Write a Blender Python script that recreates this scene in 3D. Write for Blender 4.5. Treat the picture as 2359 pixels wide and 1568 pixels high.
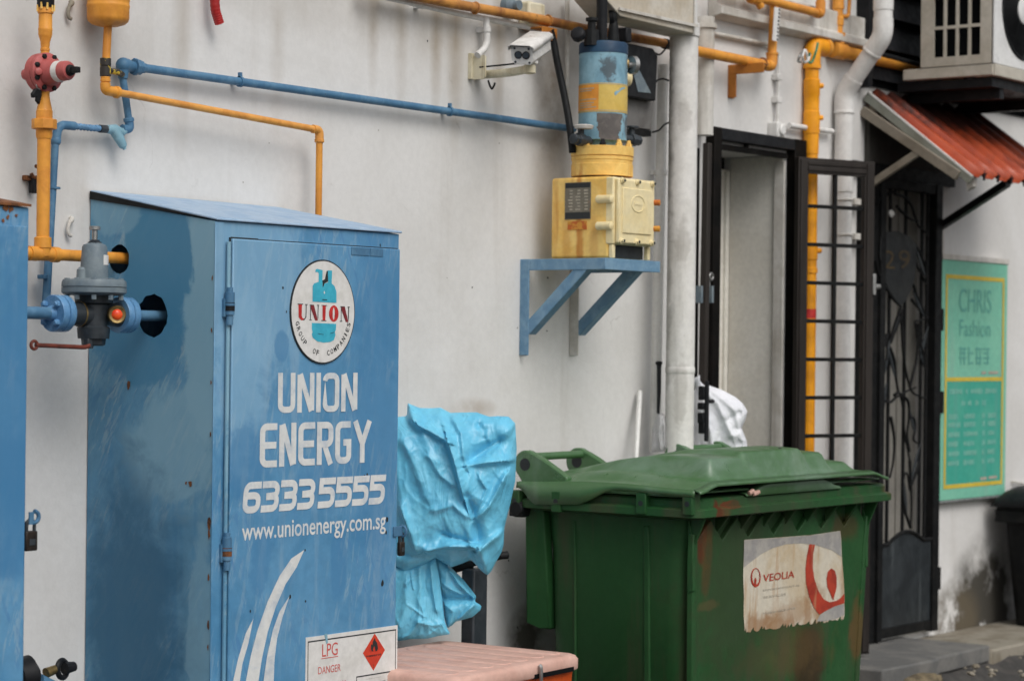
import bpy, bmesh, math, random
from mathutils import Vector, Matrix, noise
R = math.radians
V = Vector
random.seed(7)
for o in list(bpy.data.objects):
    bpy.data.objects.remove(o)
scene = bpy.context.scene
col = scene.collection

# ------------------------------------------------------------------ camera
PHI = R(52.5)                      # angle between the wall's normal and the optical axis
FPX = 5250.0                       # focal length in pixels of a 2359 px wide picture
EPS = 0.012                        # camera roll
EYE = V((0, 0, 1.68))
FWD = V((math.sin(PHI), math.cos(PHI), 0))
RGT = V((math.cos(PHI), -math.sin(PHI), 0))
UP = V((0, 0, 1))
RX = RGT * math.cos(EPS) + UP * math.sin(EPS)
UX = UP * math.cos(EPS) - RGT * math.sin(EPS)
cam_d = bpy.data.cameras.new('camera')
cam = bpy.data.objects.new('camera', cam_d)
col.objects.link(cam)
cam.matrix_world = Matrix(((RX.x, UX.x, -FWD.x, EYE.x), (RX.y, UX.y, -FWD.y, EYE.y),
                           (RX.z, UX.z, -FWD.z, EYE.z), (0, 0, 0, 1)))
cam_d.sensor_width = 36
cam_d.lens = 36 * FPX / 2359
cam_d.shift_y = 16 / 2359
cam_d.clip_end = 500
cam_d.dof.use_dof = True
cam_d.dof.focus_distance = 7.5
cam_d.dof.aperture_fstop = 3.4
scene.camera = cam

# ------------------------------------------------------------------ light
SUN_AZ, SUN_EL = -20.0, 48.0        # degrees: azimuth turned from the wall's outward normal towards +X
sd = V((math.sin(R(SUN_AZ)) * math.cos(R(SUN_EL)), -math.cos(R(SUN_AZ)) * math.cos(R(SUN_EL)), math.sin(R(SUN_EL))))
sl = bpy.data.lights.new('sun', 'SUN')
sl.energy = 0.95
sl.angle = R(32)
sl.color = (1.0, 0.965, 0.915)
sun = bpy.data.objects.new('sun', sl)
col.objects.link(sun)
sun.rotation_euler = sd.to_track_quat('Z', 'Y').to_euler()
sun.location = (5, -5, 12)
w = bpy.data.worlds.new('World')
scene.world = w
w.use_nodes = True
nt = w.node_tree
nt.nodes.clear()
sky = nt.nodes.new('ShaderNodeTexSky')
sky.sky_type = 'NISHITA'
sky.sun_disc = False
sky.sun_elevation = R(SUN_EL)
sky.sun_rotation = math.atan2(sd.x, sd.y)
sky.dust_density = 4.0
sky.air_density = 1.2
hs = nt.nodes.new('ShaderNodeHueSaturation')
hs.inputs['Saturation'].default_value = 0.22
bg = nt.nodes.new('ShaderNodeBackground')
bg.inputs['Strength'].default_value = 0.128
wo = nt.nodes.new('ShaderNodeOutputWorld')
nt.links.new(sky.outputs[0], hs.inputs['Color'])
nt.links.new(hs.outputs[0], bg.inputs['Color'])
nt.links.new(bg.outputs[0], wo.inputs['Surface'])
scene.view_settings.view_transform = 'Standard'
scene.view_settings.look = 'None'
scene.view_settings.exposure = 0.04
scene.view_settings.gamma = 1.0
scene.render.engine = 'CYCLES'
scene.render.resolution_x = 1024
scene.render.resolution_y = 680

# ------------------------------------------------------------------ geometry of the place
W = 5.52                           # the wall's face is the plane Y = W; X runs along it, the lane is at smaller Y
CF = 4.957                         # front of the gas cabinets
CX0, CX1 = 4.964, 5.827            # the big cabinet's two sides


def ray(px, py):
    return FWD + RX * ((px - 1179.5) / FPX) - UX * ((py - 800) / FPX)


def PP(px, py, p, n):
    d = ray(px, py)
    return EYE + d * ((p - EYE).dot(n) / d.dot(n))


def PY(px, py, y):
    return PP(px, py, V((0, y, 0)), V((0, 1, 0)))


def PX(px, py, x):
    return PP(px, py, V((x, 0, 0)), V((1, 0, 0)))


def PZ(px, py, z):
    return PP(px, py, V((0, 0, z)), V((0, 0, 1)))


def P(px, py, off=0.0):
    return PY(px, py, W - off)


def RAD(wpx, p):
    return wpx * 0.5 * (p - EYE).dot(FWD) / FPX


# ------------------------------------------------------------------ mesh helpers
WL = {}
SPLIT = {'front_ribs': 'front_rib', 'side_ribs': 'side_rib', 'purlins': 'purlin', 'plinths': 'plinth', 'pipe_sockets': 'pipe_socket', 'lock_plates': 'lock_plate', 'cable_ties': 'cable_tie',
         'ridge_end_caps': 'ridge_end_cap', 'screws': 'screw', 'feet': 'foot', 'ribs': 'rib', 'yellow_drips': 'paint_drip', 'saddles': 'saddle'}


class MB:
    def __init__(s):
        s.v = []
        s.f = []
        s.M = None

    def add(s, vs, fs):
        n = len(s.v)
        for p in vs:
            p = V(p)
            s.v.append(s.M @ p if s.M else p)
        for f in fs:
            s.f.append([i + n for i in f])
        return s

    def box(s, a, b):
        x0, y0, z0 = a
        x1, y1, z1 = b
        return s.add([(x0, y0, z0), (x1, y0, z0), (x1, y1, z0), (x0, y1, z0), (x0, y0, z1), (x1, y0, z1), (x1, y1, z1), (x0, y1, z1)],
                     [(0, 3, 2, 1), (4, 5, 6, 7), (0, 1, 5, 4), (1, 2, 6, 5), (2, 3, 7, 6), (3, 0, 4, 7)])

    def boxc(s, c, d):
        c = V(c)
        d = V(d) / 2
        return s.box(c - d, c + d)

    def prism(s, pts, vec):
        n = len(pts)
        vec = V(vec)
        vs = [V(p) for p in pts] + [V(p) + vec for p in pts]
        fs = [list(range(n))[::-1], list(range(n, 2 * n))]
        for i in range(n):
            j = (i + 1) % n
            fs.append((i, j, n + j, n + i))
        return s.add(vs, fs)

    def sheet(s, pts):
        return s.add(pts, [list(range(len(pts)))])

    def bar(s, a, b, w, h, upv=(0, 0, 1)):
        a, b = V(a), V(b)
        d = (b - a).normalized()
        u = V(upv)
        u = (u - d * u.dot(d))
        if u.length < 1e-5:
            u = V((1, 0, 0)) - d * d.x
        u.normalize()
        r = d.cross(u)
        q = [a + r * (w / 2) * i + u * (h / 2) * j for i, j in ((-1, -1), (1, -1), (1, 1), (-1, 1))]
        return s.prism(q, b - a)

    def lathe(s, o, ax, prof, seg=24, cap=True):
        o = V(o)
        ax = V(ax).normalized()
        t = V((1, 0, 0)) if abs(ax.x) < .8 else V((0, 0, 1))
        u = (t - ax * t.dot(ax)).normalized()
        w_ = ax.cross(u)
        vs = []
        for h, r in prof:
            for k in range(seg):
                a = 2 * math.pi * k / seg
                vs.append(o + ax * h + (u * math.cos(a) + w_ * math.sin(a)) * max(r, 1e-5))
        fs = []
        for i in range(len(prof) - 1):
            for k in range(seg):
                j = (k + 1) % seg
                fs.append((i * seg + k, i * seg + j, (i + 1) * seg + j, (i + 1) * seg + k))
        if cap:
            fs.append(list(range(seg))[::-1])
            m = (len(prof) - 1) * seg
            fs.append([m + k for k in range(seg)])
        return s.add(vs, fs)

    def cyl(s, a, b, r, seg=20):
        a, b = V(a), V(b)
        return s.lathe(a, b - a, [(0, r), ((b - a).length, r)], seg)

    def ball(s, c, r, seg=16):
        n = 8
        return s.lathe(c, (0, 0, 1), [(-r * math.cos(math.pi * i / n), r * math.sin(math.pi * i / n)) for i in range(n + 1)], seg, False)

    def tube(s, pts, r, seg=14, cap=True, closed=False):
        pts = [V(p) for p in pts]
        n = len(pts)
        rr = r if isinstance(r, (list, tuple)) else [r] * n
        tg = []
        for i in range(n):
            if closed:
                t = pts[(i + 1) % n] - pts[i - 1]
            else:
                t = pts[min(i + 1, n - 1)] - pts[max(i - 1, 0)]
            tg.append(t.normalized())
        u = V((0, 0, 1))
        if abs(tg[0].z) > .9:
            u = V((0, 1, 0))
        vs = []
        for i in range(n):
            u = (u - tg[i] * u.dot(tg[i])).normalized()
            w_ = tg[i].cross(u)
            for k in range(seg):
                a = 2 * math.pi * k / seg
                vs.append(pts[i] + (u * math.cos(a) + w_ * math.sin(a)) * rr[i])
        fs = []
        for i in range(n if closed else n - 1):
            i2 = (i + 1) % n
            for k in range(seg):
                j = (k + 1) % seg
                fs.append((i * seg + k, i * seg + j, i2 * seg + j, i2 * seg + k))
        if cap and not closed:
            fs.append(list(range(seg))[::-1])
            fs.append([(n - 1) * seg + k for k in range(seg)])
        return s.add(vs, fs)

    def ring(s, c, ax, rad, r, seg=24, a0=0, a1=360, sy=1.0):
        ax = V(ax).normalized()
        t = V((0, 0, 1)) if abs(ax.z) < .8 else V((1, 0, 0))
        u = (t - ax * t.dot(ax)).normalized()
        w_ = ax.cross(u)
        full = abs(a1 - a0) >= 360
        m = seg if full else seg + 1
        pts = [V(c) + (u * math.cos(R(a0 + (a1 - a0) * i / seg)) * sy + w_ * math.sin(R(a0 + (a1 - a0) * i / seg))) * rad for i in range(m)]
        return s.tube(pts, r, 8, True, full)

    def grid(s, fn, nu, nv, flip=False):
        vs = [fn(i / nu, j / nv) for j in range(nv + 1) for i in range(nu + 1)]
        fs = []
        for j in range(nv):
            for i in range(nu):
                a = j * (nu + 1) + i
                q = (a, a + 1, a + nu + 2, a + nu + 1)
                fs.append(q[::-1] if flip else q)
        return s.add(vs, fs)

    def islands(s):
        up = list(range(len(s.v)))

        def find(i):
            while up[i] != i:
                up[i] = up[up[i]]
                i = up[i]
            return i
        for f in s.f:
            a = find(f[0])
            for i in f[1:]:
                up[find(i)] = a
        out = {}
        for f in s.f:
            out.setdefault(find(f[0]), []).append(f)
        res = []
        for fs in out.values():
            ids = sorted({i for f in fs for i in f})
            mp = {i: k for k, i in enumerate(ids)}
            m = MB()
            m.v = [s.v[i] for i in ids]
            m.f = [[mp[i] for i in f] for f in fs]
            res.append(m)
        return res

    def build(s, name, mat, parent=None, bevel=0.0, smooth=35, label=None, cat=None, group=None, kind=None, solid=0.0, sub=0, seg=2):
        if name in SPLIT:            # like pieces become parts of their own
            new = SPLIT[name]
            return [m.build(new, mat, parent, bevel, smooth, label, cat, group, kind, solid, sub, seg) for m in s.islands()][0]
        if parent is not None:
            loc = WL[parent.name]
        else:
            xs = [p.x for p in s.v]
            ys = [p.y for p in s.v]
            zs = [p.z for p in s.v]
            loc = V(((min(xs) + max(xs)) / 2, (min(ys) + max(ys)) / 2, min(zs)))
        me = bpy.data.meshes.new(name)
        me.from_pydata([tuple(p - loc) for p in s.v], [], s.f)
        bm = bmesh.new()
        bm.from_mesh(me)
        bmesh.ops.recalc_face_normals(bm, faces=bm.faces)
        bm.to_mesh(me)
        bm.free()
        if smooth:
            for p in me.polygons:
                p.use_smooth = True
            me.set_sharp_from_angle(angle=R(smooth))
        me.materials.append(mat)
        o = bpy.data.objects.new(name, me)
        col.objects.link(o)
        WL[o.name] = loc
        if parent is not None:
            o.parent = parent
        else:
            o.location = loc
        if solid:
            m = o.modifiers.new('Solidify', 'SOLIDIFY')
            m.thickness = solid
            m.offset = 0
        if bevel:
            m = o.modifiers.new('Bevel', 'BEVEL')
            m.width = bevel
            m.segments = seg
            m.limit_method = 'ANGLE'
            m.angle_limit = R(40)
        if sub:
            m = o.modifiers.new('Subdivision', 'SUBSURF')
            m.levels = sub
            m.render_levels = sub
        tag(o, label, cat, group, kind)
        return o


def tag(o, label=None, cat=None, group=None, kind=None):
    if label:
        o['label'] = label
    if cat:
        o['category'] = cat
    if group:
        o['group'] = group
    if kind:
        o['kind'] = kind
    return o


def thing(name, label, cat, loc, group=None):
    o = bpy.data.objects.new(name, None)
    o.empty_display_size = .1
    col.objects.link(o)
    o.location = loc
    WL[o.name] = V(loc)
    return tag(o, label, cat, group)


def fillet(pts, rad, n=6):
    pts = [V(p) for p in pts]
    out = [pts[0]]
    for i in range(1, len(pts) - 1):
        a, b, c = pts[i - 1], pts[i], pts[i + 1]
        d1, d2 = (a - b), (c - b)
        r = min(rad, d1.length * .49, d2.length * .49)
        p0, p1 = b + d1.normalized() * r, b + d2.normalized() * r
        for k in range(n + 1):
            t = k / n
            out.append(p0 * (1 - t) ** 2 + b * 2 * t * (1 - t) + p1 * t * t)
    out.append(pts[-1])
    return out


def smooth_path(pts, n=8):
    pts = [V(p) for p in pts]
    q = [pts[0] * 2 - pts[1]] + pts + [pts[-1] * 2 - pts[-2]]
    out = []
    for i in range(1, len(q) - 2):
        for k in range(n):
            t = k / n
            a, b, c, d = q[i - 1], q[i], q[i + 1], q[i + 2]
            out.append(((b * 2) + (c - a) * t + (a * 2 - b * 5 + c * 4 - d) * t * t + (b * 3 - a - c * 3 + d) * t ** 3) * .5)
    out.append(pts[-1])
    return out


def curve_fill(outer, holes=()):
    """flat polygon with holes -> 2-D verts, faces"""
    cu = bpy.data.curves.new('tmp', 'CURVE')
    cu.dimensions = '2D'
    cu.fill_mode = 'BOTH'
    for pl in [outer] + list(holes):
        sp = cu.splines.new('POLY')
        sp.points.add(len(pl) - 1)
        for i, p in enumerate(pl):
            sp.points[i].co = (p[0], p[1], 0, 1)
        sp.use_cyclic_u = True
    return _to2d(cu)


def _to2d(cu):
    o = bpy.data.objects.new('tmp', cu)
    col.objects.link(o)
    bpy.context.view_layer.update()
    ev = o.evaluated_get(bpy.context.evaluated_depsgraph_get())
    me = bpy.data.meshes.new_from_object(ev)
    vs = [(v.co.x, v.co.y) for v in me.vertices]
    fs = [list(p.vertices) for p in me.polygons]
    bpy.data.objects.remove(o)
    bpy.data.meshes.remove(me)
    return vs, fs


def text2d(txt, bold=0.0, shear=0.0, spacing=1.0):
    """text scaled into the unit square"""
    cu = bpy.data.curves.new('tmp', 'FONT')
    cu.body = txt
    cu.offset = bold
    cu.shear = shear
    cu.space_character = spacing
    cu.resolution_u = 4
    vs, fs = _to2d(cu)
    x0, x1 = min(v[0] for v in vs), max(v[0] for v in vs)
    y0, y1 = min(v[1] for v in vs), max(v[1] for v in vs)
    return [((x - x0) / (x1 - x0), (y - y0) / (y1 - y0)) for x, y in vs], fs


def put2d(mb, vf, fn):
    mb.add([fn(x, y) for x, y in vf[0]], vf[1])


def strokes2d(polys, t):
    """thick polylines -> quads with mitred joins; list of (x, y) lists; t = (tx, ty) stroke widths"""
    out = []
    for pl in polys:
        n = len(pl)
        L, Rr = [], []
        for i in range(n):
            a = pl[max(i - 1, 0)]
            b = pl[min(i + 1, n - 1)]
            c = pl[i]

            def nrm(p, q):
                dx, dy = (q[0] - p[0]) / t[0], (q[1] - p[1]) / t[1]
                l = math.hypot(dx, dy) or 1
                return -dy / l, dx / l
            if i == 0:
                m = nrm(c, b)
            elif i == n - 1:
                m = nrm(a, c)
            else:
                n1, n2 = nrm(a, c), nrm(c, b)
                m = (n1[0] + n2[0], n1[1] + n2[1])
                l2 = m[0] ** 2 + m[1] ** 2
                k = 2 / max(l2, .6)
                m = (m[0] * k, m[1] * k)
            L.append((c[0] + m[0] * t[0] / 2, c[1] + m[1] * t[1] / 2))
            Rr.append((c[0] - m[0] * t[0] / 2, c[1] - m[1] * t[1] / 2))
        out.append((L + Rr, [(i, i + 1, n + i + 1, n + i) for i in range(n - 1)]))
    return out


# ------------------------------------------------------------------ materials
def mat(name, c1, c2=None, sc=5.0, lo=.42, hi=.62, rough=.55, metal=0.0, bump=.08, bsc=60.0, streak=None, rust=None,
        dist=0.6, stretch=(1, 1, 1), spec=.4, trans=0.0, alpha=1.0, fine=.06, coat=0.0, brush=None, crease=None):
    m = bpy.data.materials.new(name)
    m.use_nodes = True
    t = m.node_tree
    N, Lk = t.nodes, t.links
    b = N['Principled BSDF']
    tc = N.new('ShaderNodeTexCoord')
    mp = N.new('ShaderNodeMapping')
    mp.inputs['Scale'].default_value = stretch
    Lk.new(tc.outputs['Object'], mp.inputs['Vector'])

    def nz(scale, detail=6, rg=.6, vec=None, d=0.0):
        n = N.new('ShaderNodeTexNoise')
        n.inputs['Scale'].default_value = scale
        n.inputs['Detail'].default_value = detail
        n.inputs['Roughness'].default_value = rg
        n.inputs['Distortion'].default_value = d
        Lk.new(vec or mp.outputs[0], n.inputs['Vector'])
        return n.outputs['Fac']

    def rng(src, a, c, o0=0.0, o1=1.0):
        n = N.new('ShaderNodeMapRange')
        n.interpolation_type = 'SMOOTHSTEP'
        n.inputs['From Min'].default_value = a
        n.inputs['From Max'].default_value = c
        n.inputs['To Min'].default_value = o0
        n.inputs['To Max'].default_value = o1
        Lk.new(src, n.inputs['Value'])
        return n.outputs[0]

    def mix(f, a, c, blend='MIX'):
        n = N.new('ShaderNodeMix')
        n.data_type = 'RGBA'
        n.blend_type = blend
        for sock, val in ((n.inputs[0], f), (n.inputs[6], a), (n.inputs[7], c)):
            if hasattr(val, 'is_output'):
                Lk.new(val, sock)
            elif isinstance(val, (int, float)):
                sock.default_value = val
            else:
                sock.default_value = (*val, 1)
        return n.outputs[2]
    c = mix(rng(nz(sc, 7, .62, d=dist), lo, hi), c1, c2 or tuple(x * .85 for x in c1))
    if fine:
        f = rng(nz(bsc * .7, 4, .7), .3, .7, 1 - fine, 1 + fine)
        n = N.new('ShaderNodeVectorMath')
        n.operation = 'SCALE'
        Lk.new(c, n.inputs[0])
        Lk.new(f, n.inputs['Scale'])
        c = n.outputs[0]
    if streak:
        scol, amt, ssc, slo, shi = streak
        m2 = N.new('ShaderNodeMapping')
        m2.inputs['Scale'].default_value = (1, 1, .09)
        Lk.new(tc.outputs['Object'], m2.inputs['Vector'])
        c = mix(rng(nz(ssc, 5, .6, m2.outputs[0]), slo, shi, 0, amt), c, scol)
    for bcol, amt, rot, scl, blo, bhi in (brush or ()):
        # dragged brush marks: noise stretched along a tilted direction
        m3 = N.new('ShaderNodeMapping')
        m3.vector_type = 'TEXTURE'
        m3.inputs['Rotation'].default_value = rot
        m3.inputs['Scale'].default_value = scl
        Lk.new(tc.outputs['Object'], m3.inputs['Vector'])
        f1 = rng(nz(1.0, 6, .66, m3.outputs[0], .4), blo, bhi, 0, amt)
        f2 = rng(nz(2.6, 4, .6), .40, .60)
        mm = N.new('ShaderNodeMath')
        mm.operation = 'MULTIPLY'
        Lk.new(f1, mm.inputs[0])
        Lk.new(f2, mm.inputs[1])
        c = mix(mm.outputs[0], c, bcol)
    ru = None
    if rust:
        rc, rsc, rlo, rhi = rust
        ru = rng(nz(rsc, 8, .68), rlo, rhi)
        c = mix(ru, c, rc)
    Lk.new(c, b.inputs['Base Color'])
    r = rng(nz(sc * 2.3, 5, .6), .3, .7, max(rough - .1, .03), min(rough + .12, 1))
    Lk.new(r, b.inputs['Roughness'])
    b.inputs['Metallic'].default_value = metal
    b.inputs['Specular IOR Level'].default_value = spec
    b.inputs['Coat Weight'].default_value = coat
    if trans:
        b.inputs['Transmission Weight'].default_value = trans
    if alpha < 1:
        b.inputs['Alpha'].default_value = alpha
    if bump:
        bp = N.new('ShaderNodeBump')
        bp.inputs['Strength'].default_value = bump
        bp.inputs['Distance'].default_value = .004
        hsrc = nz(bsc, 5, .65)
        if crease:
            # sharp little ridges, as in crumpled film
            csc, cst, camt = crease
            m4 = N.new('ShaderNodeMapping')
            m4.inputs['Scale'].default_value = cst
            m4.inputs['Rotation'].default_value = (R(12), R(18), 0)
            Lk.new(tc.outputs['Object'], m4.inputs['Vector'])
            tot = None
            for k_ in (1.0, 2.3):
                q = N.new('ShaderNodeMath')
                q.operation = 'SUBTRACT'
                Lk.new(nz(csc * k_, 2, .5, m4.outputs[0], 1.2), q.inputs[0])
                q.inputs[1].default_value = .5
                q2 = N.new('ShaderNodeMath')
                q2.operation = 'ABSOLUTE'
                Lk.new(q.outputs[0], q2.inputs[0])
                q3 = N.new('ShaderNodeMath')
                q3.operation = 'MULTIPLY_ADD'
                Lk.new(q2.outputs[0], q3.inputs[0])
                q3.inputs[1].default_value = -camt / k_
                if tot:
                    Lk.new(tot, q3.inputs[2])
                else:
                    Lk.new(hsrc, q3.inputs[2])
                tot = q3.outputs[0]
            hsrc = tot
        Lk.new(hsrc, bp.inputs['Height'])
        Lk.new(bp.outputs[0], b.inputs['Normal'])
    m['base'] = b.name
    return m


def s(r, g, b):                    # sRGB 0-255 -> linear
    return tuple(((x / 255) / 12.92 if x / 255 <= .04045 else ((x / 255 + .055) / 1.055) ** 2.4) for x in (r, g, b))


RUST = (.10, .035, .014)
M = {}
M['orange'] = mat('orange_pipe_paint', (.74, .32, .045), (.62, .245, .035), 9, rough=.48, bump=.3, bsc=32, streak=((.42, .17, .03), .35, 30, .56, .7), rust=((.35, .13, .03), 26, .66, .75))
M['orange_pale'] = mat('faded_orange_paint', (.72, .335, .075), (.60, .25, .05), 11, rough=.55, rust=((.25, .10, .03), 22, .66, .76))
M['orange_deep'] = mat('bright_orange_paint', (.88, .36, .01), (.8, .31, .008), 8, rough=.4)
M['orange_dirty'] = mat('dirty_orange_paint', (.56, .25, .055), (.26, .10, .03), 7, .38, .66, rough=.6, rust=((.08, .04, .02), 18, .62, .74))
M['ochre'] = mat('ochre_bracket_paint', (.46, .17, .025), (.36, .125, .02), 12, rough=.6)
M['yellow'] = mat('cream_yellow_enamel', (.88, .60, .19), (.82, .50, .12), 9, .38, .62, rough=.45, streak=((.55, .25, .05), .55, 26, .56, .7))
M['cream'] = mat('pale_cream_enamel', (.80, .69, .42), (.78, .65, .36), 9, rough=.45)
M['blue'] = mat('sky_blue_cabinet_paint', (.108, .285, .475), (.066, .222, .40), 3.2, .40, .68, rough=.42, streak=((.25, .39, .52), .5, 16, .52, .70), rust=((.045, .04, .035), 24, .735, .755), bump=.05, bsc=35, brush=(((.24, .375, .49), .7, (0, R(12), 0), (.022, .1, .14), .52, .60), ((.075, .215, .42), .7, (0, R(-20), 0), (.02, .1, .11), .54, .61)))
M['blue_side'] = mat('repainted_shaded_blue_side', (.105, .275, .425), (.14, .31, .44), 2.6, .42, .62, rough=.45, dist=1.1, streak=((.07, .24, .42), .6, 15, .5, .64), rust=((.05, .03, .02), 13, .745, .755), bump=.05, bsc=35, stretch=(1, 1.3, .8), brush=(((.27, .39, .46), .75, (R(28), 0, 0), (.1, .018, .12), .52, .60), ((.065, .215, .38), .8, (R(35), 0, 0), (.1, .02, .10), .53, .60)))
M['blue_top'] = mat('chalky_blue_top', (.36, .47, .60), (.28, .41, .57), 8, rough=.6, rust=((.5, .36, .2), 16, .68, .74))
M['blue_pipe'] = mat('blue_pipe_paint', (.062, .165, .285), (.10, .22, .345), 14, .45, .65, rough=.5, rust=((.07, .05, .045), 24, .68, .75))
M['blue_brk'] = mat('blue_bracket_paint', (.13, .255, .385), (.19, .32, .44), 15, rough=.5, rust=((.12, .1, .08), 24, .7, .75))
M['teal'] = mat('weathered_teal_paint', (.27, .46, .55), (.19, .35, .43), 12, .4, .62, rough=.6, rust=((.06, .045, .04), 15, .66, .70), streak=((.4, .55, .6), .5, 30, .5, .65))
M['navy'] = mat('navy_paint', (.009, .038, .085), (.014, .055, .11), 9, rough=.5)
M['black'] = mat('black_iron', (.006, .0065, .007), (.011, .011, .011), 12, rough=.55, spec=.15)
M['black_metal'] = mat('sooty_black_metal', (.009, .010, .012), (.016, .016, .018), 12, rough=.45, spec=.2, rust=((.10, .07, .04), 20, .68, .75))
M['rubber'] = mat('black_rubber', (.008, .009, .010), None, 9, rough=.6, spec=.25)
M['brown'] = mat('dark_brown_enamel', (.030, .025, .022), (.021, .017, .015), 6, rough=.45, spec=.22, stretch=(1, 1, .2))
M['jamb'] = mat('black_brown_enamel', (.004, .0038, .0035), (.008, .0065, .0055), 6, rough=.5, spec=.08)
M['castgrey'] = mat('grey_cast_metal', (.13, .17, .20), (.18, .22, .24), 14, rough=.5, rust=((.5, .42, .1), 30, .73, .76))
M['castdark'] = mat('dark_cast_metal', (.026, .033, .040), (.04, .048, .056), 14, rough=.42, rust=((.18, .12, .07), 30, .72, .76))
M['steel'] = mat('worn_steel', (.42, .42, .41), (.3, .3, .29), 25, rough=.35, metal=.8)
M['brass'] = mat('tarnished_brass', (.30, .21, .085), (.2, .14, .06), 30, rough=.4, metal=.8)
M['sheet'] = mat('cyan_plastic_sheet', (.16, .55, .76), (.13, .50, .73), 6, rough=.36, bump=.55, bsc=30, spec=.5, crease=(5.5, (1, 1, .45), 9.0), rust=((.22, .56, .74), 16, .66, .82))
M['pink'] = mat('faded_pink_plastic', (.64, .405, .335), (.58, .35, .285), 8, rough=.55, rust=((.40, .22, .16), 24, .70, .78))
M['redbox'] = mat('orange_red_plastic_box', (.58, .085, .012), (.50, .065, .01), 7, rough=.45)
M['bin'] = mat('dark_green_bin_plastic', (.015, .072, .020), (.020, .080, .024), 3.5, rough=.55, spec=.3, streak=((.05, .062, .030), .75, 10, .48, .66), bump=.12, bsc=50)
M['rust'] = mat('rusty_iron', (.20, .075, .025), (.07, .03, .015), 25, rough=.8)
M['rustrod'] = mat('rust_red_rod', (.16, .035, .02), (.08, .02, .012), 25, rough=.55)
M['reg_red'] = mat('dusty_red_enamel', (.42, .10, .095), (.36, .075, .07), 16, .4, .62, rough=.5, rust=((.07, .03, .025), 14, .62, .72))
M['red_grip'] = mat('red_rubber_grip', (.42, .02, .018), (.33, .015, .014), 14, rough=.4)
M['signal'] = mat('orange_red_plastic', (.85, .10, .02), (.75, .05, .015), 40, rough=.2)
M['white'] = mat('white_pvc', (.72, .71, .69), (.66, .65, .63), 6, rough=.42, streak=((.45, .42, .37), .3, 14, .55, .72))
M['white_dirty'] = mat('grimy_white_pipe', (.74, .725, .70), (.66, .645, .61), 4, rough=.5, streak=((.2, .18, .16), .45, 11, .55, .75), rust=((.12, .11, .1), 9, .70, .76))
M['trim'] = mat('off_white_trim', (.62, .60, .56), (.52, .49, .44), 5, rough=.7, streak=((.25, .22, .18), .5, 9, .52, .7))
M['ivory'] = mat('ivory_plastic', (.66, .61, .46), (.58, .52, .36), 14, rough=.5, streak=((.35, .27, .13), .45, 40, .55, .7))
M['camwhite'] = mat('white_camera_plastic', (.72, .70, .67), (.62, .6, .57), 14, rough=.35, rust=((.25, .22, .18), 26, .70, .76))
M['glassblk'] = mat('black_lens_glass', (.008, .009, .011), None, 9, rough=.08, spec=.6, bump=0)
M['letter'] = mat('white_stencil_paint', (.66, .67, .66), (.50, .55, .60), 16, .45, .68, rough=.55, rust=((.20, .33, .50), 22, .68, .74))
M['letter_dim'] = mat('faded_grey_print', (.36, .33, .27), (.46, .41, .33), 60, rough=.6)
M['plate'] = mat('white_sign_plate', (.70, .69, .67), (.64, .63, .60), 10, rough=.4, rust=((.5, .42, .32), 12, .70, .78))
M['ink'] = mat('black_print', (.02, .024, .026), None, 20, rough=.5)
M['ink_red'] = mat('red_print', (.55, .035, .03), (.42, .02, .02), 30, rough=.5)
M['ink_maroon'] = mat('maroon_print', (.22, .025, .03), (.16, .015, .02), 30, rough=.5)
M['ink_rose'] = mat('thin_red_print', (.60, .09, .08), (.55, .12, .10), 60, rough=.5)
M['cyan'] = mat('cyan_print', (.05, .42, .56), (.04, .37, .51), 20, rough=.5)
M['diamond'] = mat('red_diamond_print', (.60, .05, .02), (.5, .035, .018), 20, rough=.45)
M["dark"] = mat("unlit_inside_black", (.006, .007, .008), None, 5, rough=.9, spec=.1)  # near-black standing for unlit insides and recesses

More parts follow.
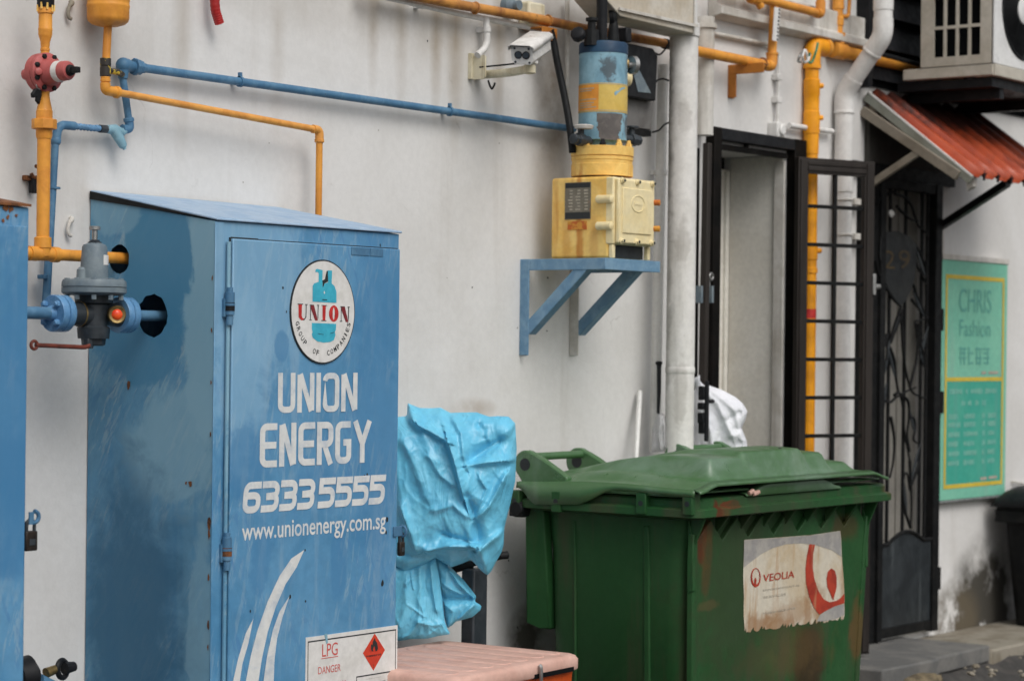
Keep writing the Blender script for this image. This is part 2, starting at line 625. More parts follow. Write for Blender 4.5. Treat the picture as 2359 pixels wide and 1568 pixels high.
# ------------------------------------------------------------------ ground and wall
def patches(m, lst, nscale=4.5, coord=None):
    """paint patches with ragged outlines, some standing for shade: (centre, radii, colour, amount, softness)"""
    t = m.node_tree
    N, Lk = t.nodes, t.links
    b = N['Principled BSDF']
    src = b.inputs['Base Color'].links[0].from_socket
    pos = N.new('ShaderNodeNewGeometry').outputs['Position']
    nz = N.new('ShaderNodeTexNoise')
    nz.inputs['Scale'].default_value = nscale
    nz.inputs['Detail'].default_value = 9
    nz.inputs['Roughness'].default_value = .62
    nz.inputs['Distortion'].default_value = .5
    Lk.new(pos, nz.inputs['Vector'])
    for c0, rad, colr, amt, rag, soft in lst:
        sub = N.new('ShaderNodeVectorMath')
        sub.operation = 'SUBTRACT'
        Lk.new(pos, sub.inputs[0])
        sub.inputs[1].default_value = c0
        dv = N.new('ShaderNodeVectorMath')
        dv.operation = 'DIVIDE'
        Lk.new(sub.outputs[0], dv.inputs[0])
        dv.inputs[1].default_value = rad
        ln = N.new('ShaderNodeVectorMath')
        ln.operation = 'LENGTH'
        Lk.new(dv.outputs[0], ln.inputs[0])
        ma = N.new('ShaderNodeMath')
        ma.operation = 'MULTIPLY_ADD'
        Lk.new(nz.outputs['Fac'], ma.inputs[0])
        ma.inputs[1].default_value = rag
        Lk.new(ln.outputs['Value'], ma.inputs[2])
        mr = N.new('ShaderNodeMapRange')
        mr.interpolation_type = 'SMOOTHSTEP'
        mr.inputs['From Min'].default_value = 1.0 + rag * .5 + soft
        mr.inputs['From Max'].default_value = 1.0 + rag * .5 - soft
        mr.inputs['To Max'].default_value = amt
        Lk.new(ma.outputs[0], mr.inputs['Value'])
        mx = N.new('ShaderNodeMix')
        mx.data_type = 'RGBA'
        Lk.new(mr.outputs[0], mx.inputs[0])
        Lk.new(src, mx.inputs[6])
        mx.inputs[7].default_value = (*colr, 1)
        src = mx.outputs[2]
    Lk.new(src, b.inputs['Base Color'])


def wall_mat():
    m = mat('off_white_plaster', (.70, .692, .68), (.63, .618, .598), 1.3, .36, .68, rough=.85, bump=.25, bsc=45, spec=.2,
            streak=((.44, .41, .37), .38, 6, .55, .80), rust=((.30, .26, .22), 19, .775, .80), fine=.03)
    t = m.node_tree
    N, Lk = t.nodes, t.links
    b = N['Principled BSDF']
    src = b.inputs['Base Color'].links[0].from_socket
    pos = N.new('ShaderNodeNewGeometry').outputs['Position']
    nz = N.new('ShaderNodeTexNoise')
    nz.inputs['Scale'].default_value = 4.5
    nz.inputs['Detail'].default_value = 9
    nz.inputs['Roughness'].default_value = .62
    Lk.new(pos, nz.inputs['Vector'])

    def blob(c0, rad, colr, amt, soft=1.0):
        nonlocal src
        sub = N.new('ShaderNodeVectorMath')
        sub.operation = 'SUBTRACT'
        Lk.new(pos, sub.inputs[0])
        sub.inputs[1].default_value = c0
        dv = N.new('ShaderNodeVectorMath')
        dv.operation = 'DIVIDE'
        Lk.new(sub.outputs[0], dv.inputs[0])
        dv.inputs[1].default_value = rad
        ln = N.new('ShaderNodeVectorMath')
        ln.operation = 'LENGTH'
        Lk.new(dv.outputs[0], ln.inputs[0])
        mr = N.new('ShaderNodeMapRange')
        mr.inputs['From Min'].default_value = 1.0
        mr.inputs['From Max'].default_value = 0.0
        Lk.new(ln.outputs['Value'], mr.inputs['Value'])
        mu = N.new('ShaderNodeMath')
        mu.operation = 'MULTIPLY'
        Lk.new(mr.outputs[0], mu.inputs[0])
        r2 = N.new('ShaderNodeMapRange')
        r2.inputs['From Min'].default_value = .5 - .25 * soft
        r2.inputs['From Max'].default_value = .5 + .18 * soft
        Lk.new(nz.outputs['Fac'], r2.inputs['Value'])
        Lk.new(r2.outputs[0], mu.inputs[1])
        m3 = N.new('ShaderNodeMath')
        m3.operation = 'MULTIPLY'
        m3.use_clamp = True
        Lk.new(mu.outputs[0], m3.inputs[0])
        m3.inputs[1].default_value = amt
        mx = N.new('ShaderNodeMix')
        mx.data_type = 'RGBA'
        Lk.new(m3.outputs[0], mx.inputs[0])
        Lk.new(src, mx.inputs[6])
        mx.inputs[7].default_value = (*colr, 1)
        src = mx.outputs[2]
    # mildew, soot and old damp marks that the plaster carries
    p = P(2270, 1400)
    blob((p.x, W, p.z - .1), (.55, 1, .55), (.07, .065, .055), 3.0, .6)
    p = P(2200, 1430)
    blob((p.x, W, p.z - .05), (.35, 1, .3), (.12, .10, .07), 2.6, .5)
    p = P(1275, 200)
    blob((p.x, W, p.z), (.22, 1, .55), (.30, .26, .22), 1.5)
    p = P(1000, 40)
    blob((p.x, W, p.z), (1.3, 1, .22), (.42, .38, .33), 1.0)
    p = P(1215, 1470)
    blob((p.x, W, p.z), (.16, 1, .16), (.16, .15, .13), 1.8, .4)
    p = P(180, 110)
    blob((p.x, W, p.z), (.5, 1, .5), (.46, .44, .41), .7)
    for px_, rx_, rz_, am_ in ((1005, .045, .42, 1.5), (1050, .06, .55, 1.3), (925, .05, .35, 1.1), (1150, .05, .5, 1.2), (860, .04, .3, .9), (420, .06, .5, .7), (640, .05, .45, .6), (1460, .05, .8, 1.0)):
        p = P(px_, 60)
        blob((p.x, W, p.z), (rx_, 1, rz_), (.36, .31, .25), am_, 1.6)
    p = P(1090, 940)
    blob((p.x, W, p.z), (.16, 1, .05), (.40, .34, .28), 1.6)
    # a few hairline cracks in the plaster
    wn = N.new('ShaderNodeTexNoise')
    wn.inputs['Scale'].default_value = 3.0
    wn.inputs['Detail'].default_value = 6
    Lk.new(pos, wn.inputs['Vector'])
    wm = N.new('ShaderNodeVectorMath')
    wm.operation = 'MULTIPLY_ADD'
    Lk.new(wn.outputs['Color'], wm.inputs[0])
    wm.inputs[1].default_value = (.5, .5, .5)
    Lk.new(pos, wm.inputs[2])
    vo = N.new('ShaderNodeTexVoronoi')
    vo.feature = 'DISTANCE_TO_EDGE'
    vo.inputs['Scale'].default_value = .75
    Lk.new(wm.outputs[0], vo.inputs['Vector'])
    c1_ = N.new('ShaderNodeMapRange')
    c1_.inputs['From Min'].default_value = .0030
    c1_.inputs['From Max'].default_value = .0010
    Lk.new(vo.outputs['Distance'], c1_.inputs['Value'])
    c2_ = N.new('ShaderNodeMapRange')
    c2_.inputs['From Min'].default_value = .55
    c2_.inputs['From Max'].default_value = .66
    c2_.inputs['To Max'].default_value = .3
    Lk.new(nz.outputs['Fac'], c2_.inputs['Value'])
    c3_ = N.new('ShaderNodeMath')
    c3_.operation = 'MULTIPLY'
    Lk.new(c1_.outputs[0], c3_.inputs[0])
    Lk.new(c2_.outputs[0], c3_.inputs[1])
    mx = N.new('ShaderNodeMix')
    mx.data_type = 'RGBA'
    Lk.new(c3_.outputs[0], mx.inputs[0])
    Lk.new(src, mx.inputs[6])
    mx.inputs[7].default_value = (.25, .23, .20, 1)
    src = mx.outputs[2]
    Lk.new(src, b.inputs['Base Color'])
    return m


M['plaster'] = wall_mat()
M['recess'] = mat('grey_beige_render', (.76, .735, .67), (.70, .67, .60), 2.5, rough=.85, bump=.2, spec=.2)
M['panel2'] = mat('dull_grey_door_paint', (.30, .285, .255), (.25, .24, .215), 2.5, rough=.7)
M['asphalt'] = mat('asphalt', (.052, .050, .048), (.075, .07, .065), 9, rough=.9, bump=.9, bsc=90, rust=((.14, .13, .11), 60, .64, .72), spec=.2)
M['concrete'] = mat('stained_concrete', (.27, .245, .20), (.19, .165, .125), 6, rough=.85, bump=.4, rust=((.10, .08, .05), 9, .60, .72), spec=.2)
M['slab'] = mat('grey_cement_slab', (.115, .115, .112), (.165, .16, .15), 4, rough=.8, bump=.4, rust=((.22, .12, .05), 6, .69, .76), spec=.3)
M['rubble'] = mat('broken_masonry', (.20, .16, .10), (.08, .065, .045), 10, .4, .6, rough=.9, bump=1.0, bsc=40, spec=.2)

g = MB()
g.grid(lambda u, v: V((-60 + 140 * u, -80 + 100 * v, 0)), 8, 8)
g.build('ground', M['asphalt'], kind='structure')
# a strip of broken asphalt banked up along the foot of the wall on the right


def bank(u, v):
    x = 9.55 + 6 * u
    y = 4.2 + 1.32 * v
    z = .15 * min(1, max(0, v - .4) * 4.0) * min(1, u * 18) + .006
    z += .03 * noise.fractal(V((x * 5, y * 5, 0)), 1, 2, 4) * min(1, v * 5) * min(1, u * 16)
    return V((x, y, z))


g = MB()
g.grid(bank, 90, 30)
g.build('pavement', M['asphalt'], kind='structure')

# the openings of the two back doors
D1x0, D1x1, D1z1, D1d = 8.66, 9.294, 2.60, .34
D2x0, D2x1, D2z1, D2d = 10.19, 10.84, 2.62, .12
D1z0, D2z0 = .16, .24
wall = thing('building_wall', 'long off-white plastered back wall with two door openings and rows of pipes', 'wall', (8, W, 0))
vf = curve_fill([(-8, -.2), (24, -.2), (24, 5.2), (-8, 5.2)],
                [[(D1x0, D1z0), (D1x1, D1z0), (D1x1, D1z1), (D1x0, D1z1)], [(D2x0, D2z0), (D2x1, D2z0), (D2x1, D2z1), (D2x0, D2z1)]])
g = MB()
put2d(g, vf, lambda x, y: (x, W, y))
for x0, x1, z0, z1, d in ((D1x0, D1x1, D1z0, D1z1, D1d), (D2x0, D2x1, D2z0, D2z1, D2d)):
    a, b = W, W + d
    g.sheet([(x0, a, z0), (x0, b, z0), (x0, b, z1), (x0, a, z1)])
    g.sheet([(x1, a, z0), (x1, b, z0), (x1, b, z1), (x1, a, z1)])
    g.sheet([(x0, a, z1), (x1, a, z1), (x1, b, z1), (x0, b, z1)])
    g.sheet([(x0, a, z0), (x1, a, z0), (x1, b, z0), (x0, b, z0)])
g.sheet([(-8, W + .9, -.2), (24, W + .9, -.2), (24, W + .9, 5.2), (-8, W + .9, 5.2)])
g.sheet([(-8, W, 5.2), (24, W, 5.2), (24, W + .9, 5.2), (-8, W + .9, 5.2)])
g.build('plaster', M['plaster'], wall, smooth=0)
# the far part of the reveal and the wooden door standing in the first opening
g = MB()
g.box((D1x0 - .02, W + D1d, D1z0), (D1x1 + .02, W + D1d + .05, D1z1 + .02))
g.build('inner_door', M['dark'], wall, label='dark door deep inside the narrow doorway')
g = MB()
g.box((D1x1 - .09, W + D1d - .035, D1z0), (D1x1 - .004, W + D1d - .002, D1z1 - .06))
g.box((D1x1 - .055, W + D1d - .05, D1z0), (D1x1 - .025, W + D1d - .035, D1z1 - .07))
g.build('inner_door_frame', M['recess'], wall, bevel=.004)
g = MB()
g.box((D1x1 - .006, W + .012, D1z0), (D1x1 + .012, W + D1d - .04, D1z1 - .005))
g.build('reveal_panel', M['recess'], wall)
g = MB()
g.box((D1x1 - .022, W - .006, D1z0), (D1x1 - .0065, W + .05, D1z1 - .03))
g.build('reveal_strip', M['trim'], wall, bevel=.003)
g = MB()
g.box((D2x0 - .02, W + D2d - .01, D2z0), (D2x1 + .02, W + D2d + .03, D2z1 + .02))
for x in (D2x0 + .2, D2x0 + .43):
    g.box((x, W + D2d - .02, D2z0), (x + .03, W + D2d - .009, D2z1))
g.build('inner_door', M['panel2'], wall, label='dull grey door behind the iron gate')
random.seed(31)
for px, py, r in ((985, 95, 6), (1088, 662, 5), (1260, 762, 5), (1192, 755, 4), (1262, 640, 6), (1172, 1290, 5), (1192, 1444, 6), (1030, 640, 3), (620, 330, 3), (560, 420, 3), (872, 300, 3), (1150, 330, 4)):
    c = P(px, py, .0012)
    pts = []
    for k in range(9):
        a = 2 * math.pi * k / 9
        q = r / 1150.0 * random.uniform(.6, 1.15)
        pts.append(c + V((q * math.cos(a), 0, q * math.sin(a))))
    g = MB()
    g.sheet(pts)
    g.build('drill_hole', M['concrete'] if r < 5 else M['ink'], wall, smooth=0)
# ledge over the first doorway
g = MB()
a, b = P(1606, 28, .07), P(1968, 108, .07)
z0 = (a.z + b.z) / 2
g.prism([(8.60, W - .002, z0), (8.60, W - .075, z0 + .015), (8.60, W - .075, z0 + .05), (8.60, W - .05, z0 + .06), (8.60, W - .05, z0 + .16), (8.60, W - .002, z0 + .16)], (1.36, 0, 0))
g.build('ledge', M['trim'], wall, bevel=.004)

# ------------------------------------------------------------------ the blue gas cabinets


def cabinet_face(px, py, d=0.0):
    return PY(px, py, CF - d)


ZT = (cabinet_face(500, 508).z + cabinet_face(918, 541).z) / 2
ZB = PX(218, 456, CX0).z
BK = W - .006
cab = thing('gas_cabinet', 'wide blue steel cabinet with white lettering, round logo plate and danger sign on its door', 'cabinet', (5.4, CF + .28, 0))
h1 = PX(275, 597, CX0)
h2 = PX(352, 727, CX0)


def sp(px, py, ry, rz, colr, amt, rag=1.2, soft=.12):
    q = PX(px, py, CX0)
    return ((CX0, q.y, q.z), (1, ry, rz), colr, amt, rag, soft)


DK, LT = (.062, .225, .375), (.235, .42, .53)
patches(M['blue_side'], [sp(475, 680, .11, .42, LT, .9, 1.3, .1), sp(400, 1030, .19, .20, LT, .75, 1.8, .2), sp(365, 590, .15, .27, DK, .95, .8, .06), sp(330, 760, .20, .17, DK, .9, 1.4, .1),
                         sp(265, 480, .12, .08, LT, .45, 1.3), sp(300, 1420, .26, .42, (.018, .105, .20), .85, 1.8, .5), sp(462, 1450, .06, .3, LT, .5, 1.4)], 7)  # the low dark patch paints in occlusion by wall and ground
DF, LF = (.055, .20, .39), (.24, .43, .60)


def fp(px, py, rx, rz, colr, amt, rag=1.5, soft=.35):
    q = cabinet_face(px, py)
    return ((q.x, CF, q.z), (rx, 1, rz), colr, amt, rag, soft)


patches(M['blue'], [fp(590, 640, .22, .3, LF, .6), fp(550, 860, .10, .25, LF, .6, 2.2), fp(860, 900, .12, .7, DF, .55, 1.6), fp(560, 1060, .09, .12, DF, .6, 2.2, .2), fp(770, 1300, .04, .12, DF, .6, 1.6, .15),
                    fp(590, 1290, .05, .10, DF, .5, 2.6, .15), fp(720, 1110, .12, .06, DF, .5, 2.2), fp(640, 800, .03, .05, DF, .6, 1.6, .15), fp(20, 900, .3, .35, DF, .7, 2.4), fp(30, 1150, .3, .2, DF, .8, 2.0)], 9)


def jag(c, r, n=34):
    out = []
    for k in range(n):
        a = 2 * math.pi * k / n
        q = r * (1 + random.uniform(-.045, .045))
        out.append((c.y + q * math.cos(a), c.z + q * math.sin(a)))
    return out


vf = curve_fill([(CF, .08), (BK, .08), (BK, ZB), (CF, ZT)], [jag(h1, .0465), jag(h2, .067)])
g = MB()
put2d(g, vf, lambda x, y: (CX0, x, y))
g.build('side_panel', M['blue_side'], cab, smooth=0, solid=.003, label='patchy darker blue side panel with two jagged round holes')
g = MB()
g.sheet([(CX0, CF, .08), (CX1, CF, .08), (CX1, CF, ZT), (CX0, CF, ZT)])
g.sheet([(CX1, CF, .08), (CX1, BK, .08), (CX1, BK, ZB), (CX1, CF, ZT)])
g.sheet([(CX0, BK, .08), (CX1, BK, .08), (CX1, BK, ZB), (CX0, BK, ZB)])
g.sheet([(CX0, CF, .08), (CX1, CF, .08), (CX1, BK, .08), (CX0, BK, .08)])
g.build('body', M['blue'], cab, smooth=0, solid=.004)
g = MB()
n_ = V((0, -(ZB - ZT), BK - CF)).normalized()
q = [V((CX0 - .004, CF - .012, ZT + .002)), V((CX1 + .006, CF - .012, ZT + .002)), V((CX1 + .006, BK, ZB + .012)), V((CX0 - .004, BK, ZB + .018))]
g.prism(q, V((0, 0, .008)))
g.build('roof_plate', M['blue_top'], cab, bevel=.003)
g = MB()
g.prism([(CX0 - .006, CF + .12, ZT + .022), (CX0 - .006, BK, ZB - .004), (CX0 - .006, BK, ZB + .022), (CX0 - .006, CF + .02, ZT + .008)], (.02, 0, 0))
g.build('roof_gap_strip', M['rubber'], cab)  # black strip set in for the dark gap under the lifted roof
for xx in (.3, .62):
    pass
g = MB()
g.box((CX0 + .02, CF + .02, 0), (CX0 + .08, BK, .082))
g.box((CX1 - .08, CF + .02, 0), (CX1 - .02, BK, .082))
g.build('plinths', M['blue_side'], cab)
# corner angle, hinge side
g = MB()
xd = cabinet_face(526, 700).x
g.box((CX0 - .003, CF - .006, .08), (xd - .028, CF - .002, ZT - .002))
g.build('corner_strip', M['blue'], cab, bevel=.002)
# door
zd = cabinet_face(532, 550).z
xr = CX1 - .010
door = MB()
door.box((xd, CF - .018, .16), (xr, CF - .0045, zd))
door = door.build('door', M['blue'], cab, bevel=.004)
g = MB()
g.box((xd - .0035, CF - .0085, .16), (xd + .003, CF - .0032, zd + .004))
g.box((xd + .003, CF - .0085, zd - .0005), (xd + .12, CF - .0036, zd + .0055))
g.box((xd + .003, CF - .0062, zd - .0005), (xr, CF - .0036, zd + .0035))
g.build('door_gap', M['ink'], cab, smooth=0)
g = MB()
g.cyl((xd - .014, CF - .013, .2), (xd - .014, CF - .013, zd - .01), .0065, 10)
g.build('hinge_rod', M['blue_side'], cab)
for py, rc in ((707, 0), (1272, 1)):
    p = cabinet_face(526 if not rc else 515, py, .02)
    p.x = xd - .014
    g = MB()
    g.lathe((p.x, p.y, p.z - .055), (0, 0, 1), [(0, .011), (.03, .011), (.031, .015), (.058, .015), (.059, .0165), (.066, .0165), (.067, .015), (.10, .015), (.101, .010), (.115, .010)], 14)
    g.box((p.x - .02, p.y + .004, p.z - .03), (p.x + .028, p.y + .018, p.z + .025))
    hg = g.build('hinge', M['blue_pipe'], cab, label='rusted lower hinge' if rc else None)
    g = MB()
    g.lathe((p.x, p.y, p.z - .012), (0, 0, 1), [(0, .0158), (.026, .0158)], 14, True)
    g.build('rust_collar', M['rust'] if rc else M['black_metal'], hg)
g = MB()
c0, c1 = cabinet_face(810, 545, .019), cabinet_face(900, 572, .019)
for a0, a1 in ((0, .45), (.47, .8)):
    g.box((c0.x + (c1.x - c0.x) * a0, CF - .0205, zd - .028), (c0.x + (c1.x - c0.x) * a1, CF - .0178, zd - .003))
g.build('weld_patch', M['blue_pipe'], cab)
# knocks and rust scars on the door's edge
g = MB()
for px, py, r in ((892, 1196, 5), (889, 1225, 4), (881, 1343, 6), (846, 1092, 3), (840, 1098, 4), (703, 1266, 2.5), (668, 1374, 4), (704, 1384, 2.5), (577, 1407, 2.5), (652, 663, 3), (660, 718, 2.5), (876, 565, 3)):
    c = cabinet_face(px, py, .0188)
    rr = r / 690.0
    pts = []
    for k in range(9):
        a = 2 * math.pi * k / 9
        q = rr * random.uniform(.6, 1.1)
        pts.append(c + V((q * .9 * math.cos(a), 0, q * 1.5 * math.sin(a))))
    g.sheet(pts)
g.build('rust_scars', M['ink'], door, smooth=0)
g = MB()
for py, r in ((640, 3), (1000, 3), (1205, 7), (1230, 5), (1330, 4), (1440, 5), (1490, 3), (760, 3), (880, 3)):
    c = PX(484, py, CX0)
    c.y = CF + .006
    pts = []
    for k in range(9):
        a = 2 * math.pi * k / 9
        q = r / 720.0 * random.uniform(.6, 1.2)
        pts.append(V((CX0 - .0035, c.y + q * .8 * math.cos(a), c.z + q * 2.2 * math.sin(a))))
    g.sheet(pts)
for px, py, r in ((297, 884, 8), (440, 1114, 10), (430, 1112, 6)):
    c = PX(px, py, CX0)
    pts = []
    for k in range(9):
        a = 2 * math.pi * k / 9
        q = r / 720.0 * random.uniform(.45, 1.1)
        pts.append(V((CX0 - .0035, c.y + q * .8 * math.cos(a), c.z + q * (1.8 if px < 400 else .7) * math.sin(a))))
    g.sheet(pts)
g.build('rust_scars', M['rust'], [o for o in cab.children if o.name == 'side_panel'][0], smooth=0)

# --- writing on the door: maps pixel rectangles to the door's face


def on_door(px0, py0, px1, py1, d):
    a, b = cabinet_face(px0, py0, d), cabinet_face(px1, py1, d)
    return lambda x, y: (a.x + (b.x - a.x) * x, CF - d, a.z + (b.z - a.z) * y)


def arc(cx, cy, rx, ry, a0, a1, n=5):
    return [(cx + rx * math.cos(R(a0 + (a1 - a0) * i / n)), cy + ry * math.sin(R(a0 + (a1 - a0) * i / n))) for i in range(n + 1)]


def glyph(ch, tx, ty):
    """square stencil capitals inside the unit box, centre lines"""
    l, r, b, t = tx / 2, 1 - tx / 2, ty / 2, 1 - ty / 2
    m = .5
    kx, ky = .26, .13
    if ch == 'U':
        return [[(l, 1)] + arc(l + kx, b + ky, kx, ky, 180, 270) + arc(r - kx, b + ky, kx, ky, 270, 360) + [(r, 1)]]
    if ch == 'N':
        return [[(l, 0), (l, 1 - ty * .3)], [(l + tx * .15, 1 - ty * .2), (r - tx * .15, ty * .2)], [(r, ty * .3), (r, 1)]]
    if ch == 'I':
        return [[(.5, 0), (.5, 1)]]
    if ch == 'O':
        return [arc(l + kx, t - ky, kx, ky, 180, 90) + arc(r - kx, t - ky, kx, ky, 90, 0) + arc(r - kx, b + ky, kx, ky, 0, -90) + arc(l + kx, b + ky, kx, ky, -90, -180) + [(l, t - ky), (l, t - ky - .001)]]
    if ch == 'E':
        return [[(1, t)] + arc(l + kx, t - ky, kx, ky, 90, 180) + arc(l + kx, b + ky, kx, ky, 180, 270) + [(1, b)], [(l, m), (.95, m)]]
    if ch == 'R':
        return [[(l, 0), (l, 1)], [(l + tx * .5, t)] + arc(r - kx, t - ky, kx, ky, 90, 0) + arc(r - kx, m - .02 + ky, kx, ky, 0, -90) + [(l + tx * .5, m - .02)], [(m - .02, m - ty * .4), (r, 0)]]
    if ch == 'G':
        return [[(.95, t)] + arc(l + kx, t - ky, kx, ky, 90, 180) + arc(l + kx, b + ky, kx, ky, 180, 270) + arc(r - kx, b + ky, kx, ky, 270, 360) + [(r, m), (m, m)]]
    if ch == 'Y':
        return [[(l * .8, 1), (.5, .45), (.5, 0)], [(1 - l * .8, 1), (.5, .45)]]
    if ch == '6':
        return [[(1, t)] + arc(l + kx, t - ky * 1.6, kx, ky * 1.6, 90, 180) + arc(l + kx, b + ky * 1.4, kx, ky * 1.4, 180, 270) + arc(r - kx, b + ky * 1.4, kx, ky * 1.4, 270, 360) + arc(r - kx, m + .06 - ky * 1.2, kx, ky * 1.2, 0, 90) + [(l + tx * .5, m + .06)]]
    if ch == '3':
        return [[(0, t)] + arc(r - kx, t - ky * 1.3, kx, ky * 1.3, 90, 0, 4) + arc(r - kx * .7, m + .17, kx * .7, .15, 0, -90, 4) + [(.25, m)], [(.3, m)] + arc(r - kx * .7, m - .15, kx * .7, .15, 90, 0, 4) + arc(r - kx, b + ky * 1.3, kx, ky * 1.3, 0, -90, 4) + [(0, b)]]
    if ch == '5':
        return [[(1, t), (l, t), (l, m + .08)] + [(l + tx * .5, m + .08)] + arc(r - kx, m + .08 - ky * 1.3, kx, ky * 1.3, 90, 0) + arc(r - kx, b + ky * 1.3, kx, ky * 1.3, 0, -90) + [(0, b)]]
    return []


def line(mb, txt, px0, py0, px1, py1, widths, tx, ty, gap, shear=0.0, d0=.0190):
    ws = [widths.get(c, 1.0) for c in txt]
    tot = sum(ws) + gap * (len(txt) - 1)
    x = 0
    k = 0
    for c, w_ in zip(txt, ws):
        if c != ' ':
            t_ = (tx / w_, ty)
            for vs, fs in strokes2d(glyph(c, tx / w_ if c != 'I' else 1.0, ty), (tx / w_ if c != 'I' else 1.0, ty)):
                fn = on_door(px0, py0, px1, py1, d0 + .00012 * (k % 9))
                mb.add([fn((x + vx * w_ + shear * vy) / (tot + shear), vy) for vx, vy in vs], fs)
                k += 1
        x += w_ + gap


g = MB()
line(g, 'UNION', 640, 951, 824, 858, {'I': .27}, .27, .155, .12)
g.build('lettering', M['letter'], door, smooth=0)
g = MB()
line(g, 'ENERGY', 598, 1077, 856, 968, {'Y': 1.15}, .30, .155, .12)
g.build('lettering', M['letter'], door, smooth=0)
g = MB()
line(g, '6333 5555', 557, 1183, 890, 1092, {' ': .12}, .26, .225, .06, .14)
g.build('lettering', M['letter'], door, smooth=0)
g = MB()
put2d(g, text2d('www.unionenergy.com.sg', .012), on_door(557, 1258, 889, 1180, .0190))
g.build('lettering', M['letter'], door, smooth=0)


def q5(x, y):
    return (460.7 + x / 2.5599, 1180.6 + y / 2.5599)


for pl in ([(615, 218), (540, 268), (470, 370), (400, 520), (340, 690), (300, 840), (270, 992), (245, 1200), (235, 1400), (320, 1400), (326, 1200), (345, 992), (365, 860), (400, 700), (445, 560), (505, 420), (570, 320)],
           [(528, 490), (470, 580), (430, 690), (395, 850), (375, 992), (362, 1200), (360, 1400), (432, 1400), (432, 1200), (435, 992), (440, 860), (455, 740), (485, 620)],
           [(315, 622), (270, 710), (225, 860), (195, 992), (170, 1200), (162, 1400), (215, 1400), (222, 1200), (235, 992), (250, 890), (285, 770)]):
    g = MB()
    pts = [cabinet_face(*q5(x, y), .0190) for x, y in pl]
    g.add(pts, [])
    vs, fs = curve_fill([(p.x, p.z) for p in pts])
    g = MB()
    g.add([(x, CF - .0190, z) for x, z in vs], fs)
    g.build('painted_stroke', M['letter'], door, smooth=0)

# round plate (an ellipse in the picture because the door is seen at an angle)
ctr = cabinet_face(742, 718, .018)
lx = (cabinet_face(816, 718).x - cabinet_face(668, 718).x) / 2
lz = (cabinet_face(742, 599).z - cabinet_face(742, 838).z) / 2


def el(k, d, n=64, kz=None):
    return [V((ctr.x + lx * k * math.cos(2 * math.pi * i / n), CF - d, ctr.z + lz * (kz or k) * math.sin(2 * math.pi * i / n))) for i in range(n)]


g = MB()
g.prism(el(1.0, .018), (0, -.0045, 0))
plate = g.build('logo_plate', M['ink'], door)
g = MB()
g.prism(el(.972, .0226), (0, -.0012, 0))
g.build('plate_face', M['plate'], plate)


def lg(x, y, d=.0246):             # position inside the plate from the enlarged picture of it
    return V((ctr.x + lx * (x - 418) / 388, CF - d, ctr.z - lz * (y - 808) / 630 * 1.0))


def lpoly(mb, pts, d=.0246, holes=()):
    vs, fs = curve_fill([(lg(*p).x, lg(*p).z) for p in pts], [[(lg(*p).x, lg(*p).z) for p in h] for h in holes])
    mb.add([(x, CF - d, z) for x, z in vs], fs)


g = MB()
lpoly(g, [(284, 690), (284, 500), (300, 470), (355, 448), (355, 345), (340, 330), (312, 334), (318, 300), (335, 293), (400, 305), (400, 480), (405, 515), (420, 470), (470, 448), (462, 305), (515, 305), (512, 462), (545, 490), (572, 560), (572, 695)])
lpoly(g, [(280, 945), (572, 950), (570, 1020), (558, 1050), (565, 1090), (545, 1150), (500, 1172), (420, 1180), (345, 1165), (290, 1120), (280, 1080), (290, 1055), (280, 1020)])
g.build('gas_bottle_print', M['cyan'], plate, smooth=0)
g = MB()
lpoly(g, [(450, 312), (462, 312), (466, 440), (425, 465), (405, 520), (398, 430), (430, 415), (437, 370)], .0248)
lpoly(g, [(398, 668), (458, 668), (458, 657), (398, 657)], .0249)
lpoly(g, [(350, 1076), (422, 1086), (422, 1080), (350, 1070)], .0249)
lpoly(g, [(500, 1072), (550, 1056), (550, 1048), (500, 1065)], .0249)
g.build('bottle_shading', M['ink'], plate, smooth=0)
g = MB()
lpoly(g, [(420, 590), (415, 570), (422, 552), (432, 575), (430, 590)], .0249)
g.build('flame_print', M['plate'], plate, smooth=0)
# the five serif capitals
ga, gb, gc = MB(), MB(), MB()
T, B = 727, 915
lpoly(ga, [(118, T), (160, T), (158, 860), (170, 893), (200, 893), (185, B), (150, B), (122, 880)])
lpoly(gc, [(107, 719), (172, 719), (172, 729), (107, 729)], .0249)
lpoly(gc, [(196, 722), (224, 722), (224, 731), (214, 731), (212, 880), (190, 912), (168, 915), (196, 890), (204, 860), (205, 731), (196, 731)], .0249)
lpoly(gb, [(262, T + 4), (302, T + 4), (352, B), (318, B), (264, 770)])
lpoly(gc, [(250, 727), (300, 727), (300, 735), (250, 735)], .0249)
lpoly(gc, [(258, 735), (265, 735), (265, 905), (276, 905), (276, 913), (248, 913), (248, 905), (258, 905)], .0249)
lpoly(gc, [(338, 727), (364, 727), (364, 735), (356, 735), (354, 905), (346, 870), (347, 735), (338, 735)], .0249)
lpoly(ga, [(405, T + 5), (445, T + 5), (440, B), (407, B)])
lpoly(gc, [(392, 727), (458, 727), (458, 735), (392, 735)], .0249)
lpoly(gc, [(390, 910), (452, 910), (452, 918), (390, 918)], .0249)
oc = [(542 + 58 * math.cos(2 * math.pi * k / 28), 826 + 100 * math.sin(2 * math.pi * k / 28)) for k in range(28)]
oi = [(541 + 13 * math.cos(2 * math.pi * k / 20), 826 + 76 * math.sin(2 * math.pi * k / 20)) for k in range(20)]
lpoly(ga, oc, .0246, [oi])
lpoly(gb, [(630, T + 10), (675, T + 10), (722, 925), (690, 925), (632, 775)])
lpoly(gc, [(620, 735), (672, 735), (672, 743), (620, 743)], .0249)
lpoly(gc, [(628, 743), (635, 743), (635, 912), (646, 912), (646, 921), (616, 921), (616, 912), (628, 912)], .0249)
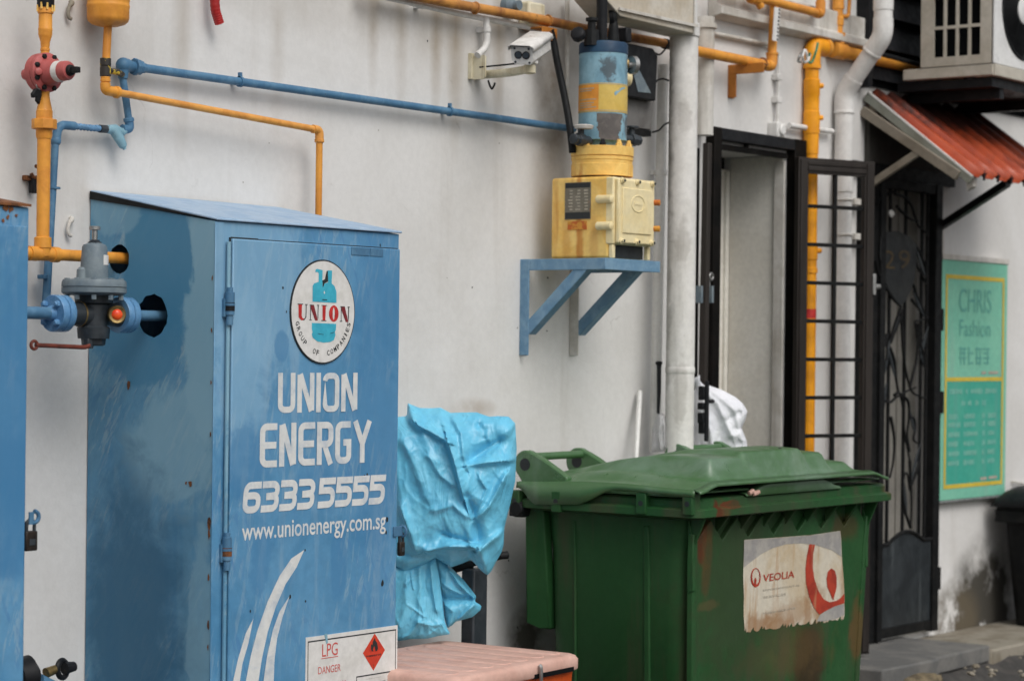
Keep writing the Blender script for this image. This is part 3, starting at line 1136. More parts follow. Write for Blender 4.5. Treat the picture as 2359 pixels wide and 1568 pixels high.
lpoly(gc, [(708, 737), (736, 737), (736, 745), (728, 745), (724, 915), (716, 880), (718, 745), (708, 745)], .0249)
ga.build('red_capitals', M['ink_red'], plate, smooth=0)
gb.build('maroon_capitals', M['ink_maroon'], plate, smooth=0)
gc.build('serifs', M['ink'], plate, smooth=0)
g = MB()
txt = 'GROUP  OF  COMPANIES'
for i, ch in enumerate(txt):
    if ch == ' ':
        continue
    a = R(197 + (343 - 197) * i / (len(txt) - 1))
    vf = text2d(ch, .012)
    w_, h_ = (.085 if ch != "I" else .03) * lz, .115 * lz
    c = V((ctr.x + lx * .83 * math.cos(a), 0, ctr.z + lz * .80 * math.sin(a)))
    tdir = V((-lx * math.sin(a), 0, lz * math.cos(a))).normalized()
    ndir = V((-tdir.z, 0, tdir.x))
    put2d(g, vf, lambda x, y: V((0, CF - .0247, 0)) + c + tdir * (x - .5) * w_ * .85 + ndir * (y - .5) * h_ * .85)
g.build('ring_lettering', M['ink'], plate, smooth=0)

# danger sign at the foot of the door


def q6(x, y):
    return (662.3 + x / 8.192, 1411 + y / 8.192)


tl, tr = cabinet_face(*q6(262, 445)), cabinet_face(*q6(1990, 228))
sx0, sx1, sz1 = tl.x, tr.x, (tl.z + tr.z) / 2
szh = .42


def sg(u, v, d):                   # u across 0..1, v metres down from the top
    return V((sx0 + (sx1 - sx0) * u, CF - d, sz1 - v))


def srect(mb, u0, v0, u1, v1, d):
    mb.sheet([sg(u0, v0, d), sg(u1, v0, d), sg(u1, v1, d), sg(u0, v1, d)])


g = MB()
a, b = sg(0, 0, .018), sg(1, szh, .0205)
g.box((a.x, b.y, b.z), (b.x, a.y, a.z))
sign = g.build('danger_sign', M['plate'], door)


def sq(x, y, d=.0212):             # from the enlarged picture: solve for u, v on the plane
    p = cabinet_face(*q6(x, y), d)
    return p


g = MB()
bw = .0042
mu = .018
for r_ in ((mu, .0125, 1 - mu, .0125 + bw), (mu, .0125 + bw, mu + .007, szh - .012), (1 - mu - .007, .0125 + bw, 1 - mu, szh - .012)):
    srect(g, *r_, .0210)
p1, p2 = sq(1300, 1185), sq(1925, 1105)
u1 = (p1.x - sx0) / (sx1 - sx0)
v1 = sz1 - (p1.z + p2.z) / 2
srect(g, u1, v1, 1 - mu - .007, v1 + bw, .0210)
srect(g, u1, v1 + bw, u1 + .007, szh - .012, .0210)
g.build('sign_border', M['ink'], sign, smooth=0)


def stext(mb, txt, x0, y0, x1, y1, d=.0214, bold=0.0):
    a, b = sq(x0, y0, d), sq(x1, y1, d)
    put2d(mb, text2d(txt, bold), lambda x, y: (a.x + (b.x - a.x) * x, CF - d, a.z + (b.z - a.z) * y))


g = MB()
stext(g, 'LPG', 655, 830, 950, 545)
a, b = sq(640, 868), sq(955, 828)
g.box((a.x, CF - .0214, a.z), (b.x, CF - .0208, a.z + .0022))
stext(g, 'DANGER', 580, 1158, 1005, 955)
stext(g, 'EXTREMELY', 520, 1475, 1100, 1262)
stext(g, 'FLAMMABLE', 515, 1790, 1105, 1570)
g.build('sign_lettering', M['ink_rose'], sign, smooth=0)
g = MB()
dq = [sq(1647, 385), sq(1840, 697), sq(1622, 1085), sq(1424, 758)]
g.sheet(dq)
g.build('hazard_diamond', M['diamond'], sign, smooth=0)
g = MB()
fl = [(1645, 460), (1660, 520), (1690, 560), (1700, 620), (1705, 670), (1690, 710), (1660, 722), (1655, 690), (1645, 640), (1630, 625), (1620, 660), (1612, 700), (1625, 722), (1590, 720), (1572, 680), (1575, 600), (1590, 585), (1600, 610), (1610, 540), (1630, 500)]
vs, fs = curve_fill([(sq(*p).x, sq(*p).z) for p in fl])
g.add([(x, CF - .0218, z) for x, z in vs], fs)
stext(g, 'FLAMMABLE GAS', 1490, 835, 1770, 760, .0218, .02)
stext(g, '2', 1612, 1030, 1638, 968, .0218)
stext(g, 'LIQUEFIED PETROLEUM', 1480, 1245, 1770, 1205, .0218)
stext(g, 'IN CASE', 1670, 1310, 1850, 1262, .0218)
g.build('sign_print', M['ink'], sign, smooth=0)
g = MB()
a = sq(715, 415)
g.prism([a + V((-.006, 0, .004)), a + V((.008, 0, .004)), a + V((.012, 0, -.026)), a + V((.005, 0, -.028))], (0, -.001, 0))
g.build('tape_scrap', M['teal'], sign, smooth=0)

# hasp and padlock at the door's free edge
hp = cabinet_face(916, 1222)
hp.x = CX1 + .002
g = MB()
g.box((hp.x - .035, CF - .024, hp.z - .016), (hp.x + .012, CF - .019, hp.z + .018))
g.ring((hp.x + .012, CF - .02, hp.z + .0), (1, 0, 0), .018, .005, 16)
g.build('hasp', M['blue_pipe'], cab, bevel=.002)


def padlock(name, c, label, wd, hg, mt):
    t = thing(name, label, 'padlock', c, 'padlocks on the blue cabinets')
    g = MB()
    g.boxc(V(c) + V((0, 0, -hg / 2)), (wd, .016, hg))
    g.build('body', mt, t, bevel=.004)
    g = MB()
    k = wd * .33
    g.tube(smooth_path([V(c) + V((-k, 0, -.004)), V(c) + V((-k, 0, .02)), V(c) + V((-k * .85, 0, .025)), V(c) + V((0, 0, .032)), V(c) + V((k * .85, 0, .025)), V(c) + V((k, 0, .02)), V(c) + V((k, 0, -.004))], 5), .0052, 10)
    g.build('shackle', M['castdark'], t)
    g = MB()
    g.boxc(V(c) + V((0, -.0085, -hg * .55)), (wd * .5, .003, hg * .3))
    g.build('maker_stamp', M['castdark'], t)
    return t


M['lock'] = mat('dark_bronze_padlock', (.016, .014, .013), (.035, .026, .02), 30, rough=.45, metal=.3)
padlock('padlock', V((hp.x + .010, CF - .018, cabinet_face(917, 1246).z)), 'small brown padlock at the edge of the lettered cabinet door', .026, .047, M['lock'])

# the neighbouring cabinet, cut by the picture's left edge
xe = cabinet_face(67, 480).x
lc = thing('gas_cabinet', 'plain blue cabinet without writing, nearest the camera and beside the regulator', 'cabinet', (xe - .43, CF + .28, 0))
g = MB()
g.prism([(xe - .863, CF, .08), (xe - .863, BK, .08), (xe - .863, BK, ZB), (xe - .863, CF, ZT)], (.863, 0, 0))
g.build('body', M['blue'], lc, bevel=.003)
g = MB()
g.prism([(xe - .87, CF - .010, ZT + .002), (xe - .87, BK, ZB + .004), (xe - .87, BK, ZB + .011), (xe - .87, CF - .010, ZT + .009)], (.87, 0, 0))
g.build('roof_plate', M['rust'], lc)
g = MB()
z1 = cabinet_face(30, 520).z
g.box((xe - .83, CF - .013, .16), (xe - .012, CF - .003, z1))
ld = g.build('door', M['blue'], lc, bevel=.003)
g = MB()
c = cabinet_face(66, 1190)
g.box((c.x - .012, CF - .018, c.z - .02), (c.x + .004, CF - .0135, c.z + .015))
g.ring((c.x + .010, CF - .012, c.z + .0), (0, 1, 0), .016, .0062, 16, 0, 220)
g.build('hasp', M['blue_pipe'], lc)
g = MB()
for px, py, r in ((12, 478, 9), (25, 482, 7), (18, 500, 5), (38, 496, 4), (8, 508, 5), (55, 471, 3)):
    c = cabinet_face(px, py, .0022)
    pts = []
    for k in range(10):
        a = 2 * math.pi * k / 10
        q = r / 740.0 * random.uniform(.5, 1.15)
        pts.append(c + V((q * math.cos(a), 0, q * math.sin(a))))
    g.sheet(pts)
g.build('rust_scars', M['rust'], lc, smooth=0)
c = cabinet_face(70, 1228, .004)
padlock('padlock', V((xe + .010, CF - .010, c.z + .008)), 'larger dark padlock hanging at the edge of the plain left cabinet', .042, .056, M['lock'])

# ------------------------------------------------------------------ pipes on the left
def c1(x, y):                      # enlarged picture of the top left corner -> 2359-wide picture
    return (x / 3.0265, y / 3.0265)


def c2(x, y):                      # enlarged picture of the regulator
    return (x / 4.189, 489.5 + y / 4.189)


YR = h1.y                          # the orange riser and its branch into the upper hole
rp = PY(100, 588, YR)


def rz(py, px=104):
    return PY(px, py, YR).z


def rr_(wpx):
    return RAD(wpx, rp)


riser = thing('gas_riser_pipe', 'tall orange riser with stepped fittings that feeds the blue cabinet through its upper hole', 'pipe', rp)
ax = PY(100, 440, YR)
g = MB()
prof = []
for py, wp in ((560, 30), (330, 31), (321, 31.5), (320, 34), (312, 38), (300, 38), (298, 40)):
    prof.append((rz(py) - rp.z, rr_(wp)))
g.lathe((ax.x, YR, rp.z), (0, 0, 1), prof, 24)
pipe_o = g.build('pipe', M['orange'], riser)
g = MB()
prof = [(rz(298), 56), (rz(297), 58), (rz(276), 58), (rz(275), 55)]
g.lathe((ax.x, YR, 0), (0, 0, 1), [(z, rr_(w_)) for z, w_ in prof], 8)
g.build('union_nut', M['orange'], riser, bevel=.003)
g = MB()
g.lathe((ax.x, YR, 0), (0, 0, 1), [(rz(y), rr_(w_)) for y, w_ in ((276, 38), (256, 38), (254, 35), (250, 34), (226, 24), (215, 23), (212, 26), (205, 26), (203, 22), (190, 22))], 24)
g.build('reducer', M['orange'], riser)
g = MB()
g.lathe((ax.x, YR, 0), (0, 0, 1), [(rz(y), rr_(w_)) for y, w_ in ((150, 20), (118, 20), (117, 22), (112, 22), (111, 20), (97, 22), (84, 30), (80, 32), (72, 32), (70, 33), (66, 33), (64, 31), (33, 31), (31, 36), (26, 36), (24, 34), (14, 34))], 24)
g.build('reducer', M['orange'], riser)
g = MB()
g.lathe((ax.x, YR, 0), (0, 0, 1), [(rz(y), rr_(w_)) for y, w_ in ((18, 37), (10, 40), (-8, 40), (-9, 44), (-40, 44))], 24)
g.build('valve_body', M['black_metal'], riser, label='blackened valve body at the head of the riser')
g = MB()
for k in range(9):
    a = 2 * math.pi * k / 9
    zz = rz(16 + random.uniform(-2, 5))
    g.boxc((ax.x + rr_(38) * math.cos(a), YR + rr_(38) * math.sin(a), zz), (.005, .005, .02))
g.build('yellow_drips', M['yellow'], riser)
g = MB()
c = PY(96, 585, YR)
g.ball(c + V((-.012, 0, 0)), rr_(33))
g.lathe((ax.x, YR, 0), (0, 0, 1), [(rz(590), rr_(34)), (rz(572), rr_(36)), (rz(571), rr_(40)), (rz(548), rr_(40)), (rz(546), rr_(32))], 20)
g.lathe(V((ax.x - .055, YR, c.z)), (1, 0, 0), [(0, rr_(34)), (.03, rr_(34)), (.032, rr_(31)), (.09, rr_(31)), (.092, rr_(36)), (.115, rr_(36)), (.117, rr_(28))], 20)
g.build('tee', M['orange'], riser)
g = MB()
g.cyl((ax.x + .05, YR, c.z), (CX0 + .25, YR, c.z), rr_(27), 20)
g.cyl((ax.x - .30, YR, c.z), (ax.x - .03, YR, c.z), rr_(28), 20)
g.build('branch_pipe', M['orange'], riser)

# red regulator standing out from the riser
t = thing('gas_regulator', 'dusty red regulator with a bolted flange and white band on the orange riser', 'regulator', PY(110, 166, YR))
C = PY(104, 168, YR)
ay = V((0, -1, 0))
C = V((ax.x, YR, C.z))
rd = RAD(91, C)
g = MB()
g.lathe(C + V((0, .014, 0)), ay, [(-.03, rd * .62), (-.028, rd * .66), (-.012, rd * .98), (0, rd), (.0135, rd)], 40)
g.build('rear_flange', M['reg_red'], t)
g = MB()
g.lathe(C + V((0, -.0015, 0)), ay, [(0, rd), (.013, rd), (.016, rd * .95), (.020, rd * .72), (.05, rd * .60), (.062, rd * .50)], 40)
fr = g.build('bonnet', M['reg_red'], t)
g = MB()
g.lathe(C + V((0, -.058, 0)), ay, [(0, rd * .535), (.024, rd * .52)], 32)
g.build('white_band', M['plate'], t)
g = MB()
g.lathe(C + V((0, -.081, 0)), ay, [(0, rd * .50), (.022, rd * .49), (.030, rd * .42), (.032, rd * .32)], 32)
g.build('end_cap', M['reg_red'], t)
g = MB()
g.lathe(C + V((0, -.112, 0)), ay, [(0, rd * .30), (.012, rd * .26), (.014, rd * .12)], 20)
g.boxc(C + V((0, -.135, 0)), (.018, .034, .018))
g.build('adjusting_spindle', M['rubber'], t, bevel=.002)
g = MB()
g.lathe(C + V((0, .028, 0)), (0, 1, 0), [(0, rd * .36), (.05, rd * .34), (.052, rd * .30), (.062, rd * .28)], 20)
g.build('rear_boss', M['reg_red'], t)
for k in range(8):
    a = R(22 + 45 * k)
    c = C + V((rd * .84 * math.sin(a), -.014, rd * .84 * math.cos(a)))
    g = MB()
    g.lathe(c, ay, [(0, .0085), (.010, .0085), (.012, .006)], 6)
    g.build('bolt', M['rubber'], t, bevel=.001)
g = MB()
c = C + V((-rd * .72, -.012, -rd * .05))
g.lathe(c, (-.35, -1, 0), [(0, .012), (.022, .011), (.024, .008)], 12)
g.build('side_port', M['reg_red'], t)
# black tag hanging behind it
t = thing('key_tag', 'black tag hanging from a thin ring under the red regulator', 'tag', PY(88, 232, YR - .0))
c = PY(86, 205, YR - .012)
g = MB()
g.ring(c + V((.008, 0, .012)), (0, 1, 0), .012, .0018, 18)
g.build('ring', M['steel'], t)
g = MB()
g.prism([PY(75, 216, YR - .012), PY(83, 204, YR - .012), PY(97, 203, YR - .012), PY(97, 221, YR - .012), PY(92, 241, YR - .012), PY(85, 232, YR - .012), PY(86, 224, YR - .012), PY(77, 226, YR - .012)], (0, .012, 0))
g.build('tag_body', M['rubber'], t, bevel=.003)

# small rusty strap bracket on the wall behind the riser
t = thing('wall_bracket', 'small rusty strap bracket sticking out of the wall behind the orange riser', 'bracket', P(66, 420))
g = MB()
a, b = P(52, 411, .004), P(86, 411, .004)
g.box((a.x, W - .022, a.z - .006), (b.x + .03, W - .001, a.z + .010))
g.build('arm', M['rust'], t, bevel=.002)
g = MB()
a = P(70, 392, .02)
g.ring(a + V((.012, -.01, -.005)), (0, 1, 0), .018, .006, 12, 0, 250)
g.build('clip', M['rust'], t)
g = MB()
a = P(77, 425, .02)
g.boxc(a, (.022, .02, .055))
g.build('drop_strap', M['black_metal'], t, bevel=.003)

# blue drain line behind the riser, then across to the strainer and up to the long blue pipe
OB = .042
t = thing('blue_pipe', 'crooked blue pipe with rust-bared tape wrap and a Y strainer beside the riser', 'pipe', P(130, 300, OB))
pA = P(106, 700, OB)
pB = P(*c1(388, 960), OB)
pC = P(*c1(405, 868), OB)
rb = RAD(17, pB)
g = MB()
g.tube([pA, pB], [rb * 1.15, rb], 16)
g.build('drop_pipe', M['blue_pipe'], t)
g = MB()
g.tube(fillet([pB + V((0, 0, -.02)), pC, P(*c1(520, 880), OB)], .035), [rb * 1.22] * 9, 16)
g.lathe(pB + V((0, 0, -.02)), pB - pA, [(0, rb * 1.2), (.004, rb * 1.42), (.016, rb * 1.42), (.02, rb * 1.2)], 16)
for q in (c1(378, 1320), ):
    p = P(*q, OB)
    g.lathe(p, (0, 0, 1), [(0, rb * 1.0), (.001, rb * 1.7), (.007, rb * 1.7), (.008, rb)], 14)
p = P(98, 642, OB)
g.lathe(p, (0, 0, 1), [(0, rb * 1.1), (.001, rb * 1.4), (.012, rb * 1.4), (.013, rb * 1.1)], 14)
g.build('elbow', M['blue_pipe'], t)
pD, pE = P(*c1(505, 880), OB), P(*c1(720, 900), OB)
M['tape'] = mat('peeling_blue_tape', (.13, .28, .47), (.10, .22, .36), 22, rough=.6, rust=((.32, .12, .05), 12, .58, .64), bump=1.0, bsc=55, stretch=(.6, 1, 1.6))
g = MB()
n = 28
pts, rs = [], []
for i in range(n + 1):
    f = i / n
    pts.append(pD.lerp(pE, f) + V((0, 0, .002 * math.sin(i * 2.1))))
    rs.append(rb * (.80 + .16 * noise.noise(V((f * 9, 0, 3))) + (.10 if i % 7 < 2 else 0)))
g.tube(pts, rs, 14)
g.build('taped_pipe', M['tape'], t)
g = MB()
pF = P(*c1(800, 905), OB)
g.tube([pE.lerp(pD, .12), pE, pE.lerp(pF, .4)], [rb * 1.12] * 3, 14)
g.build('coupling', M['castdark'], t)
g = MB()
pG = P(*c1(850, 925), OB)
pEl = P(*c1(908, 905), OB)
g.tube([pE.lerp(pF, .25), pF, pG, pEl + V((-.02, 0, 0))], [rb * 1.1, rb * 1.55, rb * 1.2, rb * 1.1], 16)
pH = P(*c1(865, 1030), OB + .02)
g.tube([pF + V((-.005, 0, 0)), pF.lerp(pH, .5), pF.lerp(pH, .9), pH], [rb * 1.5, rb * 1.45, rb * 1.2, rb * .8], 16)
g.tube([pH.lerp(pF, .03), pH + (pH - pF) * .10], [rb * .55, rb * .5], 10)
g.build('y_strainer', M['teal'], t)
pI = P(*c1(850, 500), OB)
g = MB()
g.tube(fillet([pEl + V((-.035, 0, 0)), pEl, pEl.lerp(pI, .2)], .03), rb * 1.25, 16)
g.lathe(pEl.lerp(pI, .13), pI - pEl, [(0, rb * 1.2), (.003, rb * 1.5), (.012, rb * 1.5), (.015, rb * 1.2)], 16)
g.build('elbow', M['blue_pipe'], t)
g = MB()
g.tube([pEl.lerp(pI, .15), pI + (pEl - pI) * .08], rb * 1.03, 16)
g.build('rising_pipe', M['blue_pipe'], t)

# long blue pipe to the vaporiser
L0, L1 = P(330, 154, OB), P(1322, 300, OB)
L1.z = (L0.z + L1.z) / 2
L0.z = L1.z
t = thing('blue_pipe', 'long thin blue pipe running level across the white wall to the blue cylinder', 'pipe', L0)
rl = RAD(20, P(400, 160, OB))
g = MB()
g.cyl(L0 + V((-.04, 0, 0)), L1, rl, 16)
g.build('pipe', M['blue_pipe'], t)
pK = V((P(284, 152, OB).x, L0.y, L0.z))
g = MB()
g.ball(pK, rl * 1.75)
g.tube([pI + (pEl - pI) * .12, V((pK.x, pK.y, pK.z))], [rl * 1.05, rl * 1.5], 14)
g.lathe(pK, (1, 0, 0), [(0, rl * 1.7), (.02, rl * 1.55), (.03, rl * 1.2), (.06, rl * 1.2)], 16)
g.build('elbow', M['blue_pipe'], t)
g = MB()
x = P(308, 152, OB).x
g.lathe(V((x, L0.y, L0.z)), (1, 0, 0), [(0, rl * 2.0), (.012, rl * 2.0), (.014, rl * 1.7), (.030, rl * 1.75), (.032, rl * 1.3), (.05, rl * 1.2)], 8)
g.build('union_nut', M['blue_pipe'], t, bevel=.002)
for px in (553, 1037):
    p = P(px, 180, OB)
    g = MB()
    g.lathe(V((p.x, L0.y, L0.z)), (1, 0, 0), [(-.005, rl * 1.3), (.005, rl * 1.3)], 16)
    g.boxc((p.x, W - OB / 2, L0.z), (.012, OB, .012))
    g.boxc((p.x, L0.y, L0.z + rl * 1.5), (.010, .012, rl * 1.4))
    g.build('pipe_clip', M['blue_pipe'], t)

# yellow accumulator with the pipe down to the cabinet roof
OY = .085
tc_ = P(249, 40, OY)
t = thing('gas_receiver', 'small orange-yellow pressure vessel with a pipe dropping through elbows onto the cabinet roof', 'tank', tc_)
rt = RAD(97, tc_)
g = MB()


def tz(py):
    return P(249, py, OY).z


g.lathe((tc_.x, tc_.y, 0), (0, 0, 1), [(tz(63), .012), (tz(62), rt * .35), (tz(60), rt * .55), (tz(56), rt * .80), (tz(50), rt * .95), (tz(42), rt), (tz(20), rt * 1.0), (tz(17), rt * 1.02), (tz(13), rt * 1.02), (tz(11), rt), (tz(4), rt), (tz(2), rt * 1.02), (tz(-2), rt * 1.02), (tz(-4), rt), (tz(-70), rt), (tz(-85), rt * .6), (tz(-88), .01)], 36)
g.build('vessel', M['orange'], t)
rpv = RAD(19, tc_)
g = MB()
g.cyl((tc_.x - .006, tc_.y, tz(137)), (tc_.x, tc_.y, tz(58)), rpv, 16)
g.build('down_pipe', M['orange'], t)
zx = tc_.x - .0085
g = MB()
g.lathe((zx, tc_.y, 0), (0, 0, 1), [(tz(178), rpv * 1.15), (tz(176), rpv * 1.35), (tz(155), rpv * 1.35), (tz(154), rpv * 1.2), (tz(152), rpv * 1.35), (tz(136), rpv * 1.35), (tz(135), rpv * 1.0)], 18)
g.cyl((zx, tc_.y, tz(163)), (zx + .055, tc_.y - .0, tz(163)), rpv * .75, 14)
g.tube([V((zx + .045, tc_.y, tz(163))), V((pK.x, pK.y, tz(163))), pK + V((0, 0, -.01))], rpv * .75, 14)
M['black_yellow'] = mat('chipped_black_and_yellow', (.03, .026, .022), (.60, .42, .04), 26, .52, .58, rough=.5)
g.build('tee', M['black_yellow'], t, label='chipped black tee with yellow paint showing')
g = MB()
e0, e1 = P(243, 208, OY), P(736, 300, OY)
zm = e0.z
e1z = e1.z
g.lathe((zx, tc_.y, 0), (0, 0, 1), [(tz(197), rpv), (tz(190), rpv * 1.02), (tz(189), rpv * 1.25), (tz(184), rpv * 1.25), (tz(183), rpv * 1.1), (tz(180), rpv * 1.2), (tz(176), rpv * 1.1)], 16)
E0 = V((zx, tc_.y, e0.z))
g.tube(fillet([V((zx, tc_.y, tz(192))), E0, E0 + (V((e1.x, tc_.y, e1z)) - E0).normalized() * .05], .03), rpv * 1.25, 16)
d_ = (V((e1.x, tc_.y, e1z)) - E0).normalized()
g.lathe(E0 + d_ * .042, d_, [(0, rpv * 1.3), (.002, rpv * 1.5), (.012, rpv * 1.5), (.014, rpv * 1.0)], 16)
g.build('elbow', M['orange'], t)
E1 = V((e1.x, tc_.y, e1z))
rs_ = RAD(15.5, E1)
g = MB()
g.cyl(E0 + d_ * .05, E1 - d_ * .02, rs_, 16)
g.build('sloping_pipe', M['orange_pale'], t)
zc = ZT + (ZB - ZT) * ((tc_.y - CF) / (BK - CF)) + .012
g = MB()
g.tube(fillet([E1 - d_ * .035, E1, E1 + V((0, 0, -.04))], .025), rs_ * 1.3, 16)
g.lathe(E1 + V((0, 0, -.045)), (0, 0, 1), [(0, rs_ * 1.0), (.003, rs_ * 1.45), (.012, rs_ * 1.45), (.014, rs_ * 1.25)], 16)
g.build('elbow', M['orange_pale'], t)
g = MB()
g.cyl((E1.x, E1.y, zc - .004), (E1.x, E1.y, E1.z - .03), rs_, 16)
g.build('drop_pipe', M['orange'], t)

# hooks left in the plaster
for i, (px, py, lab) in enumerate(((158, 520, 'grey-white hook in the plaster between the riser and the lettered cabinet'), (158, 22, 'grimy plastered-over hook near the top of the wall'))):
    a = P(px, py)
    g = MB()
    g.tube(smooth_path([a + V((.008, .004, .025)), a + V((.004, -.012, .02)), a + V((-.010, -.016, .008)), a + V((-.016, -.016, -.012)), a + V((-.012, -.016, -.028)), a + V((-.002, -.016, -.032))], 5), [.008] * 10 + [.006] * 16, 10)
    g.build('wall_hook', M['trim'] if i == 0 else M['concrete'], label=lab, cat='hook')

# red grip hanging from above
a = P(497, -30, .05)
t = thing('hanging_handle', 'red ribbed rubber grip hanging down from the top edge', 'handle', a)
g = MB()
pts = [P(493, -60, .05), P(494, -20, .05), P(496, 20, .05), P(501, 40, .05), P(506, 56, .05)]
r0 = RAD(22, a)
g.tube(smooth_path(pts, 10), [r0 * (1 + .06 * (i % 3 == 0)) for i in range(40)] + [r0 * .75], 16)
g.build('grip', M['red_grip'], t)
g = MB()
g.tube([P(492, -200, .05), P(493, -50, .05)], r0 * .6, 12)
g.build('shank', M['steel'], t)

# ------------------------------------------------------------------ dark regulator between the cabinets
YG = h2.y


def c2p(x, y, yy=None):
    return PY(*c2(x, y), YG if yy is None else yy)


zl = (c2p(600, 975).z + PX(352, 727, CX0).z) / 2
bx = c2p(905, 980)
pm = 5250 / (bx - EYE).dot(FWD) * 4.189        # enlarged pixels per metre
t = thing('pressure_regulator', 'dark grey diaphragm regulator with an orange sight plug and blue flanges between the two cabinets', 'regulator', V((bx.x, YG, zl)))
fl0 = c2p(575, 980).x - .03
rf = 176 / pm
g = MB()
g.cyl((xe - .06, YG, zl), (fl0 + .02, YG, zl), 60 / pm, 20)
g.build('inlet_pipe', M['blue_pipe'], t)
xb = bx.x
M['blue_gloss'] = mat('glossy_blue_flange_paint', (.10, .25, .46), (.14, .30, .50), 18, rough=.3, rust=((.1, .06, .03), 22, .70, .76))


def flange(x0, x1, mt, name='flange', bolts=True, gap=True):
    g = MB()
    xm = (x0 + x1) / 2
    g.lathe((x0, YG, zl), (1, 0, 0), [(0, rf * .97), (.003, rf), (xm - x0 - .0035, rf), (xm - x0 - .003, rf * .93)], 40)
    g.lathe((xm + .0005, YG, zl), (1, 0, 0), [(0, rf * .93), (.0025, rf), (x1 - xm - .0035, rf), (x1 - xm - .001, rf * .97)], 40)
    f = g.build(name, mt, t)
    if bolts:
        for k in range(4):
            a = R(45 + 90 * k)
            g = MB()
            g.lathe((x0 + .001, YG + rf * .70 * math.sin(a), zl + rf * .70 * math.cos(a)), (-1, 0, 0), [(0, .0105), (.010, .0105), (.011, .008), (.016, .007)], 6)
            g.build('bolt', M['blue_gloss'], f, bevel=.001)
    return f


fa = fl0
fb = fl0 + .052
flange(fa, fb, M['blue_gloss'])
g = MB()
g.lathe((fa, YG, zl), (-1, 0, 0), [(0, 75 / pm), (.01, 68 / pm), (.016, 60 / pm)], 20)
g.build('weld_neck', M['blue_gloss'], t)
fc = c2p(1105, 980).x + .012
fd = fc + .050
flange(fc, fd, M['blue_gloss'], bolts=False)
g = MB()
g.cyl((fd, YG, zl), (CX0 + .2, YG, zl), 52 / pm, 20)
g.build('outlet_pipe', M['blue_pipe'], t)
# body
g = MB()
rb_ = 112 / pm
g.lathe((fb, YG, zl), (1, 0, 0), [(0, rb_), (.05, rb_), (.052, rb_ * 1.08), (.058, rb_ * 1.08), (.06, rb_ * .95), (xb - fb + .06, rb_ * .95), (fc - fb, rb_ * 1.05)], 28)
g.lathe((xb, YG, zl), (0, 0, 1), [(-235 / pm, 150 / pm), (-130 / pm, 160 / pm), (-110 / pm, 130 / pm), (0, 135 / pm), (90 / pm, 135 / pm), (110 / pm, 180 / pm), (190 / pm, 190 / pm)], 32)
g.build('body', M['castdark'], t)
g = MB()
x = fb + .052
g.lathe((x, YG, zl), (1, 0, 0), [(0, rb_ * 1.10), (.006, rb_ * 1.10)], 28)
g.build('brass_band', M['brass'], t)
z0 = zl + 190 / pm
g = MB()
rdm = 312 / pm
g.lathe((xb, YG, z0 - .004), (0, 0, 1), [(0, rdm * .6), (.004, rdm * .93), (.010, rdm), (.025, rdm), (.0255, rdm * .96)], 48)
g.lathe((xb, YG, z0 + .0225), (0, 0, 1), [(0, rdm * .96), (.001, rdm), (.016, rdm * .99), (.022, rdm * .95), (.027, rdm * .5)], 48)
dia = g.build('diaphragm_case', M['castgrey'], t)
for k in range(10):
    a = 2 * math.pi * k / 10 + .2
    g = MB()
    g.lathe((xb + rdm * .86 * math.cos(a), YG + rdm * .86 * math.sin(a), z0 + .036), (0, 0, 1), [(0, .009), (.012, .009), (.013, .007)], 6)
    g.lathe((xb + rdm * .86 * math.cos(a), YG + rdm * .86 * math.sin(a), z0 - .016), (0, 0, 1), [(0, .008), (.014, .008)], 6)
    g.build('bolt', M['castgrey'], dia)
zb0 = z0 + .045
rbn = 134 / pm
g = MB()
g.lathe((xb, YG, zb0 - .006), (0, 0, 1), [(0, rbn * 1.12), (.006, rbn * 1.10), (.010, rbn), (.115 * .62, rbn * .97), (.115 * .64, rbn * .95), (.105, rbn * .90), (.112, rbn * .8), (.118, rbn * .45)], 36)
g.lathe((xb - rbn * .95, YG + .01, zb0 - .005), (0, 0, 1), [(0, .018), (.035, .016), (.042, .008)], 12)
bon = g.build('bonnet', M['castgrey'], t)
g = MB()
for k in range(9):
    pass
pl = []
for j in (0, 1):
    for i in range(7):
        a = R(-102 + i * 7.5)
        pl.append(V((xb + (rbn * .985 + .0008) * math.sin(a + R(100)), YG - (rbn * .985 + .0008) * math.cos(a + R(100)), zb0 + .045 + j * .030)))
g.add(pl, [(i, i + 1, 8 + i, 7 + i) for i in range(6)])
g.build('data_label', M['plate'], bon)
zt_ = zb0 + .110
g = MB()
g.lathe((xb, YG, zt_ - .003), (0, 0, 1), [(0, .022), (.008, .022), (.009, .016), (.014, .016)], 6)
g.build('lock_nut', M['castdark'], t)
g = MB()
g.lathe((xb, YG, zt_), (0, 0, 1), [(0, .009), (.040, .009), (.041, .005), (.042, .017), (.052, .017), (.053, .012)], 14)
g.build('adjusting_screw', M['steel'], t)
# sight plug facing the lane
c = c2p(1128, 985, YG - .075)
ad = V((-.55, -.84, 0)).normalized()
g = MB()
g.lathe(c - ad * .06, ad, [(0, 80 / pm), (.045, 82 / pm), (.055, 88 / pm), (.062, 88 / pm), (.066, 78 / pm), (.064, 58 / pm)], 30)
pg = g.build('plug_ring', M['brass'], t)
g = MB()
g.lathe(c - ad * .002, ad, [(0, 56 / pm), (.005, 55 / pm), (.010, 42 / pm), (.013, 20 / pm)], 24)
g.build('sight_plug', M['signal'], pg)
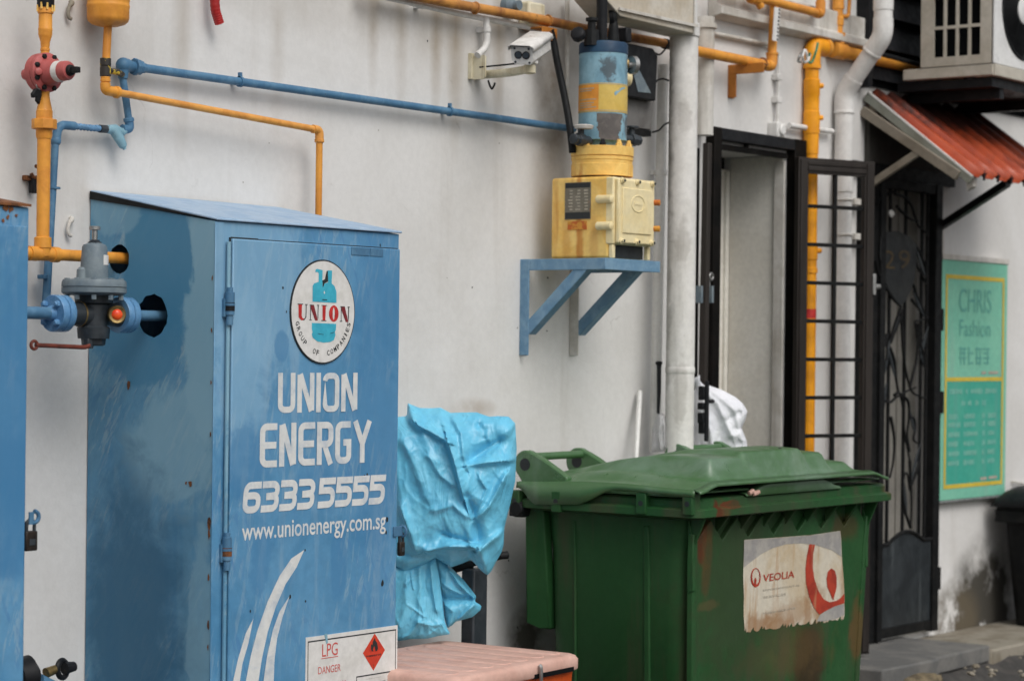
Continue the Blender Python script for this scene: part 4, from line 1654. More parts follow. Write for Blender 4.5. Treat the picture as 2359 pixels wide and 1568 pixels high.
# bottom plug and red lever
zb_ = zl - 235 / pm
g = MB()
g.lathe((xb, YG, zb_ - .022), (0, 0, 1), [(0, .028), (.004, .036), (.022, .038), (.024, .034)], 8)
g.lathe((xb - .03, YG - .01, zb_ - .03), (0, 0, 1), [(0, .016), (.03, .018)], 8)
g.build('bottom_plug', M['castdark'], t, bevel=.002)
a = c2p(345, 1278, YG - .02)
b = c2p(820, 1300, YG - .02)
g = MB()
lv = [a, b, c2p(858, 1285, YG - .02), c2p(866, 1240, YG - .015)]
g.tube(fillet(lv, .02), .0068, 10)
g.ring(a + V((-.006, 0, 0)), (0, 1, 0), .012, .005, 14)
g.build('lever', M['rustrod'], t)

# blackened valve low down between the cabinets
t = thing('pipe_valve', 'blackened valve with a brass stem low between the two cabinets', 'valve', PY(100, 1560, W - .25))


def b0(x, y, yy=W - .25):
    return PY(x / 1.9056 / 1.7364, (1900 + y / 1.9056) / 1.7364, yy)


g = MB()
c = b0(270, 1530)
g.lathe(c + V((-.06, .02, 0)), (1, -.2, .1), [(0, .02), (.005, .055), (.05, .06), (.055, .05), (.07, .03)], 20)
g.build('body', M['black_metal'], t)
g = MB()
g.tube([b0(350, 1505), b0(440, 1470)], [.016, .013], 12)
g.build('stem', M['brass'], t)
g = MB()
g.ring(b0(475, 1475), (.3, -1, .1), .026, .009, 18)
g.tube([b0(490, 1470), b0(565, 1455)], [.02, .015], 10)
g.build('handwheel', M['black_metal'], t)
g = MB()
p = b0(430, 1600)
g.tube([b0(300, 1560), p, V((p.x, p.y, .05))], .02, 12)
g.build('riser', M['blue_pipe'], t)

# ------------------------------------------------------------------ vaporiser on its bracket shelf
M['ostick'] = mat('worn_orange_sticker', (.62, .28, .04), (.5, .12, .02), 30, .5, .56, rough=.6)
BX0, BX1, BY0, BY1 = 7.30, 7.576, 5.10, 5.415
SX0, SX1, SY0 = 7.24, 7.578, 5.105
zs1 = PX(1300, 597, BX0).z            # top of the shelf
t = thing('bracket_shelf', 'pale blue angle iron shelf on two diagonal brackets bolted to the wall', 'shelf', V((7.44, W - .2, zs1 - .4)))
ht = .045
zlow = P(1198, 818).z
for i, x in enumerate((SX0, SX1)):
    g = MB()
    g.box((x, W - .006, zlow), (x + .048, W - .0005, zs1))
    g.box((x, W - .045, zlow), (x + .006, W - .006, zs1))
    g.build('wall_leg', M['blue_brk'] if i == 0 else M['trim'], t, bevel=.002)
    g = MB()
    g.box((x, SY0 + .0065, zs1 - ht), (x + .006, W - .0455, zs1 - .0005))
    g.box((x + .006, SY0 + .0065, zs1 - .006), (x + .045, W - .046, zs1 - .0005))
    g.build('arm', M['blue_brk'], t, bevel=.002)
    g = MB()
    zb_ = P(1215, 768).z
    a, b = V((x + .012, W - .03, zb_ + .012)), V((x + .012, SY0 + .10, zs1 - .025))
    g.bar(a + V((-.0055, 0, 0)), b + V((-.0055, 0, 0)), .006, .046)
    dn = (b - a).normalized()
    nn = V((0, dn.z, -dn.y))
    if nn.z > 0:
        nn = -nn
    g.bar(a + nn * .020 + V((.018, 0, 0)), b + nn * .020 + V((.018, 0, 0)), .042, .006)
    g.build('brace', M['blue_brk'], t, bevel=.002)
    for pz in (P(1187, 648).z, P(1187, 766).z):
        g = MB()
        g.lathe((x + .024, W - .007, pz), (0, -1, 0), [(0, .013), (.009, .013), (.011, .007), (.02, .007)], 6)
        g.build('bolt', M['rust'], t)
g = MB()
g.box((SX0, SY0, zs1 - ht), (SX1 + .048, SY0 + .006, zs1))
g.box((SX0 + .046, SY0 + .0065, zs1 - .0062), (SX1 - .001, SY0 + .045, zs1 - .0007))
g.build('front_rail', M['blue_brk'], t, bevel=.002)

zt1 = PX(1400, 405, BX0).z
va = thing('gas_vaporizer', 'yellow enamel control box carrying a peeling blue cylinder with a yellow label band', 'vaporizer', V((7.44, 5.26, zs1)))
g = MB()
g.box((BX0, BY0 + .035, zs1 + .0015), (BX1 - .03, BY1, zt1))
ye = []
for px_, py_, ry_, rz_, am_ in ((1333, 470, .012, .17, .75), (1336, 560, .016, .10, .7), (1305, 560, .02, .12, .35), (1368, 560, .02, .10, .35), (1280, 500, .012, .2, .3)):
    q_ = PX(px_, py_, BX0)
    ye.append(((BX0, q_.y, q_.z), (.03, ry_, rz_), (.50, .17, .02), am_, 1.2, .5))
patches(M['yellow'], ye, 24)
bxo = g.build('housing', M['yellow'], va, bevel=.012, seg=3)
zf0 = PY(1455, 565, BY0).z
g = MB()
g.box((BX0 + .0, BY0 + .012, zf0 + .0), (BX1, BY0 + .050, zt1 - .004))
g.build('cover_flange', M['cream'], va, bevel=.006)
g = MB()
g.box((BX0 + .012, BY0 - .006, zf0 + .005), (BX1 - .012, BY0 + .0115, zt1 - .010))
cov = g.build('cover', M['cream'], va, bevel=.006)
g = MB()
g.box((BX0 + .035, BY0 - .011, zf0 + .045), (BX1 - .04, BY0 - .0055, zt1 - .045))
g.build('raised_panel', M['cream'], cov, bevel=.003)
g = MB()
cxx, czz = (BX0 + BX1) / 2, (zf0 + zt1) / 2 + .03
pts = [(cxx + .045 * math.cos(2 * math.pi * k / 28), BY0 - .0115, czz + .032 * math.sin(2 * math.pi * k / 28)) for k in range(28)]
g.tube(pts, .0025, 8, False, True)
g.boxc((cxx, BY0 - .0115, czz), (.05, .003, .010))
g.build('embossed_badge', M['cream'], cov)
k = 0
for zz in (zf0 + .014, zt1 - .018):
    for f in (.12, .5, .88):
        g = MB()
        x = BX0 + (BX1 - BX0) * f
        g.lathe((x, BY0 - .004, zz), (0, -1, 0), [(0, .013), (.006, .013), (.007, .008), (.016, .008), (.0165, .0045)], 12)
        bo = g.build('bolt', M['cream'], va)
        g = MB()
        g.lathe((x, BY0 - .0195, zz), (0, -1, 0), [(0, .0062), (.002, .0062)], 8)
        g.build('socket', M['ink'], bo)
for x, f in ((BX1, .27), (BX1, .66), (BX0, .27), (BX0, .66)):
    zz = zf0 + (zt1 - zf0) * f
    g = MB()
    if x == BX1:
        g.lathe((x - .012, BY0 + .004, zz), (.4, -1, 0), [(0, .012), (.03, .012), (.031, .007)], 12)
        g.build('side_bolt', M['ostick'], cov)
    else:
        g.lathe((BX0 - .004, BY0 + .085, zz), (0, -1, 0), [(0, .014), (.004, .017), (.07, .016), (.074, .010)], 14)
        g.build('hinge_lug', M['cream'], cov)
g = MB()
for x in (BX0 + .004, BX1 - .028):
    g.box((x, BY0 + .015, zs1 + .0015), (x + .02, BY0 + .034, zf0 - .001))
g.build('feet', M['cream'], va, bevel=.003)
g = MB()
g.box((BX0 + .03, BY0 + .0335, zs1 + .004), (BX1 - .035, BY0 + .0348, zf0 - .001))
g.build('cable_opening', M['ink'], va, smooth=0)
# data plate on the side facing the street's left
g = MB()
p0, p1 = PX(1302, 506, BX0), PX(1362, 419, BX0)
g.box((BX0 - .003, p1.y, p0.z), (BX0 - .0004, p0.y, p1.z))
M['dplate'] = mat('brown_grey_data_plate', (.16, .145, .11), (.20, .18, .14), 20, rough=.45, rust=((.40, .13, .02), 14, .60, .70))
dpl = g.build('data_plate', M['dplate'], va)
g = MB()
H_, D_ = p1.z - p0.z, p0.y - p1.y
g.box((BX0 - .0036, p1.y + .002, p1.z - H_ * .15), (BX0 - .0031, p0.y - .002, p1.z - .002))
g.box((BX0 - .0036, p1.y + .002, p0.z + .002), (BX0 - .0031, p0.y - .002, p0.z + H_ * .19))
g.build('plate_bands', M['ink'], dpl, smooth=0)
g = MB()
for r_ in range(7):
    z = p0.z + H_ * (.25 + r_ * .085)
    for c in range(3):
        y = p1.y + D_ * (.10 + .3 * c)
        g.box((BX0 - .0036, y, z), (BX0 - .0031, y + D_ * random.uniform(.1, .2), z + H_ * .035))
g.build('plate_print', M['letter_dim'], dpl, smooth=0)
g = MB()
p0, p1 = PX(1308, 530, BX0), PX(1352, 509, BX0)
g.box((BX0 - .002, p1.y, p0.z), (BX0 - .0003, p0.y, p1.z))
g.build('warning_sticker', M['ostick'], va)

CXv, CYv = 7.435, 5.262


def vz(py):
    return PY(1387, py, CYv).z


pc = V((CXv, CYv, 2.4))


def vr(w_):
    return RAD(w_, pc)


g = MB()
g.lathe((CXv, CYv, 0), (0, 0, 1), [(vz(408), vr(143)), (vz(381), vr(143)), (vz(380), vr(140)), (vz(372), vr(140)), (vz(371), vr(143)), (vz(364), vr(143))], 48)
g.build('neck', M['yellow'], va)
g = MB()
g.lathe((CXv, CYv, 0), (0, 0, 1), [(vz(364), vr(138)), (vz(362), vr(138))], 48)
g.lathe((CXv, CYv, 0), (0, 0, 1), [(vz(362), vr(143)), (vz(361), vr(145)), (vz(341), vr(145)), (vz(340), vr(142))], 48)
fl_ = g.build('top_flange', M['yellow'], va)
for k in range(10):
    a = 2 * math.pi * k / 10
    g = MB()
    x, y = CXv + vr(126) * math.cos(a), CYv + vr(126) * math.sin(a)
    g.lathe((x, y, vz(341) - .001), (0, 0, 1), [(0, .013), (.012, .013), (.014, .010), (.028, .007)], 6)
    g.build('bolt', M['yellow'] if k % 3 else M['black_metal'], fl_)
g = MB()
g.lathe((CXv, CYv, 0), (0, 0, 1), [(vz(340), vr(80)), (vz(326), vr(80)), (vz(325), vr(112)), (vz(263), vr(112)), (vz(197), vr(112)), (vz(126), vr(112))], 56)
M['teal_peel'] = mat('peeling_blue_cylinder_paint', (.25, .43, .52), (.17, .32, .41), 9, .4, .62, rough=.5, streak=((.10, .085, .08), .75, 13, .60, .69), rust=((.06, .045, .04), 13, .665, .70))
pq = PY(1395, 165, CYv) - FWD * vr(112)
pr = PY(1425, 300, CYv) - FWD * vr(112)
patches(M['teal_peel'], [((pq.x, pq.y, pq.z), (.024, .05, .045), (.05, .045, .045), .75, 4.0, .4), ((pr.x, pr.y, pr.z), (.03, .06, .07), (.10, .09, .085), .8, 3.0, .2),
                         ((pq.x - .04, pq.y, pq.z - .085), (.03, .05, .018), (.05, .045, .04), .8, 2.4, .2)], 34)
vcyl = g.build('cylinder', M['teal_peel'], va)
g = MB()
# bare grey primer where the paint has come off low on the cylinder
n, m = 30, 12
vs, fs = [], []
rr = vr(112) + .0007
for j in range(m + 1):
    for i in range(n + 1):
        a = R(-170 + 84 * i / n)
        z = vz(327) + (vz(266) - vz(327)) * j / m
        vs.append(V((CXv + rr * math.cos(a), CYv + rr * math.sin(a), z)))
for j in range(m):
    for i in range(n):
        u, v = (i + .5) / n, (j + .5) / m
        edge = min(u, 1 - u) * 1.6 + .12 * noise.noise(V((u * 7, v * 6, 2))) + (.25 * (v - .4) if u > .5 else 0)
        if edge > .22 + .35 * max(0, .55 - v) * (1 if u < .5 else .1):
            a = j * (n + 1) + i
            fs.append((a, a + 1, a + n + 2, a + n + 1))
g.add(vs, fs)
M['primer'] = mat('bare_grey_primer', (.15, .135, .125), (.11, .10, .095), 18, rough=.8)
g.build('bare_patch', M['primer'], vcyl)
g = MB()
g.lathe((CXv, CYv, 0), (0, 0, 1), [(vz(263), vr(112) + .001), (vz(197), vr(112) + .001)], 56, False)
M['lblband'] = mat('yellow_label_band', (.62, .42, .085), (.66, .47, .12), 7, rough=.4, rust=((.25, .38, .38), 9, .72, .78))
vb = g.build('label_band', M['lblband'], vcyl)


def on_cyl(mb, a0, a1, y0, y1, dr, n=8):
    pts = []
    for j in (0, 1):
        for i in range(n + 1):
            a = R(a0 + (a1 - a0) * i / n)
            pts.append(V((CXv + (vr(112) + dr) * math.cos(a), CYv + (vr(112) + dr) * math.sin(a), vz(y0 if j else y1))))
    mb.add(pts, [(i, i + 1, n + 2 + i, n + 1 + i) for i in range(n)])


g = MB()
on_cyl(g, -230, -155, 199, 261, .0014, 12)
g.build('orange_block', M['orange'], vb)
g = MB()
on_cyl(g, -240, -20, 198.5, 200, .0018, 30)
on_cyl(g, -240, -20, 259, 260.5, .0018, 30)
for yy in (208, 213, 233, 241, 246, 251):
    on_cyl(g, -212, -172 + (yy % 3) * 6, yy, yy + 2.2, .0019, 8)
g.build('band_print', M['letter_dim'], vb)
g = MB()
pts = []
for i in range(14):
    f = i / 13
    pts.append((-118 + 34 * f, 218 - 14 * math.sin(f * math.pi * .55)))
for i in range(14):
    f = 1 - i / 13
    pts.append((-118 + 34 * f + 2, 226 - 19 * math.sin(f * math.pi * .5)))
g.sheet([V((CXv + (vr(112) + .002) * math.cos(R(a)), CYv + (vr(112) + .002) * math.sin(R(a)), vz(y))) for a, y in pts])
g.build('swoosh_print', M['teal'], vb)
g = MB()
g.lathe((CXv, CYv, 0), (0, 0, 1), [(vz(126), vr(114)), (vz(105), vr(113)), (vz(100), vr(108)), (vz(96), vr(60)), (vz(94), .01)], 48)
g.build('cap', M['navy'], va)
# fittings on the cap
ztop = vz(99)


def vq(px, py, dy=0.0):
    return PY(px, py, CYv + dy)


g = MB()
a = vq(1386, 95)
g.cyl((a.x, CYv, ztop - .03), (a.x - .0, CYv, vq(1386, -40).z), vr(26), 16)
g.build('vent_pipe', M['black_metal'], va)
g = MB()
a = vq(1363, 90)
g.lathe((a.x, CYv, 0), (0, 0, 1), [(ztop - .02, vr(38)), (vq(1363, 70).z, vr(34)), (vq(1363, 69).z, vr(20)), (vq(1363, 50).z, vr(20)), (vq(1363, 49).z, vr(29)), (vq(1363, 42).z, vr(29)), (vq(1363, 41).z, vr(20))], 10)
g.build('relief_valve', M['rubber'], va)
g = MB()
a = vq(1413, 90)
g.lathe((a.x, CYv, 0), (0, 0, 1), [(ztop - .02, vr(32)), (vq(1413, 60).z, vr(22)), (vq(1413, 45).z, vr(15))], 12)
b = vq(1420, 42)
g.lathe(b + V((-.02, .02, 0)), (.5, -.8, .1), [(0, vr(42)), (.018, vr(44)), (.03, vr(26))], 20)
g.build('pressure_gauge', M['rubber'], va)
g = MB()
a = vq(1438, 92)
g.boxc((a.x, CYv, vq(1438, 82).z), (vr(44), .05, .06))
g.lathe((vq(1344, 85).x, CYv + .02, vq(1344, 84).z), (-1, -.3, .5), [(0, .03), (.03, .03), (.035, .015)], 10)
g.build('solenoid', M['black_metal'], va, bevel=.006)
# silver dial at the side
a = vq(1430, 148, -.06)
g = MB()
g.lathe(a, (1, -.35, 0), [(-.03, .012), (.012, .012), (.013, .026), (.022, .028)], 20)
g.build('side_port', M['brass'], va)
g = MB()
b = a + V((1, -.35, 0)).normalized() * .024
g.lathe(b, (1, -.35, 0), [(0, .012), (.025, .012), (.026, .036), (.045, .037), (.047, .033), (.0455, .030)], 28)
g.build('dial', M['steel'], va)
b = vq(1444, 181, .03)
g = MB()
g.lathe(b, (.9, -.5, 0), [(-.03, .02), (0, .033), (.006, .034), (.012, .03), (.013, .012)], 24)
g.build('cream_knob', M['cream'], va)
# cocks near the foot of the cylinder
for px, py, sg_, nm in ((1338, 322, -1, 'inlet_cock'), (1455, 322, 1, 'outlet_cock')):
    c = vq(px, py)
    g = MB()
    g.cyl((CXv + sg_ * vr(100), CYv, c.z), (c.x + sg_ * .02, CYv, c.z), .018, 14)
    g.lathe((c.x, CYv, c.z), (sg_, 0, 0), [(-.01, .026), (.025, .026), (.028, .018), (.05, .022), (.055, .012)], 8)
    g.lathe((c.x, CYv, c.z), (0, 0, 1), [(0, .014), (.045, .013), (.046, .03), (.055, .03)], 10)
    g.build(nm, M['castdark'], va, bevel=.002)
g = MB()
c = vq(1345, 297, -.02)
g.lathe(c, (0, 0, 1), [(0, .035), (.012, .04), (.016, .03)], 14)
g.build('pale_handle', M['trim'], va)

# black hood lamp beside the cylinder and grey box behind
a = P(1480, 170, .10)
t = thing('flood_lamp', 'black sloping floodlight hood behind the blue cylinder above a grey box', 'lamp', a)
g = MB()
pl = [P(1440, 98, .17), P(1505, 112, .17), P(1516, 128, .17), P(1511, 233, .17), P(1440, 222, .17)]
g.prism(pl, (0, .12, 0))
g.build('hood', M['black_metal'], t, bevel=.006)
g = MB()
g.add([P(1450, 135, .172), P(1462, 140, .172), P(1500, 215, .172), P(1470, 212, .172)], [(0, 1, 2, 3)])
g.build('lamp_glass', M['castgrey'], t)
g = MB()
pl = [P(1438, 224, .13), P(1508, 234, .13), P(1500, 300, .13), P(1438, 292, .13)]
g.prism(pl, (0, .128, 0))
M['boxgrey'] = mat('grey_box_paint', (.15, .145, .14), (.11, .105, .10), 7, rough=.6)
g.build('ballast_box', M['boxgrey'], t, bevel=.004)
g = MB()
g.prism([P(1438, 293, .135), P(1500, 301, .135), P(1500, 315, .135), P(1438, 307, .135)], (0, .13, 0))
g.build('base_rail', M['black'], t)

# black rubber hose
g = MB()
hp_ = [P(1268, 70, .10), P(1275, 95, .10), P(1285, 150, .12), P(1299, 215, .15), P(1310, 275, .18), P(1317, 330, .20), P(1319, 352, .20)]
g.tube(smooth_path(hp_, 8), RAD(16.5, hp_[2]), 14)
g.build('hose', M['rubber'], label='black rubber hose hanging from the orange bracket down to the yellow flange', cat='hose')

# ------------------------------------------------------------------ CCTV camera and its junction box
t = thing('junction_box', 'ivory square junction box on the wall under a white conduit', 'box', P(1105, 188, .0))
a, b = P(1083, 187, 0), P(1117, 126, 0)
x0 = P(1078, 150, 0).x
x1 = P(1117, 150, .075).x
g = MB()
g.box((x0 + .01, W - .075, P(1100, 183, .04).z), (x1, W - .018, P(1100, 128, .04).z))
g.box((x0, W - .0175, P(1100, 186, .0).z), (x1 + .006, W - .0005, P(1100, 127, .0).z))
g.build('case', M['ivory'], t, bevel=.006)
g = MB()
g.box((x0 + .014, W - .081, P(1100, 180, .04).z), (x1 - .004, W - .0755, P(1100, 131, .04).z))
g.build('cover', M['ivory'], t, bevel=.004)
g = MB()
g.tube(smooth_path([P(1125, 186, .03), P(1128, 196, .04), P(1133, 205, .04), P(1138, 198, .05), P(1140, 192, .06)], 6), .004, 8)
g.build('loose_wire', M['rubber'], t)

t = thing('security_camera', 'white twin lens bullet camera on an ivory arm looking down the lane', 'camera', P(1205, 178, .15))
Yc = W - .33
fc_ = PY(1203, 128, Yc)
dcam = (FWD * .25 + RGT * .068 + UP * .080)
rear = fc_ + dcam
dd = (fc_ - rear).normalized()
side = dd.cross(UP).normalized()         # to the picture's left when the lens faces us
upc = side.cross(dd).normalized()
if upc.z < 0:
    upc = -upc
mpx = (fc_ - EYE).dot(FWD) / FPX
hw, hh = 27 * mpx, 22 * mpx


def cp(a, b, c):
    return fc_ + RGT_c * a + upc * b - dd * c


RGT_c = (RGT - dd * RGT.dot(dd)).normalized()
L_ = (rear - fc_).length
oct_ = []
for a, b in ((-1, -.55), (-.72, -1), (.72, -1), (1, -.55), (1, .75), (.8, 1), (-.8, 1), (-1, .75)):
    oct_.append((a * hw, b * hh))
g = MB()
g.prism([cp(a, b, .004) for a, b in oct_], -dd * L_)
cb = g.build('body', M['camwhite'], t, bevel=.006)
g = MB()
g.prism([cp(a * .97, b * .97, -.002) for a, b in oct_], -dd * .0055)
ff = g.build('front_glass', M['plate'], cb, bevel=.002)
for k, a in enumerate((-.32, .36)):
    g = MB()
    g.lathe(cp(a * hw, .05 * hh, -.003), dd, [(-.001, hw * .34), (.003, hw * .34), (.004, hw * .30), (.002, hw * .26)], 24)
    g.build('lens', M['glassblk'], cb)
g = MB()
for a, b in ((-.62, .72), (.62, .72), (-.62, -.72), (.62, -.72)):
    g.lathe(cp(a * hw, b * hh, -.002), dd, [(0, .0045), (.0015, .0045)], 8)
g.build('screws', M['castdark'], ff)
g = MB()
roof = [cp(-1.10 * hw, 1.02 * hh, -.022), cp(1.10 * hw, 1.02 * hh, -.022), cp(1.10 * hw, 1.02 * hh, L_ + .01), cp(-1.10 * hw, 1.02 * hh, L_ + .01)]
q = [cp(-1.12 * hw, .5 * hh, -.010), cp(-1.10 * hw, .95 * hh, -.02), cp(-.85 * hw, 1.16 * hh, -.024), cp(.85 * hw, 1.16 * hh, -.024), cp(1.10 * hw, .95 * hh, -.02), cp(1.12 * hw, .5 * hh, -.010)]
q2 = [p - dd * (L_ + .035) for p in q]
g.add(q + q2, [(i, i + 1, 7 + i, 6 + i) for i in range(5)])
g.build('sunshield', M['camwhite'], t, solid=.004)
g = MB()
g.tube([cp(-.85 * hw, 1.08 * hh, -.021), cp(.85 * hw, 1.08 * hh, -.021)], .0035, 8)
g.build('shield_lip', M['ink'], t)
# arm
j0 = P(1120, 172, .05)
j1 = cp(.15 * hw, -1.75 * hh, .07)
g = MB()
g.tube(smooth_path([V((j0.x, W - .001, j0.z)), j0, j0.lerp(j1, .55) + V((0, 0, -.004)), j1], 6), [.018, .018, .018, .018, .018, .018] + [.0165] * 13, 12)
g.lathe(j1 + V((0, 0, -.02)), (0, 0, 1), [(0, .016), (.004, .024), (.03, .024), (.036, .017)], 18)
g.build('arm', M['ivory'], t)
g = MB()
g.cyl(j1, cp(.15 * hw, -.9 * hh, .07), .016, 14)
g.boxc(cp(.15 * hw, -1.05 * hh, .07), (.05, .05, .012))
g.build('pivot', M['camwhite'], t, bevel=.002)
g = MB()
g.tube(smooth_path([cp(-.1 * hw, -.98 * hh, .06), j0.lerp(j1, .5) + V((0, -.02, .028)), V((x1 + .0, W - .05, P(1133, 160, .05).z))], 8), .0035, 8)
g.build('cable', M['rubber'], t)

# ------------------------------------------------------------------ orange service pipe along the top with its supports
SO = .07


def slab_pts(*pp, off):
    return [P(x, y, off) for x, y in pp]


t = thing('gas_service_pipe', 'long grimy orange service pipe sloping along the top of the wall', 'pipe', P(1200, 40, SO))
pts = slab_pts((840, -32), (1037, 8), (1230, 42), (1345, 66), (1545, 103), off=SO)
rg = RAD(22, pts[2])
g = MB()
g.tube(pts, rg, 16)
g.build('pipe', M['orange_dirty'], t)
g = MB()
a = P(1530, 101, SO)
g.cyl(a, a + (pts[-1] - pts[-2]).normalized() * .05, rg * 1.2, 16)
g.build('socket', M['black_metal'], t)
for px, py in ((1262, 48), (1095, 19)):
    c = P(px, py, SO)
    g = MB()
    g.ring(c, (pts[3] - pts[2]), rg * 1.12, .004, 20)
    g.build('u_bolt', M['orange_dirty'], t)
t = thing('pipe_bracket', 'ochre angle bracket under the orange service pipe behind the camera', 'bracket', P(1262, 78, SO))
a, b = P(1247, 90, SO + .03), P(1291, 62, SO + .03)
g = MB()
g.box((a.x, W - SO - .035, a.z + .0), (a.x + .10, W - SO - .029, b.z - .012))
g.box((a.x, W - SO - .0285, b.z - .020), (a.x + .10, W - .001, b.z - .013))
g.build('angle', M['ochre'], t, bevel=.002)
g = MB()
c = P(1268, 55, SO + .036)
g.lathe((c.x, c.y + .002, (a.z + b.z) / 2 - .004), (0, -1, 0), [(0, .010), (.007, .010)], 6)
g.build('bolt', M['rust'], t)

# white conduits
WH = 'white conduits along the top of the wall'


def conduit(name, label, pp, wpx, off, mt, boxes=(), saddles=(), fil=.04):
    pts = [P(x, y, off) for x, y in pp]
    r_ = RAD(wpx, pts[0])
    t = thing(name, label, 'conduit', pts[0])
    g = MB()
    g.tube(fillet(pts, fil) if len(pts) > 2 else pts, r_, 14)
    g.build('tube', mt, t)
    for i, j, f in saddles:
        a, b = pts[i], pts[j]
        c = a.lerp(b, f)
        g = MB()
        g.lathe(c, b - a, [(-.010, r_ * 1.25), (.010, r_ * 1.25)], 14)
        g.boxc((c.x, W - off / 2, c.z), (.02, max(off - .002, .01), .02))
        g.build('saddle', mt, t)
    return t


conduit('conduit', 'grey-white conduit running just under the orange service pipe', [(880, -8), (1060, 32), (1270, 74)], 15, .035, M['white_dirty'], saddles=((0, 1, .5),))
conduit('conduit', 'short white conduit dropping from the top into the ivory junction box', [(1120, 40), (1122, 96), (1117, 112), (1100, 128)], 16, .045, M['white'], saddles=((0, 1, .5),), fil=.03)
conduit('conduit', 'white pipe between the grey box and the thick white downpipe', [(1528, 150), (1517, 600), (1508, 1040)], 25, .05, M['white'], saddles=((0, 1, .55),))
conduit('conduit', 'dark thin pipe coming down the wall left of the blue cylinder', [(1307, 0), (1306, 240)], 11, .03, M['trim'])
conduit('conduit', 'wide white pipe half hidden behind the thick downpipe under the gutter', [(1625, 40), (1623, 180), (1621, 312)], 44, .045, M['trim'], saddles=((0, 1, .15),))
conduit('conduit', 'slim white conduit above the first doorway with a shadow under it', [(1590, 66), (1772, 103), (1795, 130)], 10, .02, M['trim'], fil=.02)
t = conduit('conduit', 'thin white conduit dropping to a little box beside the tall orange pipe', [(1795, 128), (1793, 205), (1791, 290)], 8, .025, M['white'])
g = MB()
a = P(1790, 300, .03)
g.boxc((a.x, W - .028, a.z), (.075, .055, .07))
g.lathe((a.x, W - .055, a.z), (0, -1, 0), [(0, .028), (.012, .026)], 16)
g.build('switch_box', M['white'], t, bevel=.008)
g = MB()
for py in (178, 230):
    c = P(1793, py, .025)
    g.boxc((c.x, W - .018, c.z), (.04, .034, .03))
g.build('saddle', M['white'], t, bevel=.003)
a, b = P(1818, 289, .03), P(1918, 303, .03)
g = MB()
g.tube([a, b], .013, 12)
g.build('side_tube', M['white'], t)

# upper clutter: little sensor and box near the top
g = MB()
a = P(1178, 14, .03)
g.lathe((a.x, W - .001, a.z), (0, -1, 0), [(0, .035), (.03, .035), (.05, .02), (.07, .02)], 16)
g.build('wall_sensor', M['castgrey'], label='little grey sensor above the orange service pipe near the security camera', cat='sensor')
g = MB()
a = P(1225, 36, .03)
g.boxc((a.x, W - .03, a.z), (.11, .058, .10))
g.build('cable_box', M['ivory'], bevel=.01, label='ivory cable box half hidden behind the orange service pipe', cat='box')

# gutter outlet above the thick downpipe
t = thing('rain_gutter', 'grimy white metal gutter corner jutting out over the thick downpipe', 'gutter', P(1510, 60, .45))
g = MB()
pl = [P(1360, -60, .28), P(1395, -2, .28), P(1430, 38, .28), P(1548, 66, .28), P(1604, 79, .28), P(1606, -60, .28)]
g.prism(pl, (0, .15, 0))
M['gutter'] = mat('grimy_gutter_paint', (.58, .54, .47), (.48, .42, .33), 4, .4, .62, rough=.6, streak=((.30, .14, .05), .5, 6, .55, .72))
g.build('trough', M['gutter'], t, bevel=.004)
g = MB()
a, b = P(1600, -60, .285), P(1607, 82, .285)
g.box((a.x, W - .292, b.z - .004), (a.x + .018, W - .2805, a.z))
g.build('end_trim', M['white'], t, bevel=.003)
g = MB()
a, b = P(1425, 24, .285), P(1605, 64, .285)
g.prism([a, b, b + V((0, 0, .012)), a + V((0, 0, .012))], (0, -.008, 0))
g.build('lip', M['trim'], t)

# thick white downpipe
dp = P(1571, 500, .20)
t = thing('drain_pipe', 'thick grimy white downpipe standing in front of the wall behind the green bin', 'pipe', V((dp.x, dp.y, 0)))
rdp = RAD(66, dp)
zt_ = P(1571, 70, .20).z
le = dp - RGT * rdp * .9
fr2 = dp - FWD * rdp
patches(M['white_dirty'], [((le.x, le.y, P(1545, y_, .2).z), (.035, .035, rz_), (.13, .12, .105), am_, 1.6, .6) for y_, rz_, am_ in ((130, .35, .5), (330, .35, .6), (430, .3, .55), (600, .45, .5), (800, .4, .4))]
        + [((fr2.x, fr2.y, P(1571, y_, .2).z), (.03, .03, rz_), (.20, .17, .14), am_, 2.4, .3) for y_, rz_, am_ in ((270, .07, .30), (560, .09, .28), (900, .14, .3))], 14)
g = MB()
g.cyl((dp.x, dp.y, .0), (dp.x, dp.y, zt_ + .02), rdp, 32)
g.build('pipe', M['white_dirty'], t)
g = MB()
g.lathe((dp.x, dp.y, zt_ - .03), (0, 0, 1), [(0, rdp * 1.02), (.004, rdp * 1.09), (.06, rdp * 1.09)], 32)
g.build('socket', M['white'], t)
g = MB()
zz = P(1571, 860, .2).z
g.lathe((dp.x, dp.y, zz), (0, 0, 1), [(0, rdp * 1.01), (.003, rdp * 1.035), (.025, rdp * 1.035), (.028, rdp * 1.01)], 32)
g.build('pipe_band', M['white_dirty'], t)
g = MB()
for pp in ([(1508, 122), (1520, 126), (1534, 112), (1540, 100)], [(1510, 190), (1517, 184), (1528, 182), (1540, 186)], [(1503, 305), (1518, 300), (1530, 288), (1542, 282)]):
    g.tube(smooth_path([P(x, y, .09) for x, y in pp], 6), .004, 8)
g.build('cable_ties', M['rubber'], t)

